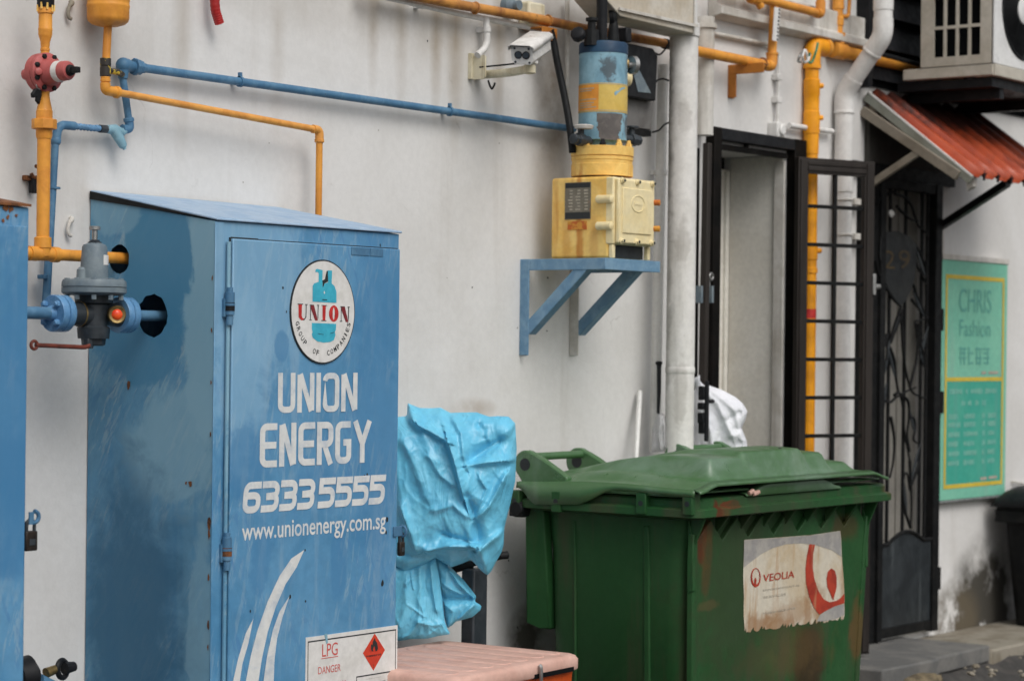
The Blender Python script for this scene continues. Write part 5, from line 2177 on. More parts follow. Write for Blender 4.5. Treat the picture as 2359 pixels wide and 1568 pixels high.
# black umbrella and slim white rod leaning near the downpipe
t = thing('folded_umbrella', 'thin black folded umbrella hanging between two white pipes', 'umbrella', P(1518, 950, .12))
g = MB()
g.tube([P(1518, 836, .12), P(1518, 848, .12), P(1518, 900, .12), P(1516, 952, .12)], [.011, .009, .0085, .006], 12)
g.build('shaft', M['rubber'], t)
g = MB()
a = P(1518, 838, .12)
g.lathe(a, (0, 0, 1), [(-.006, .010), (0, .015), (.008, .015), (.012, .008)], 12)
g.build('handle', M['black'], t)
g = MB()
a, b = P(1474, 905, .03), P(1465, 1060, .10)
d_ = (b - a).normalized()
g.tube([a, b, b + d_ * ((b.z - .0) / abs(d_.z))], .011, 10)
g.lathe(a, -d_, [(0, .011), (.01, .008)], 10)
g.build('leaning_rod', M['white'], label='slim white rod leaning against the wall beside the green bin', cat='rod')

# ------------------------------------------------------------------ blue plastic sheet thrown over a trolley


def q66(x, y):
    return (863.9 + x / 2.4756, 863.9 + y / 2.4756)


def seg_d(p, a, b):
    dx, dy = b[0] - a[0], b[1] - a[1]
    l2 = dx * dx + dy * dy
    t_ = max(0, min(1, ((p[0] - a[0]) * dx + (p[1] - a[1]) * dy) / l2))
    return math.hypot(p[0] - a[0] - t_ * dx, p[1] - a[1] - t_ * dy), (p[0] - a[0]) * dy - (p[1] - a[1]) * dx


def drape(mb, outline, ctr_, depth, bulge, back, folds, seed, nr=40, nth=180, crumple=.012, power=4, conv=q66):
    """rounded cloth form: a ragged outline at the given distance that swells towards the lane and carries folds"""
    c = ctr_
    n = len(outline)
    ring_ = []
    for k in range(nth):
        a = 2 * math.pi * k / nth
        dx, dy = math.cos(a), math.sin(a)
        best = None
        for i in range(n):
            p, q = outline[i], outline[(i + 1) % n]
            ex, ey = q[0] - p[0], q[1] - p[1]
            den = dx * ey - dy * ex
            if abs(den) < 1e-9:
                continue
            t_ = ((p[0] - c[0]) * ey - (p[1] - c[1]) * ex) / den
            s_ = ((p[0] - c[0]) * dy - (p[1] - c[1]) * dx) / den
            if t_ > 0 and -1e-6 <= s_ <= 1 + 1e-6 and (best is None or t_ > best):
                best = t_
        ring_.append((c[0] + dx * best, c[1] + dy * best))
    pl = EYE + FWD * depth

    def point(k, r, side_):
        e = ring_[k % nth]
        x, y = c[0] + (e[0] - c[0]) * r, c[1] + (e[1] - c[1]) * r
        px, py = conv(x, y)
        base = PP(px, py, pl, FWD)
        env = max(0.0, 1 - r ** power) ** .7
        if side_ < 0:
            return base + FWD * (back * env)
        h = bulge * env
        for pts, amp, wid, asym in folds:
            best = (1e9, 0)
            for i in range(len(pts) - 1):
                d = seg_d((x, y), pts[i], pts[i + 1])
                if d[0] < best[0]:
                    best = d
            d_, sg_ = best
            ww = wid * (1.0 if sg_ > 0 else asym)
            h += amp * math.exp(-(d_ / ww) ** 1.5) * min(1, (1 - r) * 6 + .25)
        v3 = V((x / 90, y / 120, seed))
        rid = 1 - abs(noise.noise(v3)) * 2
        rid2 = 1 - abs(noise.noise(V((x / 38 + y / 90, y / 70, seed + 5)))) * 2
        h += crumple * (rid * rid * .9 + rid2 * rid2 * .35) * min(1, (1 - r) * 5 + .3)
        return base - FWD * h
    vs, fs = [], []
    for side_ in (1, -1):
        o0 = len(vs)
        rs = [i / nr for i in range(1, nr + 1)] if side_ > 0 else [i / 6 for i in range(1, 7)]
        vs.append(point(0, 0.0, side_))
        for r in rs:
            for k in range(nth):
                vs.append(point(k, r, side_))
        for k in range(nth):
            f = (o0, o0 + 1 + k, o0 + 1 + (k + 1) % nth)
            fs.append(f if side_ > 0 else f[::-1])
        for j in range(len(rs) - 1):
            for k in range(nth):
                a = o0 + 1 + j * nth + k
                b = o0 + 1 + j * nth + (k + 1) % nth
                f = (a, a + nth, b + nth, b)
                fs.append(f if side_ > 0 else f[::-1])
    mb.add(vs, fs)


SZ = 8.25
t = thing('plastic_sheet', 'bright cyan plastic sheet draped in folds over a trolley between cabinet and green bin', 'sheet', PP(1040, 1490, EYE + FWD * SZ, FWD))
g = MB()
out = [(20, 260), (130, 238), (182, 232), (185, 158), (255, 186), (320, 188), (375, 184), (430, 214), (500, 212), (580, 211), (650, 236), (700, 232), (762, 235), (800, 274), (808, 420), (800, 600), (770, 740), (737, 870), (735, 960), (722, 1010), (692, 1060), (662, 1118), (640, 1141), (600, 1110), (560, 1062), (545, 1052), (500, 1072), (435, 1095), (345, 1040), (260, 1085), (165, 1116), (130, 1092), (20, 1070)]
folds = [([(190, 232), (262, 285), (330, 320), (420, 372)], .030, 30, .45),
         ([(420, 372), (455, 470), (480, 570), (512, 690)], .045, 60, .22),
         ([(430, 215), (495, 330), (508, 450), (528, 520)], .022, 26, .5),
         ([(595, 280), (625, 352)], -.022, 24, .6),
         ([(540, 490), (620, 430), (705, 370)], -.050, 40, .9),
         ([(536, 505), (640, 488), (800, 478)], .030, 26, .5),
         ([(525, 680), (575, 800), (590, 930)], -.035, 28, .8),
         ([(600, 580), (640, 640), (575, 800)], .014, 24, .5),
         ([(745, 560), (650, 735), (582, 800)], .032, 30, .5),
         ([(300, 992), (420, 962), (572, 968)], .040, 34, .35),
         ([(392, 900), (470, 925), (565, 945)], -.024, 22, .8),
         ([(150, 740), (215, 900), (235, 985)], .026, 26, .5),
         ([(735, 880), (660, 930), (590, 985)], .030, 26, .5),
         ([(600, 990), (625, 1060), (640, 1130)], .022, 26, .5),
         ([(160, 360), (240, 520), (300, 690)], .014, 40, .6),
         ([(310, 450), (380, 560), (440, 610)], .013, 34, .5),
         ([(350, 760), (450, 730), (520, 790)], .012, 30, .5),
         ([(620, 270), (600, 310), (660, 380), (740, 330), (790, 285)], .014, 26, .6),
         ([(130, 1010), (230, 1030), (345, 1035)], -.02, 30, .6),
         ([(100, 330), (140, 600), (180, 800)], .012, 36, .6)]
random.seed(3)
for k in range(34):
    x_, y_ = random.uniform(140, 740), random.uniform(240, 1040)
    a_ = random.choice((1.15, 1.35, 2.0, .7)) + random.uniform(-.25, .25)
    l_ = random.uniform(40, 150)
    folds.append(([(x_, y_), (x_ + l_ * math.cos(a_), y_ + l_ * math.sin(a_))], random.uniform(.0015, .004), random.uniform(10, 20), random.uniform(.3, .8)))
drape(g, out, (440, 640), SZ, .10, .12, folds, 1.0, 80, 260, .0035, power=3)
g.build('upper_drape', M['sheet'], t, smooth=80)
g = MB()
out = [(20, 1050), (160, 1070), (345, 1030), (358, 1090), (372, 1180), (385, 1290), (398, 1400), (412, 1442), (432, 1475), (360, 1486), (300, 1500), (210, 1502), (150, 1512), (20, 1518)]
folds = [([(350, 1060), (372, 1200), (395, 1380)], .020, 22, .5), ([(320, 1080), (330, 1200), (350, 1330)], .014, 18, .6), ([(250, 1100), (262, 1250), (250, 1390)], .010, 26, .6),
         ([(250, 1400), (200, 1470), (160, 1500)], .012, 14, .8), ([(250, 1400), (330, 1420), (420, 1410)], .010, 14, .8), ([(290, 1110), (285, 1250)], -.010, 20, .8), ([(170, 1120), (180, 1300), (140, 1440)], .010, 34, .6)]
for k in range(16):
    x_, y_ = random.uniform(120, 400), random.uniform(1080, 1450)
    a_ = random.choice((1.4, 1.6, .6, 2.4)) + random.uniform(-.25, .25)
    l_ = random.uniform(30, 120)
    folds.append(([(x_, y_), (x_ + l_ * math.cos(a_), y_ + l_ * math.sin(a_))], random.uniform(.003, .007), random.uniform(7, 13), random.uniform(.3, .8)))
drape(g, out, (230, 1290), SZ + .02, .03, .05, folds, 4.0, 50, 180, .003, power=3)
g.build('lower_drape', M['sheet'], t, smooth=80)
g = MB()
out = [(345, 1030), (400, 1050), (435, 1095), (470, 1130), (505, 1165), (545, 1215), (577, 1258), (570, 1290), (608, 1312), (600, 1340), (555, 1378), (505, 1392), (462, 1402), (440, 1425), (412, 1442), (395, 1380), (385, 1300), (350, 1180)]
folds = [([(425, 1100), (480, 1180), (560, 1262)], .030, 22, .35), ([(400, 1190), (440, 1215), (500, 1245)], .014, 18, .5), ([(395, 1270), (480, 1270), (545, 1265)], -.030, 34, .6), ([(560, 1300), (520, 1340), (470, 1395)], .018, 18, .5), ([(400, 1300), (450, 1340), (430, 1420)], .010, 20, .6)]
drape(g, out, (450, 1255), SZ + .05, .04, .06, folds, 7.0, 40, 150, .004, power=3)
g.build('side_flap', M['sheet'], t, smooth=80)
t = thing('hand_trolley', 'grey post with a black tube handle showing under the cyan sheet', 'trolley', PP(1105, 1480, EYE + FWD * 8.5, FWD))
pl = EYE + FWD * 8.42


def tp(x, y):
    return PP(*q66(x, y), pl, FWD)


g = MB()
g.tube(smooth_path([tp(430, 1105), tp(500, 1085), tp(560, 1078)], 6), .019, 14)
g.tube([tp(520, 1082), tp(640, 1050), tp(735, 1027)], .0125, 14)
g.lathe(tp(738, 1026), (.8, -.5, .1), [(-.02, .014), (.012, .015), (.016, .009)], 12)
g.build('handle', M['rubber'], t)
g = MB()
a = tp(600, 1100)
g.box((a.x - .05, a.y - .01, .0), (a.x + .035, a.y + .05, a.z))
g.build('post', M['castdark'], t, bevel=.008)
g = MB()
g.box((a.x - .45, a.y - .05, .03), (a.x + .06, a.y + .08, .06))
g.build('toe_plate', M['castdark'], t, bevel=.004)

# ------------------------------------------------------------------ cooler box
ZC = .60
t = thing('cooler_box', 'orange-red cooler box with a ribbed faded pink lid in front of the green bin', 'cooler', PZ(1200, 1540, 0.0))
Rr, Nn = PZ(1338, 1504, ZC), PZ(1052, 1561, ZC)
ux = (Rr - Nn)
wx = ux.length
ux.normalize()
uy = V((-ux.y, ux.x, 0))
dy_ = .60
t.location = (Nn + Rr) / 2 + uy * dy_ / 2 - V((0, 0, ZC))
WL[t.name] = V(t.location)
Mx = Matrix(((ux.x, uy.x, 0, Nn.x), (ux.y, uy.y, 0, Nn.y), (0, 0, 1, 0), (0, 0, 0, 1)))
g = MB()
g.M = Mx


def rrect(x0, y0, x1, y1, r, n=5):
    pts = []
    for cx_, cy_, a0 in ((x1 - r, y0 + r, -90), (x1 - r, y1 - r, 0), (x0 + r, y1 - r, 90), (x0 + r, y0 + r, 180)):
        for k in range(n + 1):
            a = R(a0 + 90 * k / n)
            pts.append((cx_ + r * math.cos(a), cy_ + r * math.sin(a)))
    return pts


def loft(mb, rows):
    n = len(rows[0])
    vs = [p for r_ in rows for p in r_]
    fs = []
    for j in range(len(rows) - 1):
        for k in range(n):
            k2 = (k + 1) % n
            fs.append((j * n + k, j * n + k2, (j + 1) * n + k2, (j + 1) * n + k))
    fs.append(list(range(n))[::-1])
    fs.append([(len(rows) - 1) * n + k for k in range(n)])
    mb.add(vs, fs)


def rows_of(lst):
    return [[(x, y, z) for x, y in rrect(*q)] for *q, z in [(*a, b) for a, b in lst]]


loft(g, rows_of([((0, 0, wx, dy_, .035), ZC - .054), ((-.004, -.004, wx + .004, dy_ + .004, .04), ZC - .049), ((-.004, -.004, wx + .004, dy_ + .004, .04), ZC - .016), ((.004, .004, wx - .004, dy_ - .004, .036), ZC - .005), ((.016, .016, wx - .016, dy_ - .016, .03), ZC)]))
lid = g.build('lid', M['pink'], t, smooth=50)
g = MB()
g.M = Mx
for k in range(7):
    x = .07 + (wx - .14) * k / 6
    loft(g, [[(px, py, z) for px, py in rrect(x - w_, .05, x + w_, dy_ - .05, w_ * .9, 3)] for w_, z in ((.040, ZC - .002), (.038, ZC + .0016), (.032, ZC + .0024))])
g.build('ribs', M['pink'], lid, smooth=60)
g = MB()
g.M = Mx
loft(g, rows_of([((.05, .05, wx - .05, dy_ - .05, .03), .0), ((.035, .035, wx - .035, dy_ - .035, .035), .02), ((.012, .012, wx - .012, dy_ - .012, .035), ZC - .07), ((.010, .010, wx - .010, dy_ - .010, .035), ZC - .056)]))
g.build('body', M['redbox'], t, smooth=50)
g = MB()
g.M = Mx
for x0, x1 in ((wx * .60, wx * .93),):
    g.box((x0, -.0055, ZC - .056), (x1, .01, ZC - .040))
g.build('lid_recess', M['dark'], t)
g = MB()
g.M = Mx
lp = PZ(1197, 1540, ZC - .03)
lq = Mx.inverted() @ lp
g.tube(smooth_path([(lq.x, -.010, ZC - .010), (lq.x, -.016, ZC - .018), (lq.x + .002, -.016, ZC - .06), (lq.x + .004, -.012, ZC - .11)], 6), [.007] * 19, 10)
g.build('latch', M['steel'], t)

# ------------------------------------------------------------------ the big green bin
GX0, GX1, GY0, GY1, GZ = 6.985, 8.50, 4.50, 5.335, 1.135
t = thing('wheeled_bin', 'large four-wheeled dark green waste bin with a peeling red and cream sticker', 'bin', V(((GX0 + GX1) / 2, (GY0 + GY1) / 2, 0)))


def RR(x0, y0, x1, y1, r, z, n=5):
    return [(x, y, z) for x, y in rrect(x0, y0, x1, y1, r, n)]


def inset(d, z, r=.05):
    return RR(GX0 + d, GY0 + d + (.024 if d > .06 else 0), GX1 - d * .8, GY1 - d, r, z)


BM = M['bin']
pos_ = lambda px, py: PY(px, py, GY0 + .06)
RUSTY = (.085, .042, .016)


def bp(px, py, rx, rz, colr, amt, rag=1.6, soft=.3):
    q = pos_(px, py)
    return ((q.x, GY0 + .06, q.z), (rx, .22, rz), colr, amt, rag, soft)


patches(BM, [bp(1628, 1225, .032, .13, (.095, .024, .007), .95, 1.2, .12), bp(1640, 1260, .035, .2, (.12, .05, .015), .7, 1.6), bp(1660, 1160, .07, .016, (.13, .03, .010), .9, 1.2, .12), bp(1990, 1450, .05, .12, (.12, .06, .02), .7, 1.8),
             bp(1880, 1520, .12, .16, (.035, .018, .008), .9, 1.4, .4), bp(1960, 1215, .10, .05, (.07, .04, .015), .6, 1.6), bp(1700, 1400, .25, .35, (.035, .045, .018), .55, 2.2, .5), bp(1830, 1500, .30, .10, (.11, .07, .025), .5, 2.0, .5),
             bp(2040, 1125, .1, .04, (.09, .05, .02), .7, 1.6), bp(1750, 1290, .3, .5, (.028, .055, .022), .55, 2.4, .5), bp(1645, 1395, .08, .02, (.10, .075, .03), .5, 1.8)], 11)
g = MB()
loft(g, [inset(.125, .16, .08), inset(.105, .19, .08), inset(.085, .90, .07), inset(.075, GZ - .075, .06), inset(.07, GZ - .02, .06)])
body = g.build('body', BM, t, smooth=40)
g = MB()
zz0, zz1, zz2 = .24, GZ - .170, GZ - .088
pp_ = [(GX0 + .145, zz0), (GX1 - .14, zz0), (GX1 - .10, zz1)]
nz_ = 7
xa_, xb_ = GX1 - .10, GX0 + .115
for k in range(nz_):
    pp_ += [(xa_ + (xb_ - xa_) * (k + .5) / nz_, zz2), (xa_ + (xb_ - xa_) * (k + 1) / nz_, zz1)]
g.prism([(x, (GY0 + .105 - .020 * max(0, min(1, (z - .19) / .71))) if z < .9 else GY0 + .085 - .010 * (z - .9) / (GZ - .975), z) for x, z in pp_], (0, .04, 0))
g.build('front_panel', BM, body, bevel=.004)
# front and side pressings: shallow raised panels that make the vertical seams


def front_y(z):
    f = (z - .19) / (.90 - .19)
    return GY0 + .105 - .020 * max(0, min(1, f)) if z < .9 else GY0 + .085 - .010 * (z - .9) / (GZ - .075 - .9)


def side_x(z):
    f = (z - .19) / (.90 - .19)
    return GX0 + .105 - .020 * max(0, min(1, f)) if z < .9 else GX0 + .085 - .010 * (z - .9) / (GZ - .075 - .9)


g = MB()
for x in (GX0 + .085, GX1 - .125):
    vs = []
    for z in (.24, .58, .90, 1.0):
        y = front_y(z)
        dxx = (.9 - z) * .055 * (1 if x < 7.5 else -1)
        vs += [(x + dxx, y + .012, z), (x + dxx + .005, y - .008, z), (x + dxx + .035, y - .008, z), (x + dxx + .04, y + .012, z)]
    fs = []
    for j in range(3):
        for k in range(3):
            a = j * 4 + k
            fs.append((a, a + 1, a + 5, a + 4))
    fs += [(12, 13, 14, 15), (0, 1, 2, 3)]
    g.add(vs, fs)
g.build('front_ribs', BM, body, bevel=.004)
g = MB()
for y, wd in ((GY0 + .26, .03), (GY0 + .60, .014)):
    vs = []
    for z in (.24, .58, .90, 1.02):
        x = side_x(z)
        vs += [(x + .012, y, z), (x - .006, y + .006, z), (x - .006, y + wd, z), (x + .012, y + wd + .006, z)]
    fs = []
    for j in range(3):
        for k in range(3):
            a = j * 4 + k
            fs.append((a, a + 1, a + 5, a + 4))
    fs += [(12, 13, 14, 15), (0, 1, 2, 3)]
    g.add(vs, fs)
g.build('side_ribs', BM, body, bevel=.004)
g = MB()
p1 = PX(1225, 1445, GX0 + .1)
g.prism([(GX0 + .045, GY1 - .10, GZ - .06), (GX0 + .045, GY1 - .012, GZ - .06), (GX0 + .060, GY1 - .012, p1.z + .02), (GX0 + .10, GY1 - .05, p1.z), (GX0 + .10, GY1 - .10, p1.z)], (.05, 0, 0))
g.build('rear_rib', BM, body, bevel=.008)
# gussets under the front rim
for k in range(9):
    x = GX0 + .10 + (GX1 - GX0 - .2) * k / 8
    g = MB()
    hh_ = .15 if k in (0, 8) else .075
    g.prism([(x - .006, GY0 + .028, GZ - .072), (x - .006, GY0 + .09, GZ - .072), (x - .006, front_y(GZ - .072 - hh_) + .01, GZ - .072 - hh_)], (.012, 0, 0))
    if k in (0, 8):
        g.prism([(x - .010, GY0 + .078, GZ - .072 - .09), (x - .010, GY0 + .10, GZ - .072), (x - .010, front_y(.78) + .01, .78), (x - .010, front_y(.78) - .012, .79)], (.02, 0, 0))
    g.build('gusset', BM, t, bevel=.002)
# rim with its double ridge
g = MB()
loft(g, [inset(.072, GZ - .085, .05), inset(.010, GZ - .072, .05), inset(.0, GZ - .068, .05), inset(.0, GZ - .042, .05), inset(.008, GZ - .036, .05), inset(.022, GZ - .034, .05), inset(.022, GZ - .010, .05), inset(.03, GZ - .002, .05), inset(.05, GZ, .05)])
g.build('rim', BM, t, smooth=30)
# lugs on the side rim
for px, py in ((1186, 1150), (1281, 1152), (1477, 1156), (1584, 1158)):
    p = PX(px, py, GX0 - .004)
    g = MB()
    g.box((GX0 - .008, p.y - .022, p.z - .045), (GX0 + .05, p.y + .022, p.z + .035))
    lg_ = g.build('side_lug', BM, t, bevel=.004)
    g = MB()
    g.lathe((GX0 - .0075, p.y, p.z - .004), (-1, 0, 0), [(0, .0105), (.0012, .0105)], 14)
    g.build('lug_hole', M['ink'], lg_)
g = MB()
p = PX(1188, 1172, GX0)
g.lathe((GX0 - .01, p.y - .005, p.z), (1, 0, 0), [(0, .03), (.05, .034), (.08, .034)], 18)
g.box((GX0 - .004, p.y - .03, p.z - .028), (GX0 + .1, p.y + .03, p.z + .03))
g.build('trunnion', M['rubber'], t, bevel=.004)
for x, y in ((GX0 + .25, GY0 + .22), (GX1 - .25, GY0 + .22), (GX0 + .25, GY1 - .22), (GX1 - .25, GY1 - .22)):
    g = MB()
    g.lathe((x - .025, y, .085), (1, 0, 0), [(0, .07), (.006, .085), (.044, .085), (.05, .07)], 24)
    w_ = g.build('wheel', M['rubber'], t)
    g = MB()
    g.box((x - .034, y - .03, .085), (x - .028, y + .03, .165))
    g.box((x + .028, y - .03, .085), (x + .034, y + .03, .165))
    g.box((x - .034, y - .04, .155), (x + .034, y + .04, .165))
    g.build('fork', M['steel'], w_)

# lid: a shallow shell with a raised dome, hinged at the back
M['binlid'] = mat('sky_gloss_green_lid', (.055, .135, .05), (.12, .20, .13), 3.0, .46, .68, rough=.36, bump=.1, bsc=40, streak=((.16, .23, .16), .4, 8, .55, .72), rust=((.035, .04, .02), 9, .70, .78), spec=.6)  # paler greens paint in the sky's gloss on the lid


def sst(a, b, x):
    x = max(0, min(1, (x - a) / (b - a)))
    return x * x * (3 - 2 * x)


LX0, LX1, LY0, LY1 = GX0 + .008, GX1 - .085, GY0 + .012, GY1 - .01


def lid_z(u, v):
    """u along the lid's width, v from the front edge to the hinge"""
    crown = .046 + .022 * sst(0, .45, v) - .03 * sst(.55, 1, v)
    du = min(u, 1 - u)
    low = crown * (.45 + .55 * sst(0.0, .09, du))
    dome = sst(.10, .15, du) * sst(.03, .10, v) * (1 - .80 * sst(.12, .95, v)) * (1 - .55 * sst(.72, .75, u)) * (1 - sst(.88, .97, v))
    m_ = .030 * (1 - sst(.0, .05, abs(u - .62) - .0)) * 0
    z = GZ + .010 + low + .078 * dome + m_
    z += .020 * sst(.29, .315, u) * (1 - sst(.60, .625, u)) * dome
    return z


g = MB()
g.grid(lambda u, v: V((LX0 + (LX1 - LX0) * u, LY0 + (LY1 - LY0) * v, lid_z(u, v))), 200, 90)
lid = g.build('lid', M['binlid'], t, smooth=60, solid=.006)
# skirt: deep tongue along the near side, thin lip in front
g = MB()
n = 60
vs = []
for i in range(n + 1):
    v = i / n
    y = LY0 + (LY1 - LY0) * v
    z1 = lid_z(0, v)
    drop = .022 + .062 * sst(.42, .66, v) * (1 - sst(.88, .99, v))
    vs += [(LX0 - .010, y, z1 + .002), (LX0 - .014, y, z1 - drop)]
fs = [(2 * i, 2 * i + 2, 2 * i + 3, 2 * i + 1) for i in range(n)]
g.add(vs, fs)
g.build('side_skirt', M['binlid'], lid, solid=.006)
g = MB()
vs = []
n = 80
for i in range(n + 1):
    u = i / n
    x = LX0 - .012 + (LX1 + .012 - LX0) * u
    z1 = lid_z(u, 0)
    vs += [(x, LY0 + .004, z1 + .003), (x, LY0 - .020, z1 - .004), (x, LY0 - .024, z1 - .012)]
fs = []
for i in range(n):
    for k in (0, 1):
        fs.append((3 * i + k, 3 * i + 3 + k, 3 * i + 4 + k, 3 * i + 1 + k))
g.add(vs, fs)
g.build('front_lip', M['binlid'], lid, solid=.006)
# shut flap pieces between lid and rim at the front
g = MB()
vs = []
n = 60
for i in range(n + 1):
    u = i / n
    x = GX0 + .36 + .72 * u
    hgt = .042 * sst(0, .25, u) * (1 - sst(.8, 1, u))
    vs += [(x, GY0 + .014, GZ - .004), (x, GY0 + .022, GZ + .004 + hgt * .7), (x, GY0 + .05, GZ + .008 + hgt)]
fs = []
for i in range(n):
    for k in (0, 1):
        fs.append((3 * i + k, 3 * i + 3 + k, 3 * i + 4 + k, 3 * i + 1 + k))
g.add(vs, fs)
g.build('inner_flap', M['binlid'], t, solid=.005)
g = MB()
g.grid(lambda u, v: V((LX0 - .004 + (LX1 - LX0 + .02) * u, LY0 + .03 + (LY1 - LY0 - .10) * v, GZ + .007 + .012 * sst(0, .03, u))), 40, 10)
g.build('lid_flange', M['binlid'], t, smooth=50, solid=.006)
# hinge ears with the bar between them
def ear(x):
    """a rounded ear standing at the rear edge of the lid"""
    zc_ = GZ + .095
    pts = []
    yb = GY1 - .03
    for k in range(12):
        a = R(-30 + 150 * k / 11)
        pts.append((x, yb + .058 * math.sin(R(90) - a + R(0)) * 1.0 if False else yb + .055 * math.cos(a), zc_ + .055 * math.sin(a)))
    pts += [(x, yb - .09, GZ + .115), (x, yb - .20, GZ + .055), (x, yb - .20, GZ + .03), (x, yb + .01, GZ + .02)]
    return pts


for x in (GX0 + .02, GX0 + .36, GX1 - .45, GX1 - .13):
    g = MB()
    g.prism(ear(x), (.035, 0, 0))
    e = g.build('hinge_ear', M['binlid'], t, bevel=.006)
    g = MB()
    g.lathe((x - .0015, GY1 - .03, GZ + .095), (1, 0, 0), [(0, .024), (.002, .024)], 18)
    g.build('pin_hole', M['ink'], e)
for x in (GX0 + .055, GX1 - .415):
    g = MB()
    g.cyl((x, GY1 - .05, GZ + .125), (x + .305 - (.02 if x > 8 else 0), GY1 - .05, GZ + .125), .015, 16)
    g.build('lifting_bar', M['binlid'], t)
g = MB()
for px, py, r in ((1797, 1056, 4.0),):
    a = PY(px, py, LY0 + .10)
    u = (a.x - LX0) / (LX1 - LX0)
    z = lid_z(u, .10 / (LY1 - LY0))
    g.lathe((a.x, LY0 + .10, z - .002), (0, -.5, 1), [(0, .009), (.006, .009)], 12)
g.build('drain_hole', M['ink'], lid)
# crumpled scrap on the front rim
g = MB()
a = PY(1733, 1104, GY0 + .015)
g.tube(smooth_path([V((a.x - .03, GY0 + .01, GZ + .006)), V((a.x - .01, GY0 + .008, GZ + .014)), V((a.x + .01, GY0 + .012, GZ + .004)), V((a.x + .035, GY0 + .008, GZ + .010))], 5), [.008, .011, .007, .01] * 4, 8)
g.build('paper_scrap', M['pink'], label='tiny crumpled pinkish scrap lying on the front rim of the green bin', cat='litter')

PA = (GY0 + .105 - .020 * (.24 - .19) / .71, .24)
PB = (GY0 + .085 - .010 * (GZ - .170 - .9) / (GZ - .975), GZ - .170)


# sticker
def fpt(px, py, d):
    # on the sloping front: intersect with its plane
    p0 = V((GX0, PA[0], PA[1]))
    p1 = V((GX0, PB[0], PB[1]))
    nrm = V((0, -(p1 - p0).z, (p1 - p0).y)).normalized()
    return PP(px, py, p0 + nrm * d, nrm)


def qv(x, y):
    return ((2900 + x / 2.6129) / 1.7364, (2000 + y / 2.6129) / 1.7364)


O_, Xe, Ye = fpt(*qv(195, 1375), .003), fpt(*qv(1245, 1250), .003), fpt(*qv(200, 412), .003)
random.seed(21)


def stk(mb, pts, d, holes=()):
    w2 = [fpt(*qv(*p), d) for p in pts]
    vs, fs = curve_fill([(p.x, p.z) for p in w2], [[(fpt(*qv(*p), d).x, fpt(*qv(*p), d).z) for p in h] for h in holes])
    p0 = V((0, PA[0], PA[1]))
    p1 = V((0, PB[0], PB[1]))
    sl_ = (p1.y - p0.y) / (p1.z - p0.z)
    mb.add([(x, p0.y + sl_ * (z - PA[1]) - d, z) for x, z in vs], fs)


M['sticker'] = mat('stained_cream_sticker', (.60, .55, .45), (.52, .42, .28), 4, .42, .66, rough=.6, streak=((.42, .24, .11), .65, 24, .54, .68), rust=((.25, .16, .09), 24, .68, .76))
sk = []
for x_, y_, rx_, rz_, am_ in ((330, 1330, .10, .05, .75), (560, 1320, .12, .05, .7), (860, 1240, .03, .16, .6), (980, 1180, .05, .10, .6), (1230, 1000, .02, .2, .5), (880, 380, .025, .03, .8), (700, 1180, .16, .05, .5)):
    q_ = fpt(*qv(x_, y_), 0)
    sk.append(((q_.x, q_.y, q_.z), (rx_, .2, rz_), (.30, .16, .07), am_, 2.2, .5))
patches(M['sticker'], sk, 20)
M['sticker_grey'] = mat('dirty_grey_print', (.30, .29, .28), (.38, .36, .33), 14, rough=.65, rust=((.09, .06, .04), 26, .60, .72))
M['sticker_red'] = mat('scuffed_red_print', (.42, .045, .02), (.30, .03, .015), 9, rough=.6, rust=((.16, .05, .02), 18, .62, .74), streak=((.45, .25, .13), .5, 40, .60, .7))
bot = []
x = 1240
while x > 205:
    y = 1375 - (x - 205) * .128
    bot.append((x, y + random.uniform(-6, 12)))
    if random.random() < .35:
        bot.append((x - 4, y - random.uniform(15, 45)))
        x -= 8
    x -= random.uniform(14, 34)
outl = [(200, 412), (500, 392), (900, 362), (1205, 318), (1215, 420), (1222, 600), (1240, 820), (1250, 1000), (1250, 1200)] + bot + [(207, 1370), (195, 1200), (198, 1000), (190, 800), (195, 600)]
g = MB()
stk(g, outl, .0015)
stick = g.build('sticker', M['sticker'], t, smooth=0)
g = MB()
stk(g, [(203, 416), (500, 396), (900, 366), (1202, 322), (1212, 420), (1218, 588), (1120, 520), (940, 462), (800, 448), (640, 458), (500, 498), (380, 560), (280, 635), (198, 700), (197, 600)], .0025)
stk(g, [(990, 1200), (1080, 1130), (1160, 1100), (1246, 1085), (1248, 1195), (1150, 1240), (1040, 1262), (960, 1262)], .0025)
g.build('grey_print', M['sticker_grey'], stick, smooth=0)
g = MB()
stk(g, [(882, 458), (942, 462), (922, 560), (918, 700), (935, 820), (975, 940), (1030, 1030), (1090, 1062), (1160, 1050), (1210, 1020), (1248, 972), (1248, 1072), (1150, 1105), (1060, 1150), (985, 1192), (930, 1120), (880, 1000), (848, 860), (842, 720), (858, 580)], .0033)
stk(g, [(1112, 708), (1150, 735), (1168, 800), (1168, 900), (1150, 980), (1132, 1045), (1100, 970), (1070, 900), (1062, 820), (1075, 745)], .0033)
ov = [(322 + 52 * math.cos(2 * math.pi * k / 28), 806 + 100 * math.sin(2 * math.pi * k / 28)) for k in range(28)]
oi = [(324 + 38 * math.cos(2 * math.pi * k / 28), 796 + 82 * math.sin(2 * math.pi * k / 28)) for k in range(28)]
stk(g, ov, .0033, [oi])
stk(g, [(319, 805), (331, 830), (326, 885), (319, 900), (310, 880), (307, 830)], .0034)


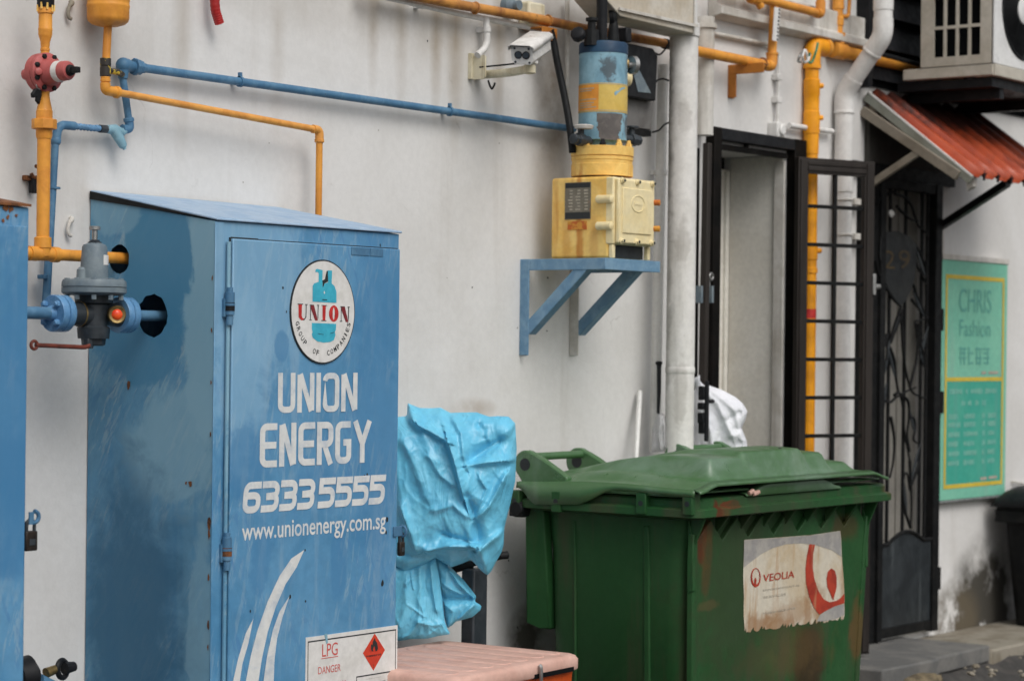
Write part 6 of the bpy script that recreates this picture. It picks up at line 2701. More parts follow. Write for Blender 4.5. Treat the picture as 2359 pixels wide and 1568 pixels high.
def sttext(mb, txt, x0, y0, x1, y1, d, bold=0.0):
    a, b = fpt(*qv(x0, y0), d), fpt(*qv(x1, y1), d)
    p0 = V((0, PA[0], PA[1]))
    p1 = V((0, PB[0], PB[1]))
    sl_ = (p1.y - p0.y) / (p1.z - p0.z)
    put2d(mb, text2d(txt, bold), lambda x, y: (a.x + (b.x - a.x) * x, p0.y + sl_ * (a.z + (b.z - a.z) * y - PA[1]) - d, a.z + (b.z - a.z) * y))


sttext(g, 'VEOLIA', 398, 852, 728, 730, .0034, .012)
g.build('red_print', M['sticker_red'], stick, smooth=0)
g = MB()
sttext(g, 'ENVIRONMENTAL', 400, 950, 790, 872, .0032)
sttext(g, 'SERVICES', 402, 1026, 640, 965, .0032)
sttext(g, 'Hotline: 6865 3100', 398, 1190, 735, 1112, .0032)
g.build('small_print', M['letter_dim'], stick, smooth=0)

# clear-white plastic bag on the ground behind the bin
M['bag'] = mat('milky_plastic_bag', (.78, .79, .83), (.72, .73, .78), 9, rough=.5, bump=.5, bsc=18, spec=.3, crease=(9, (1, 1, .6), 9.0))
idc = lambda x, y: (x, y)
t = thing('plastic_bag', 'crumpled milky white plastic bag filling the narrow doorway behind the green bin', 'bag', PP(1665, 1060, EYE + FWD * 9.95, FWD))
g = MB()
out = [(1598, 905), (1604, 886), (1632, 887), (1664, 898), (1694, 914), (1712, 930), (1722, 948), (1716, 968), (1708, 985), (1720, 1015), (1730, 1100), (1590, 1100), (1596, 1000)]
folds = [([(1612, 890), (1650, 930), (1680, 1000)], .02, 14, .6), ([(1640, 900), (1690, 945), (1705, 1010)], .016, 12, .6), ([(1612, 900), (1625, 960), (1640, 1050)], .014, 10, .6), ([(1700, 950), (1668, 970), (1650, 1020)], -.014, 10, .7)]
drape(g, out, (1655, 990), 9.95, .05, .08, folds, 11.0, 40, 130, .02, conv=idc)
g.build('bag_body', M['bag'], t, smooth=80)
g = MB()
g.tube([PP(1612, 892, EYE + FWD * 9.92, FWD), PP(1606, 880, EYE + FWD * 9.90, FWD), PP(1600, 872, EYE + FWD * 9.90, FWD)], [.02, .014, .03], 10)
g.build('knotted_neck', M['bag'], t)
t = thing('plastic_bag', 'thin clear bag hanging beside the thick downpipe below the umbrella', 'bag', P(1515, 1030, .14))
g = MB()
out = [(1515, 950), (1530, 952), (1540, 985), (1536, 1040), (1500, 1042), (1502, 990)]
drape(g, out, (1518, 1000), 9.7, .03, .03, [([(1518, 952), (1515, 1000), (1520, 1040)], .03, 6, .5), ([(1525, 955), (1530, 1030)], .02, 5, .5)], 13.0, 20, 60, .02, conv=idc)
M['film'] = mat('thin_clear_film', (.62, .62, .64), None, 9, rough=.35, alpha=.45, crease=(12, (1, 1, .6), 8.0))
g.build('bag_body', M['film'], t, smooth=80)

# ------------------------------------------------------------------ orange pipes on the right
OR = .09
t = thing('gas_pipe', 'orange pipe with a pressed elbow crossing under the ledge right of the thick downpipe', 'pipe', P(1700, 130, OR))
pts = [P(1548, 100, OR), P(1605, 118, OR), P(1778, 153, OR), P(1786, -30, OR)]
rg = RAD(24, pts[1])
g = MB()
g.tube([pts[0], pts[1], pts[2] + (pts[1] - pts[2]).normalized() * .04], rg, 16)
g.build('pipe', M['orange'], t)
g = MB()
g.tube(fillet([pts[2] + (pts[1] - pts[2]).normalized() * .05, pts[2], pts[2] + V((0, 0, .055))], .04), rg * 1.14, 18)
g.lathe(pts[2] + V((0, 0, .05)), (0, 0, 1), [(0, rg * 1.14), (.002, rg * 1.25), (.012, rg * 1.25), (.014, rg)], 18)
g.build('elbow', M['orange'], t)
g = MB()
g.cyl(pts[2] + V((0, 0, .045)), pts[3], rg * .92, 16)
g.build('riser', M['orange'], t)
g = MB()
c = P(1756, 147, OR)
g.ring(c, pts[2] - pts[1], rg * 1.12, .004, 18)
g.build('u_bolt', M['orange_dirty'], t)
g = MB()
a, b = P(1781, 95, OR + .03), P(1786, 18, OR + .03)
g.prism([a + V((-.02, -.006, 0)), a + V((.03, -.006, 0)), b + V((.03, -.006, 0)), b + V((-.02, -.006, 0))], (0, -.004, 0))
mk = g.build('tag_label', M['plate'], t, label='white label strip on the riser')
g = MB()
for i in range(9):
    q = a.lerp(b, (i + .5) / 9)
    g.boxc((q.x + .020, q.y - .0105, q.z), (.012, .001, .010))
g.build('label_print', M['ink'], mk)

t = thing('pipe_bracket', 'ochre L-shaped angle bracket under the crossing orange pipe near the first doorway', 'bracket', P(1690, 190, .02))
a, b = P(1680, 225, .005), P(1686, 150, .005)
x0 = P(1676, 190, .0).x
ztop = P(1686, 152, .0).z
zbot = P(1684, 227, .0).z
g = MB()
g.box((x0, W - .008, zbot), (x0 + .05, W - .001, ztop))
g.box((x0, W - .045, zbot), (x0 + .006, W - .0085, ztop - .03))
g.build('wall_leg', M['ochre'], t, bevel=.002)
g = MB()
dz = .045
g.prism([(x0 - .001, W - .009, ztop - dz), (x0 - .001, W - .19, ztop - dz), (x0 - .001, W - .19, ztop), (x0 - .001, W - .009, ztop)], (.006, 0, 0))
g.box((x0 + .0055, W - .19, ztop - .006), (x0 + .05, W - .009, ztop))
g.build('arm', M['ochre'], t, bevel=.002)

t = thing('gas_pipe', 'short orange cross pipe with an elbow near the top edge above the first doorway', 'pipe', P(1800, 20, OR + .03))
o2 = OR + .012
pts = [P(1640, -28, o2), P(1783, 5, o2), P(1880, 30, o2), P(1890, 33, o2), P(1893, -60, o2)]
r2 = RAD(20, pts[1])
g = MB()
g.tube([pts[0], pts[1], pts[2]], r2, 16)
g.build('pipe', M['orange'], t)
g = MB()
g.tube(fillet([pts[2], pts[3], pts[3] + V((0, 0, .06))], .035), r2 * 1.2, 16)
g.build('elbow', M['orange'], t)
g = MB()
g.cyl(pts[3] + V((0, 0, .05)), pts[4], r2, 16)
g.build('riser', M['orange'], t)
g = MB()
a = P(1742, -2, o2)
g.lathe(a, pts[2] - pts[1], [(-.05, r2 * 1.1), (-.045, r2 * 1.4), (.0, r2 * 1.45), (.03, r2 * 1.2), (.035, r2)], 12)
g.tube([a, a + V((.03, -.01, -.035))], r2 * .9, 10)
g.build('union_nut', M['orange'], t)

# the tall bright orange pipe behind the brown gate
OT = .04
xT = P(1869, 300, OT).x
YT = W - OT


def tq(px, py):
    return PY(px, py, YT)


zel = tq(1872, 104).z
t = thing('gas_riser_pipe', 'tall bright orange pipe with stepped sockets running down behind the open brown gate', 'pipe', V((xT, YT, .2)))
r3 = RAD(32, tq(1869, 300))


def t3(py):
    return tq(1868, py).z


g = MB()
g.cyl((xT, YT, .1), (xT, YT, zel - .05), r3, 24)
g.build('pipe', M['orange_deep'], t)
for prof in (((356, 1.0), (355, 1.08), (332, 1.1), (309, 1.12), (308, 1.2), (284, 1.22), (258, 1.2), (256, 1.1), (241, 1.12), (222, 1.12), (220, 1.18), (184, 1.18), (182, 1.0)),
             ((630, 1.0), (629, 1.15), (618, 1.15), (616, 1.02), (600, 1.02), (598, 1.12), (565, 1.12), (563, 1.0))):
    g = MB()
    g.lathe((xT, YT, 0), (0, 0, 1), [(t3(y), r3 * k) for y, k in prof], 24)
    g.build('socket', M['orange_deep'], t)
for py in (198, 272, 578):
    g = MB()
    z = t3(py)
    g.lathe((xT, YT, z), (.75, -.65, .05), [(0, r3 * .5), (r3 * 1.1, r3 * .42), (r3 * 1.7, r3 * .36), (r3 * 1.8, r3 * .15)], 12)
    g.build('side_nipple', M['orange_deep'], t)
g = MB()
zr = t3(724)
g.lathe((xT, YT, zr - .02), (0, 0, 1), [(0, r3 * 1.015), (.045, r3 * 1.015)], 24, False)
g.build('red_tape', M['ink_red'], t)
# elbow, tee and run to the right
xt2 = tq(1930, 100).x
g = MB()
g.tube(fillet([V((xT, YT, zel - .10)), V((xT, YT, zel)), V((xT + .12, YT, zel))], .085, 10), r3 * 1.22, 22)
g.lathe((xT, YT, zel - .115), (0, 0, 1), [(0, r3), (.002, r3 * 1.3), (.02, r3 * 1.3), (.022, r3 * 1.2)], 22)
g.build('elbow', M['orange_deep'], t)
g = MB()
g.lathe((xT + .10, YT, zel), (1, 0, 0), [(0, r3 * 1.15), (.002, r3 * 1.35), (.03, r3 * 1.35), (.032, r3 * 1.05)], 22)
g.lathe((xt2 - .055, YT, zel), (1, 0, 0), [(0, r3 * 1.1), (.002, r3 * 1.22), (.11, r3 * 1.22), (.112, r3)], 22)
z = tq(1925, 85).z
g.lathe((xt2, YT, zel), (0, 0, 1), [(0, r3 * 1.0), (z - zel, r3 * .95), (z - zel + .002, r3 * 1.1), (z - zel + .02, r3 * 1.1), (z - zel + .022, r3 * .75)], 22)
g.build('tee', M['orange'], t)
g = MB()
g.cyl((xt2 + .05, YT, zel), (xt2 + 1.3, YT, zel), r3 * .95, 20)
g.build('branch_pipe', M['orange'], t)
g = MB()
r4 = r3 * .70
zz = [tq(1926, y).z for y in (85, 60, 58, 40, 38, 22, 20, 5, -60)]
g.lathe((xt2, YT, 0), (0, 0, 1), list(zip(zz, [r4, r4, r4 * 1.2, r4 * 1.2, r4 * 1.05, r4 * 1.05, r4 * 1.25, r4 * 1.2, r4 * 1.2])), 18)
a = tq(1946, 40)
g.tube(fillet([V((xt2, YT, a.z + .0)), V((a.x, YT - .02, a.z)), V((a.x + .02, YT - .02, tq(1950, -40).z))], .02), r4 * .4, 10)
g.build('upper_riser', M['orange'], t)
# wire loops hung on the pipe
t = thing('wire_coil', 'loops of white and green wire hung over the elbow of the tall orange pipe', 'wire', P(1860, 130, .12))
for k, (pp, mt) in enumerate((([(1884, 100), (1880, 118), (1872, 140), (1866, 145), (1862, 138), (1866, 122)], 'greenwire'), ([(1866, 125), (1861, 140), (1853, 143), (1849, 130), (1853, 116), (1858, 122), (1860, 138)], 'white'), ([(1850, 118), (1842, 130), (1839, 142), (1846, 143)], 'steel'))):
    if mt == 'greenwire' and mt not in M:
        M[mt] = mat('green_wire_sheath', (.03, .22, .12), None, 20, rough=.4)
    g = MB()
    g.tube(smooth_path([P(x, y, .13 + .012 * (i % 2)) for i, (x, y) in enumerate(pp)], 6), .006, 8)
    g.build('wire', M[mt], t)

# big offset white downpipe
dl = P(1944, 320, .055)
t = thing('drain_pipe', 'white plastic downpipe with a double bend passing in front of the dark shade panel', 'pipe', V((dl.x, dl.y, 0)))
rw = RAD(42, dl)
xw = dl.x
bpt = [PX(2036, -60, xw), PX(2029, 66, xw), PX(2022, 92, xw), PX(1962, 200, xw), PX(1946, 226, xw), V((xw, dl.y, .1))]
bpt[4] = V((xw, dl.y, bpt[4].z))
bpt[1].y = bpt[0].y
yup = bpt[0].y
K2 = V((xw, yup, PX(2028, 84, xw).z))
K3 = V((xw, dl.y, PX(1950, 214, xw).z))
g = MB()
g.cyl((xw, dl.y, .05), K3 + V((0, 0, -.03)), rw, 26)
g.build('lower_pipe', M['white'], t)
g = MB()
g.tube([K3.lerp(K2, .06), K3.lerp(K2, .94)], rw, 26)
g.build('offset_pipe', M['white'], t)
g = MB()
g.cyl(K2 + V((0, 0, .02)), K2 + V((0, 0, .8)), rw * 1.02, 26)
g.build('upper_pipe', M['white'], t)
for c, u, v in ((K3, V((0, 0, -1)), (K2 - K3).normalized()), (K2, (K3 - K2).normalized(), V((0, 0, 1)))):
    g = MB()
    g.tube(fillet([c + u * .10, c, c + v * .085], .05, 8), rw * 1.09, 26)
    g.lathe(c + u * .10, u, [(-.012, rw * 1.1), (-.010, rw * 1.14), (.0, rw * 1.14), (.001, rw)], 26)
    g.build('bend', M['white'], t)
g = MB()
zz = PX(2032, 25, xw).z
g.lathe((xw, yup, zz), (0, 0, 1), [(0, rw), (.001, rw * 1.10), (.05, rw * 1.10), (.052, rw)], 26)
zz = PX(1936, 420, xw).z
g.lathe((xw, dl.y, zz - .05), (0, 0, 1), [(0, rw * 1.01), (.002, rw * 1.10), (.08, rw * 1.10), (.082, rw)], 26)
g.build('pipe_sockets', M['white'], t)
for py in (465, 545):
    g = MB()
    p = P(1965, py, .03)
    g.boxc((p.x + .02, W - .03, p.z), (.10, .058, .03))
    g.ring((xw, dl.y, p.z), (0, 0, 1), rw * 1.06, .006, 24)
    g.build('holder', M['trim'], t, bevel=.003)

# ------------------------------------------------------------------ first doorway: black frame and narrow folded leaf
t = thing('door_frame', 'black metal frame round the narrow first doorway', 'door frame', V(((D1x0 + D1x1) / 2, W, D1z0)))
fx0, fx1 = P(1625, 330).x, P(1836, 348).x
zt_ = P(1730, 326).z
g = MB()
g.box((D1x1 + .004, W - .05, D1z0), (fx1 + .008, W - .0015, zt_ + .035))
g.build('jamb', M['jamb'], t, bevel=.004)
g = MB()
g.box((fx0, W - .05, D1z0), (D1x0 - .004, W - .0015, zt_ + .035))
g.build('jamb', M['jamb'], t, bevel=.004)
g = MB()
g.box((D1x0 - .003, W - .049, zt_ - .02), (D1x1 + .003, W - .0015, zt_ + .034))
g.build('head', M['black_metal'], t, bevel=.004)
g = MB()
g.box((D1x0 + .001, W - .03, zt_ - .06), (D1x1 - .03, W - .006, zt_ - .035))
g.cyl((D1x0 + .25, W - .02, zt_ - .037), (D1x0 + .25, W - .02, zt_ - .018), .012, 10)
g.build('upper_rail', M['jamb'], t)
# folded leaf seen on edge
t = thing('gate_leaf', 'narrow dark brown gate leaf seen on edge with lock eye and bolts beside the doorway', 'gate', P(1625, 1000, .1))
a, b = P(1630, 330, .075), P(1619, 900, .105)
xl = (a.x + b.x) / 2
g = MB()
g.bar(V((a.x, W - .075, a.z)), V((b.x, W - .105, b.z)), .032, .032, (0, 1, 0))
g.build('stile', M['brown'], t, bevel=.004)
g = MB()
g.bar(V((a.x - .008, W - .025, a.z - .02)), V((a.x - .008, W - .028, b.z)), .02, .02, (0, 1, 0))
g.build('back_stile', M['jamb'], t, bevel=.003)
for nm, px, py in (('lock_eye', 1638, 637),):
    c = P(px, py, .10)
    g = MB()
    g.ring(c, (0, 1, .0), .014, .0062, 18)
    g.boxc(c + V((-.014, .004, -.05)), (.016, .010, .09))
    g.build(nm, M['steel'], t, bevel=.001)
g = MB()
for px in (1611, 1636):
    c = P(px, 678, .10)
    g.boxc(c, (.016, .03, .075))
g.build('lock_plates', M['castgrey'], t, bevel=.002)
g = MB()
for py, hgt in ((905, .06), (935, .03), (962, .045), (985, .05)):
    c = P(1620, py, .22)
    g.boxc(c, (.05 if hgt < .05 else .036, .03, hgt))
c = P(1620, 930, .22)
g.cyl(c + V((.0, -.018, .10)), c + V((0, -.018, -.16)), .010, 10)
c = P(1632, 924, .215)
g.cyl(c, c + V((.04, 0, 0)), .009, 10)
g.build('bolts', M['black_metal'], t, bevel=.004)

# ------------------------------------------------------------------ open brown grille gate
t = thing('grille_gate', 'dark brown framed grille gate swung open with a grid of black bars', 'gate', V((9.4, 5.385, .22)))
Hx = V((PY(1836, 364, 5.44).x, 5.44, 0))
ang = R(-22)
wd = .455
Mg = Matrix.Translation(Hx) @ Matrix.Rotation(ang, 4, 'Z')
z0, z1 = .24, None
zz = PP(1930, 368, Hx, V((math.sin(R(22)), math.cos(R(22)), 0))).z
z1 = zz


def gm():
    g = MB()
    g.M = Mg
    return g


st = .058
for x in (0, wd - st):
    g = gm()
    g.box((x, -.016, z0), (x + st, .016, z1))
    g.box((x + .010, -.023, z0 + .01), (x + st - .012, -.0155, z1 - .01))
    g.build('stile', M['brown'], t, bevel=.003)
g = gm()
g.box((st + .0003, -.0155, z1 - .075), (wd - st - .0003, .0155, z1 - .0005))
g.box((st - .005, -.022, z1 - .062), (wd - st + .005, -.015, z1 - .042))
g.box((st - .005, -.020, z1 - .034), (wd - st + .005, -.015, z1 - .014))
g.build('top_rail', M['brown'], t, bevel=.003)
g = gm()
g.box((st + .0003, -.0155, z0), (wd - st - .0003, .0155, z0 + .12))
g.build('bottom_rail', M['brown'], t, bevel=.003)
g = gm()
g.box((wd / 2 - .010, -.007, z0 + .12), (wd / 2 + .010, .007, z1 - .075))
g.build('upright_bar', M['black'], t, bevel=.002)
nrm = V((math.sin(R(22)), math.cos(R(22)), 0))
zprev = None
for k in range(9):
    z = PP(1925, 478 + 87.5 * k, Hx, nrm).z
    g = gm()
    g.box((st + .0002, -.0062, z - .009), (wd - st - .0002, .0062, z + .009))
    g.build('cross_bar', M['black'], t, bevel=.002)
g = gm()
zl_ = PP(2008, 655, Hx, nrm).z
g.box((wd - .012, -.028, zl_ - .05), (wd + .006, -.0165, zl_ + .05))
g.lathe((wd + .004, -.02, zl_ - .01), (1, 0, 0), [(0, .012), (.03, .012)], 10)
g.build('lock_case', M['steel'], t, bevel=.002)

# ------------------------------------------------------------------ wrought iron gate with the house number
YI = W - .035
t = thing('iron_gate', 'black wrought iron gate with leaf scrolls, a shield numbered 29 and a solid lower panel', 'gate', P(2090, 1450, .035))


def ip(px, py, d=0.0):
    return PY(px, py, YI - d)


xi0, xi1 = ip(2024, 700).x, ip(2153, 700).x
zi0 = ip(2090, 1462).z
zi1 = ip(2090, 418).z
for a, b in ((xi0 - .02, xi0 + .03), (xi1 - .035, xi1 + .035)):
    g = MB()
    g.box((a, YI - .025, zi0), (b, YI + .02, zi1))
    g.build('stile', M['black'], t, bevel=.003)
g = MB()
g.box((xi0 + .031, YI - .02, zi1 - .05), (xi1 - .036, YI + .02, zi1 - .001))
g.build('top_rail', M['black'], t, bevel=.003)
g = MB()
g.box((xi0 + .031, YI - .018, zi0 + .01), (xi1 - .036, YI + .018, zi0 + .06))
g.build('bottom_rail', M['black'], t, bevel=.003)
zp = ip(2100, 1245).z
zs_ = ip(2100, 1218).z
pts = [(xi0 + .031, YI - .012, zi0 + .061), (xi1 - .0355, YI - .012, zi0 + .061)]
top = []
n = 24
xa, xb = xi0 + .031, xi1 - .036
for i in range(n + 1):
    u = i / n
    x = xb + (xa - xb) * u
    hmp = .055 * max(0, math.sin(math.pi * ((1 - u) - .12) / .72)) if .12 < 1 - u < .84 else 0
    top.append((x, YI - .012, zp + hmp))
g = MB()
g.prism([(xa, YI - .012, zi0 + .061), (xb, YI - .012, zi0 + .061)] + top, (0, .008, 0))
M['gatepanel'] = mat('scuffed_black_panel', (.016, .020, .023), (.028, .034, .038), 5, rough=.4, streak=((.07, .08, .085), .7, 14, .60, .74), rust=((.08, .07, .06), 12, .68, .76))
g.build('lower_panel', M['gatepanel'], t, smooth=30)
g = MB()
g.tube([V(p) + V((0, -.004, 0)) for p in top], .009, 10)
g.build('panel_rim', M['black'], t)
for px in (2046, 2082, 2120, 2132):
    x = ip(px, 900).x
    g = MB()
    g.cyl((x, YI, zp - .01), (x, YI, zi1 - .045), .0095, 10)
    g.build('bar', M['black'], t)
# shield
sh = [(2030, 548), (2042, 534), (2070, 532), (2096, 545), (2112, 562), (2112, 600), (2108, 640), (2100, 668), (2088, 692), (2076, 706), (2062, 690), (2046, 664), (2034, 630), (2028, 590)]
g = MB()
g.prism([ip(x, y, .022) for x, y in sh], (0, .006, 0))
M['shield'] = mat('dull_black_shield', (.011, .013, .014), (.02, .021, .02), 9, rough=.55)
shield = g.build('number_shield', M['shield'], t, bevel=.002)
M['gilt'] = mat('tarnished_gilt', (.075, .045, .012), (.045, .03, .01), 40, rough=.5)
for ch, x0_, y0_, x1_, y1_ in (('2', 2037, 618, 2062, 578), ('9', 2070, 618, 2097, 577)):
    a, b = ip(x0_, y0_, .0235), ip(x1_, y1_, .0235)
    g = MB()
    put2d(g, text2d(ch, .0), lambda x, y: (a.x + (b.x - a.x) * x, YI - .0235, a.z + (b.z - a.z) * y))
    g.build('house_number', M['gilt'], shield, smooth=0)
g = MB()
g.box((P(1970, 700).x, W - .045, zi0), (xi0 - .021, W - .0012, zi1 + .002))
g.build('frame_post', M['black'], t, bevel=.003)
# scrolls and vines
vines = [
    [(2018, 470), (2030, 455), (2048, 446), (2062, 440), (2064, 425), (2056, 415), (2048, 418), (2046, 428)],
    [(2062, 447), (2085, 455), (2100, 475), (2108, 500), (2116, 520), (2132, 535), (2138, 550)],
    [(2066, 475), (2080, 490), (2098, 505), (2115, 508)],
    [(2108, 562), (2122, 590), (2130, 610), (2134, 635), (2135, 655)],
    [(2108, 580), (2112, 610), (2122, 630), (2134, 655)],
    [(2104, 655), (2112, 680), (2122, 700), (2134, 735)],
    [(2100, 690), (2112, 705), (2128, 725), (2136, 738)],
    [(2018, 600), (2024, 630), (2040, 662), (2058, 690), (2074, 705)],
    [(2076, 705), (2066, 735), (2056, 765), (2052, 790), (2060, 768), (2072, 740), (2080, 712)],
    [(2076, 720), (2078, 760), (2080, 800), (2086, 850), (2096, 890), (2104, 905), (2118, 912), (2134, 918)],
    [(2096, 890), (2104, 860), (2112, 820), (2114, 780), (2108, 742), (2122, 738), (2138, 730)],
    [(2114, 745), (2118, 785), (2126, 810), (2130, 850)],
    [(2050, 800), (2060, 830), (2064, 870), (2072, 905), (2090, 900), (2110, 892)],
    [(2060, 910), (2072, 905), (2080, 935), (2082, 980), (2090, 1030), (2096, 1060)],
    [(2078, 910), (2092, 925), (2094, 960), (2090, 1000), (2096, 1040)],
    [(2094, 960), (2106, 965), (2108, 990), (2104, 1010), (2112, 1020)],
    [(2096, 1060), (2098, 1110), (2100, 1160), (2098, 1215)],
    [(2098, 1120), (2110, 1090), (2118, 1060), (2120, 1030)],
    [(2098, 1215), (2086, 1180), (2080, 1140), (2082, 1100), (2090, 1090), (2096, 1130)],
    [(2030, 920), (2050, 926), (2064, 915), (2080, 908)],
    [(2036, 800), (2044, 770), (2042, 830)],
    [(2052, 960), (2060, 1010), (2058, 1060), (2050, 1100)],
]
for i, vn in enumerate(vines):
    g = MB()
    path = smooth_path([ip(x, y, .012 + .003 * (i % 3)) for x, y in vn], 6)
    m_ = len(path)
    g.tube(path, [.0085 * (1 - .45 * k / m_) for k in range(m_)], 8)
    g.build('scroll', M['black'], t)
leaves = [((2134, 640), (2112, 572), 7), ((2134, 735), (2104, 668), 7), ((2052, 792), (2074, 722), 8), ((2130, 850), (2116, 760), 6), ((2120, 830), (2140, 750), 8), ((2064, 870), (2048, 800), 7), ((2100, 1110), (2122, 1020), 7), ((2082, 1100), (2090, 1190), 7), ((2110, 1000), (2096, 940), 6),
          ((2040, 860), (2052, 780), 7), ((2034, 960), (2044, 880), 7)]
for a, b, w_ in leaves:
    A, B = ip(*a, .018), ip(*b, .018)
    d = B - A
    nn_ = V((-d.z, 0, d.x)).normalized()
    wr = w_ * .0022
    pts = []
    for k in range(7):
        f = k / 6
        pts.append(A + d * f + nn_ * wr * math.sin(math.pi * f) ** .8)
    for k in range(5, 0, -1):
        f = k / 6
        pts.append(A + d * f - nn_ * wr * .6 * math.sin(math.pi * f) ** .8)
    g = MB()
    g.prism(pts, (0, .006, 0))
    g.build('leaf', M['gatepanel'], t, bevel=.0015)
for px, py in ((2163, 735), (2163, 925), (2156, 1330)):
    g = MB()
    c = ip(px - 3, py)
    g.lathe((c.x + .012, YI - .01, c.z - .06), (0, 0, 1), [(0, .018), (.115, .018)], 12)
    g.build('hinge', M['black'], t)
g = MB()
c = ip(2050, 493, .03)
g.lathe(c, (0, -1, .2), [(0, .016), (.01, .02), (.02, .012)], 12)
g.build('gate_bell', M['plate'], t)

# ------------------------------------------------------------------ black panel drawn as shade, awning, air conditioner
xd0, xd1 = P(1972, 60).x, 13.6
zd0 = P(1985, 205).z
t = thing('added_shade_panel', 'added black slatted panel standing for the shade high on the wall behind the air conditioner', 'shade_panel', V(((xd0 + xd1) / 2, W, zd0)))  # black panel added to stand for the shade behind the air conditioner
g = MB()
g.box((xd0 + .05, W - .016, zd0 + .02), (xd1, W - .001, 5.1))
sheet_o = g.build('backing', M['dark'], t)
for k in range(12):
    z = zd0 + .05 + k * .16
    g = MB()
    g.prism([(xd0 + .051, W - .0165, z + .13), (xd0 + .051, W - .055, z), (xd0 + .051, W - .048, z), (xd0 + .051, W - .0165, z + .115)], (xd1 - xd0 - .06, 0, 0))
    g.build('shade_slat', M['black_metal'], t)
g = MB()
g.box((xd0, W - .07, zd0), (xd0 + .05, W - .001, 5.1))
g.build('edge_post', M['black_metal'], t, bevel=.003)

AX0, AX1 = 10.04, 11.24
sl0 = PX(1985, 215, AX0)
sl1 = PX(2246, 408, AX0)
SY_, EY_ = W - .02, sl1.y
SZ_, EZ_ = sl0.z + .0, sl1.z
t = thing('awning', 'sloping red corrugated metal awning on grey brackets over the iron gate', 'awning', V(((AX0 + AX1) / 2, W, EZ_ - .4)))
n = 120
prof = []
pitch = .150
for i in range(n + 1):
    x = AX0 + (AX1 - AX0) * i / n
    ph = ((x - AX0) / pitch) % 1.0
    h = 0
    if .36 < ph < .64:
        h = .030
    elif .28 < ph <= .36:
        h = .030 * (ph - .28) / .08
    elif .64 <= ph < .72:
        h = .030 * (.72 - ph) / .08
    if ph < .06 or ph > .94:
        h = .004
    prof.append((x, h))
dsl = V((0, EY_ - SY_, EZ_ - SZ_))
nsl = V((0, dsl.z, -dsl.y)).normalized()
if nsl.z < 0:
    nsl = -nsl
g = MB()
vs, fs = [], []
mrow = 6
for j in range(mrow + 1):
    f = j / mrow
    for x, h in prof:
        vs.append(V((x, SY_, SZ_)) + dsl * f + nsl * h)
for j in range(mrow):
    for i in range(n):
        a = j * (n + 1) + i
        fs.append((a, a + 1, a + n + 2, a + n + 1))
g.add(vs, fs)
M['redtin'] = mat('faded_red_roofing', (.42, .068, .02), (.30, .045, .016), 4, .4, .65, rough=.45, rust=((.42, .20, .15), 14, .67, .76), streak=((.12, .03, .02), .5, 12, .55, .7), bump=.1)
SOOT_SHADE = (.018, .011, .010)  # soot, and the air conditioner's shade painted in near the wall
patches(M['redtin'], [((AX0 + .65, SY_, SZ_), (.75, .30, .30), SOOT_SHADE, .9, 1.6, .3), ((AX1, SY_ - .3, SZ_ - .2), (.40, .5, .5), SOOT_SHADE, .6, 2.0, .5)], 9)
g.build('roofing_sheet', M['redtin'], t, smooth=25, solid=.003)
g = MB()
for k in range(8):
    x = AX0 + pitch * (k + .5)
    c = V((x, EY_, EZ_)) + nsl * .016
    g.boxc(c + V((0, -.002, -.002)), (.012, .008, .045))
g.build('ridge_end_caps', M['black_metal'], t)
dn = dsl.normalized()
M['awnframe'] = mat('grey_green_frame_paint', (.24, .25, .215), (.19, .19, .155), 8, rough=.6)
M['awnwood'] = mat('dull_taupe_frame', (.225, .195, .155), (.175, .15, .115), 8, rough=.7)
g = MB()
a = V((AX0 - .012, SY_ - .01, SZ_)) - nsl * .022
b = V((AX0 - .012, EY_, EZ_)) - nsl * .022
g.bar(a, b, .012, .040, nsl)
g.build('edge_flashing', M['awnframe'], t, bevel=.002)
g = MB()
a = V((AX0 - .012, SY_ - .01, SZ_)) + nsl * .004
b = V((AX0 - .012, EY_ + .01, EZ_)) + nsl * .004
g.bar(a, b, .014, .008, nsl)
g.build('edge_trim', M['plate'], t)
r0, r1 = PX(1985, 255, AX0 - .02), PX(2208, 405, AX0 - .02)
g = MB()
g.bar(V((AX0 - .02, W - .004, r0.z)), r1, .03, .048, nsl)
g.build('rafter', M['awnwood'], t, bevel=.003)
g = MB()
m0, m1 = r0.lerp(r1, .62), PX(2058, 425, AX0 - .02)
g.bar(m0, V((AX0 - .02, W - .03, m1.z - .01)), .026, .036)
g.build('brace', M['awnwood'], t, bevel=.003)
g = MB()
bz = V((0, 0, 0))
for f in (.10, .72):
    c = V((AX0 - .01, SY_, SZ_)) + dsl * f - nsl * .055
    g.box((AX0 - .005, c.y - .02, c.z - .022), (AX1, c.y + .02, c.z + .022))
g.build('purlins', M['awnwood'], t, bevel=.003)
g = MB()
q = PX(2212, 385, AX0 + .05)
g.prism([q, q + V((0, -.07, -.025)), q + V((0, -.07, -.095)), q + V((0, -.035, -.115)), q + V((0, -.03, -.05)), q + V((0, 0, -.04))], (.04, 0, 0))
g.build('bracket_lug', M['trim'], t)
g = MB()
bx_ = AX0 + .60
e1 = V((bx_ + .25, EY_ + .03, EZ_ - .03))
e0 = P(2168, 528, .0)
e0 = V((bx_ + .25, W - .01, e0.z))
a, b = P(2166, 522, .01), PY(2322, 421, EY_ + .02)
g.bar(a, b, .030, .040)
g.build('stay', M['black_metal'], t, bevel=.003)
g = MB()
a, b = P(2166, 512, 0), P(2164, 600, 0)
g.box((a.x - .0, W - .006, b.z), (a.x + .035, W - .001, a.z))
g.build('wall_plate', M['trim'], t)
g = MB()
g.box((AX0 - .2, W - .03, zi1 + .004), (AX1 - .25, W - .0012, zi1 + .07))
g.build('door_head', M['black'], t)
g = MB()
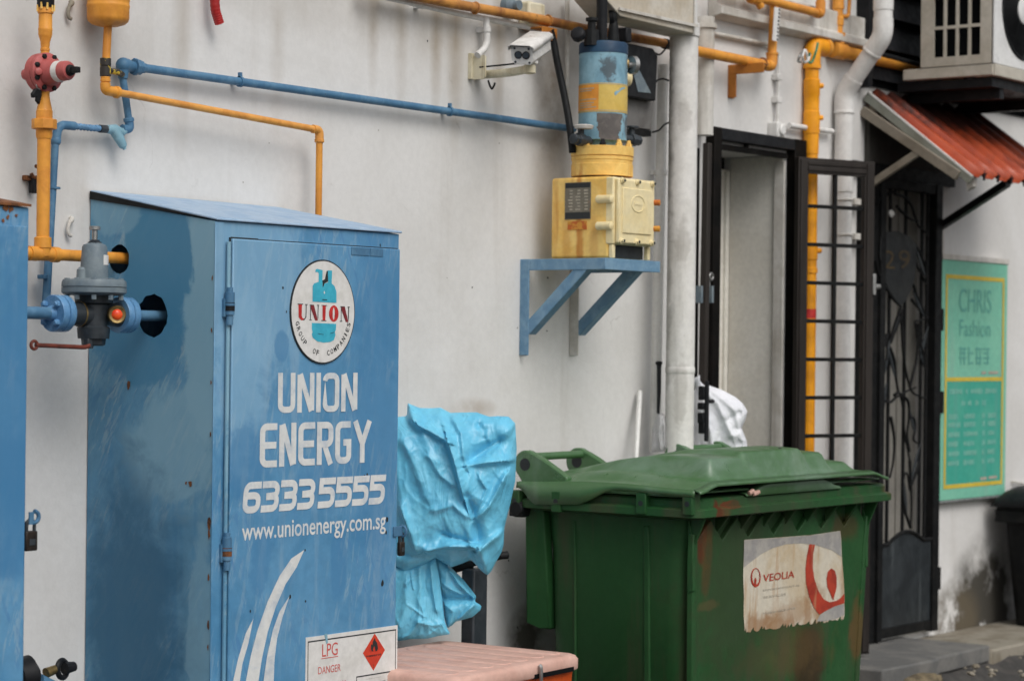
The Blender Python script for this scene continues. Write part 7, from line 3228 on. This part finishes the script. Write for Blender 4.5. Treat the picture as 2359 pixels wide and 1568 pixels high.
g.box((D2x0 - .14, W - .028, zi1 + .072), (AX1 - .30, W - .0014, SZ_ - .07))  # dark panel added for the shade under the awning
M['awnshade'] = mat('awning_shade_grey', (.055, .053, .048), (.04, .038, .034), 5, rough=.7, spec=.2)
g.build('awning_shade_panel', M['awnshade'], t)

# air conditioner
KX = 10.25
kc = PX(2288, 152, KX)
kb = PX(2122, 150, KX)
YF, YB, ZB0 = kc.y, kb.y, (kc.z + kb.z) / 2
ZTOP = ZB0 + .78
t = thing('air_conditioner', 'white outdoor air conditioner unit with side grille and round black fan on a wall ledge', 'air conditioner', V((KX + .45, (YF + YB) / 2, ZB0)))
M['acbeige'] = mat('aged_beige_enamel', (.50, .465, .40), (.42, .385, .32), 5, rough=.5, rust=((.42, .22, .09), 9, .72, .78))
M['acwhite'] = mat('white_enamel_casing', (.72, .72, .71), (.66, .66, .65), 5, rough=.35)
KW = .92
vf = curve_fill([(YF, ZB0), (YB, ZB0), (YB, ZTOP), (YF, ZTOP)], [[(YF + .060 + i * .0663 + .008, ZB0 + .045 + j * .153), (YF + .060 + (i + 1) * .0663 - .006, ZB0 + .045 + j * .153), (YF + .060 + (i + 1) * .0663 - .006, ZB0 + .045 + j * .153 + .138), (YF + .060 + i * .0663 + .008, ZB0 + .045 + j * .153 + .138)] for i in range(4) for j in range(5)])
g = MB()
put2d(g, vf, lambda x, y: (KX, x, y))
g.build('side_grille', M['acbeige'], t, smooth=0, solid=.012)
g = MB()
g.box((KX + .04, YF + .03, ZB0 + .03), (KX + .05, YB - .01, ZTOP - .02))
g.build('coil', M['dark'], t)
fcx, fcz = PY(2352, 25, YF).x + .02, PY(2352, 25, YF).z
fr_ = (fcz - PY(2352, 137, YF).z)
circ = [(fcx + fr_ * math.cos(2 * math.pi * k / 56), fcz + fr_ * math.sin(2 * math.pi * k / 56)) for k in range(56)]
vf = curve_fill([(KX - .006, ZB0), (KX + KW, ZB0), (KX + KW, ZTOP), (KX - .006, ZTOP)], [circ])
g = MB()
put2d(g, vf, lambda x, y: (x, YF, y))
g.build('front_panel', M['acwhite'], t, smooth=0, solid=.012)
g = MB()
g.box((KX, YF + .007, ZTOP - .006), (KX + KW, YB, ZTOP + .01))
g.box((KX + KW - .01, YF + .007, ZB0), (KX + KW, YB, ZTOP - .007))
g.box((KX + .007, YB - .008, ZB0), (KX + KW - .011, YB, ZTOP - .007))
g.box((KX + .007, YF + .007, ZB0 - .002), (KX + KW - .011, YB - .009, ZB0 + .008))
g.build('casing', M['acwhite'], t)
g = MB()
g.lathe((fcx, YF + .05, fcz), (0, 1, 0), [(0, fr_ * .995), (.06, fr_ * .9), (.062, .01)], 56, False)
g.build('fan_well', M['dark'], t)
g = MB()
for k in range(1, 15):
    g.ring((fcx, YF - .004, fcz), (0, 1, 0), fr_ * (.28 + .70 * k / 14), .0024, 56)
for k in range(12):
    a = 2 * math.pi * k / 12
    g.tube([(fcx + fr_ * .22 * math.cos(a), YF - .001, fcz + fr_ * .22 * math.sin(a)), (fcx + fr_ * 1.0 * math.cos(a), YF - .001, fcz + fr_ * 1.0 * math.sin(a))], .003, 6)
g.ring((fcx, YF - .007, fcz), (0, 1, 0), fr_ * 1.0, .008, 56)
g.build('fan_guard', M['rubber'], t)
g = MB()
g.lathe((fcx, YF - .003, fcz), (0, -1, 0), [(0, fr_ * .27), (.006, fr_ * .27), (.012, fr_ * .22), (.013, .01)], 32)
g.build('fan_cap', M['acwhite'], t)
g = MB()
g.box((KX + .004, YF - .012, ZB0 - .062), (KX + KW, YF + .10, ZB0 - .004))
g.box((KX - .004, YF + .0, ZB0 - .058), (KX + .05, YB + .10, ZB0 - .004))
g.build('base_tray', M['acbeige'], t, bevel=.004)
# the steel bracket and slab that carry it, painted black for the shade underneath
t = thing('wall_ledge', 'ledge of steel brackets carrying the air conditioner, blackened for the shade beneath', 'ledge', V((KX + .5, W - .3, ZB0 - .2)))
g = MB()
g.box((KX + .03, YF + .02, ZB0 - .11), (KX + KW + .1, W - .06, ZB0 - .066))
g.build('deck', M['black_metal'], t)
for x in (KX + .14, KX + .70):
    g = MB()
    g.box((x, YF + .03, ZB0 - .160), (x + .045, W - .061, ZB0 - .111))
    g.build('bracket', M['black_metal'], t)
g = MB()
a, b = P(2010, 120, .12), P(2140, 155, .12)
g.tube([a, b, b + (b - a) * 2], .012, 10)
g.build('cable_run', M['rubber'], t)

# ------------------------------------------------------------------ sign board
YS = W - .03
sx0, sx1 = PY(2163, 880, YS).x, PY(2314, 880, YS).x
sz0, sz1 = PY(2236, 1146, YS).z, PY(2236, 603, YS).z
t = thing('shop_sign', 'faded turquoise shop sign board with a yellow border on the wall beside the iron gate', 'sign', V(((sx0 + sx1) / 2, YS, sz0)))
M['turq'] = mat('sun_faded_turquoise', (.18, .49, .36), (.21, .52, .38), 3, rough=.5, streak=((.25, .42, .34), .4, 10, .55, .7))
M['turq_dk'] = mat('turquoise_panel', (.045, .35, .265), (.07, .38, .28), 3, rough=.5, streak=((.10, .34, .28), .5, 12, .52, .7))
M['signyel'] = mat('faded_yellow_print', (.62, .47, .06), (.56, .42, .05), 8, rough=.5)
M['sgrey'] = mat('bleached_grey_print', (.10, .34, .29), (.13, .38, .31), 20, rough=.6)
M['slite'] = mat('bleached_pale_print', (.20, .47, .38), (.15, .44, .37), 20, rough=.6)
g = MB()
g.box((sx0, YS - .012, sz0), (sx1, W - .002, sz1))
bd = g.build('board', M['turq'], t, bevel=.004)
g = MB()
g.box((sx0 - .004, YS - .018, sz1 + .0005), (sx1 + .004, W - .0015, sz1 + .03))
g.build('top_strip', M['trim'], t, bevel=.003)
g = MB()
g.tube([(sx0, YS - .004, sz0 - .009), (sx1, YS - .004, sz0 - .009)], .010, 10)
g.build('bottom_batten', M['steel'], t)


def sr(mb, u0, v0, u1, v1, d):
    mb.sheet([(sx0 + (sx1 - sx0) * u, YS - .012 - d, sz1 + (sz0 - sz1) * v) for u, v in ((u0, v0), (u1, v0), (u1, v1), (u0, v1))])


g = MB()
sr(g, .075, .500, .915, .935, .0010)
g.build('lower_panel', M['turq_dk'], bd, smooth=0)
g = MB()
bwx, bwy = .028, .017
for r_ in ((.05, .06, .945, .06 + bwy), (.05, .488, .945, .488 + bwy), (.05, .935, .945, .935 + bwy), (.05, .06 + bwy, .05 + bwx, .488), (.945 - bwx, .06 + bwy, .945, .488), (.05, .488 + bwy, .05 + bwx, .935), (.945 - bwx, .488 + bwy, .945, .935)):
    sr(g, *r_, .0020)
g.build('yellow_border', M['signyel'], bd, smooth=0)


def st_(mb, txt, u0, v0, u1, v1, d=.0022, bold=0.0):
    put2d(mb, text2d(txt, bold), lambda x, y: (sx0 + (sx1 - sx0) * (u0 + (u1 - u0) * x), YS - .012 - d, sz1 + (sz0 - sz1) * (v0 + (v1 - v0) * y)))


g = MB()
st_(g, 'CHRIS', .25, .215, .74, .115, .0022, .0)
st_(g, 'Fashion', .26, .315, .73, .245, .0022, .0)
# four weathered characters, drawn as the strokes that are still visible
for k in range(4):
    u = .26 + .12 * k
    for s0, s1 in (((0, .1), (1, .1)), ((.1, .35), (.9, .35)), ((0, .62), (1, .62)), ((.15, .9), (.85, .9)), ((.25, 0), (.25, 1)), ((.72, .1), (.72, 1))):
        if (k * 3 + int(s0[1] * 10)) % 5 == 4:
            continue
        x0_, y0_ = u + .105 * s0[0], .36 + .075 * s0[1]
        x1_, y1_ = u + .105 * s1[0], .36 + .075 * s1[1]
        if abs(x1_ - x0_) > abs(y1_ - y0_):
            sr(g, x0_, y0_ - .0035, x1_, y0_ + .0035, .0022)
        else:
            sr(g, x0_ - .009, y0_, x0_ + .009, y1_, .0024)
g.build('faded_lettering', M['sgrey'], bd, smooth=0)
g = MB()
for u0, u1, v in ((.60, .67, .463), (.71, .86, .463), (.60, .70, .915), (.73, .86, .913)):
    sr(g, u0, v, u1, v + .012, .0024)
g.build('dark_small_print', M['letter_dim'], bd, smooth=0)
g = MB()
random.seed(5)
for k, v in enumerate((.535, .585, .64, .675, .715, .755, .795, .835)):
    if k == 0:
        segs = [(.12, .32), (.36, .40), (.44, .62), (.66, .84)]
    elif k == 1:
        segs = [(.30, .36), (.40, .46), (.51, .56), (.61, .67)]
    else:
        segs = [(.11, .11 + random.uniform(.12, .18)), (.34, .34 + random.uniform(.14, .22)), (.62, .62 + random.uniform(.03, .06)), (.71, .71 + random.uniform(.08, .13))]
    for u0, u1 in segs:
        u = u0
        while u < u1 - .008:
            w_ = random.uniform(.012, .022)
            hh_ = random.uniform(.016, .024)
            sr(g, u, v + .012 - hh_ / 2, min(u + w_, u1), v + .012 + hh_ / 2, .0022)
            u += w_ + .006
g.build('pale_small_print', M['slite'], bd, smooth=0)

# ------------------------------------------------------------------ steps, rubble and the black bin at the lower right
C0 = PY(2170, 1514, 5.0)
ZS = .225
t0 = PZ(2170, 1515, ZS)
t1 = PZ(2281, 1485, ZS)
g = MB()
g.prism([(t0.x - .60, W - .001, ZS - .085), (t0.x - .55, t0.y + .02, ZS - .085), (t0.x - .03, t0.y, ZS - .085), (t0.x + .01, t0.y + .03, ZS - .085), (t1.x, t1.y, ZS - .085), (t1.x, W - .001, ZS - .085)], (0, 0, .085))
g.build('door_step', M['slab'], bevel=.01, label='grey cement slab step in front of the iron gate', cat='step')
g = MB()
p2 = PZ(2284, 1492, .20)
g.prism([(t1.x + .004, W - .001, .02), (t1.x + .004, p2.y - .03, .02), (t1.x + 1.6, p2.y - .03, .02), (t1.x + 1.6, W - .001, .02)], (0, 0, .18))
g.build('concrete_plinth', M['concrete'], bevel=.012, label='stained pale concrete plinth under the black bin', cat='plinth')
random.seed(9)


def chunk(c, r, seed, sq_):
    g = MB()
    n, m = 14, 9
    vs, fs = [], []
    for j in range(m + 1):
        th = math.pi * j / m
        for i in range(n):
            a = 2 * math.pi * i / n
            d = V((math.sin(th) * math.cos(a), math.sin(th) * math.sin(a), math.cos(th)))
            k = 1 + .28 * noise.noise(d * 1.7 + V((seed, 0, 0))) + .10 * noise.noise(d * 4 + V((0, seed, 0)))
            d = V([math.copysign(abs(q) ** .65, q) for q in d])
            vs.append(V(c) + V((d.x * r[0], d.y * r[1], d.z * r[2])) * k)
    for j in range(m):
        for i in range(n):
            fs.append((j * n + i, j * n + (i + 1) % n, (j + 1) * n + (i + 1) % n, (j + 1) * n + i))
    return g.add(vs, fs)


p = PY(2120, 1545, 4.98)
chunk((p.x, 5.02, .10), (.20, .10, .075), 1.0, 1).build('masonry_block', M['rubble'], smooth=50, label='large broken masonry chunk under the grey door step', cat='rubble')
chunk((p.x - .26, 5.12, .10), (.12, .10, .06), 5.0, 1).build('masonry_block', M['rubble'], smooth=50, label='smaller masonry chunk beside the bin under the step', cat='rubble')
stn = []
for k in range(46):
    x = t0.x - .05 + random.uniform(0, 1.5)
    y = 4.98 - random.uniform(0, .35) + (.2 if x > t1.x else 0)
    q = random.uniform(.008, .022)
    stn.append((x, y, q))
g = MB()
for x, y, q in stn:
    g.lathe((x, y, .150), (random.uniform(-.3, .3), random.uniform(-.3, .3), 1), [(-q * .4, q * .5), (q * .1, q), (q * .5, q * .7), (q * .7, q * .2)], 6)
g.build('loose_gravel', M['concrete'], smooth=0, kind='stuff', label='loose stones and grit scattered on the asphalt before the steps', cat='gravel')

t = thing('wheeled_bin', 'black plastic bin with a domed lid cut by the right edge on the concrete plinth', 'bin', V((0, 0, .2)))
Yb = 5.12
b0_ = PY(2294, 1448, Yb + .33)
b1_ = PY(2278, 1168, Yb + .33)
ztop_ = b1_.z
xx = b0_.x
t.location = (xx + .3, Yb + .1, .2)
WL[t.name] = V(t.location)
g = MB()


def bb(d, z, r=.05):
    return [(x, y, z) for x, y in rrect(xx - .02 + d, Yb - .12 + d, xx + .56 - d, Yb + .33 - d, r)]


loft(g, [bb(.075, .21), bb(.03, ztop_ - .10), bb(.028, ztop_)])
g.build('body', M['black'], t, smooth=40)
g = MB()
loft(g, [bb(.005, ztop_ - .085), bb(-.016, ztop_ - .08), bb(-.016, ztop_ - .02), bb(-.008, ztop_ - .012), bb(-.008, ztop_ + .0005)])
g.build('rim', M['black'], t, smooth=30)
g = MB()
g.grid(lambda u, v: V((xx - .05 + .64 * u, Yb - .15 + .50 * v, ztop_ + .004 + .115 * (max(0, 1 - (2 * u - 1) ** 4)) ** .6 * (max(0, 1 - (2 * v - 1) ** 4)) ** .5)), 30, 24)
g.build('lid', M['black_metal'], t, smooth=60, solid=.006)
for y in (Yb - .02, Yb + .24):
    g = MB()
    g.lathe((xx + .5, y, .27), (0, 1, 0), [(0, .06), (.004, .068), (.036, .068), (.04, .06)], 20)
    g.build('wheel', M['rubber'], t)
# thin bracket wire beside it
g = MB()
a, b = P(2337, 1110, .02), P(2400, 1116, .02)
g.tube([V((a.x, W, a.z)), a, b], .006, 8)
g.build('wall_rail', M['trim'], label='thin pale rod fixed to the wall above the black bin', cat='rod')
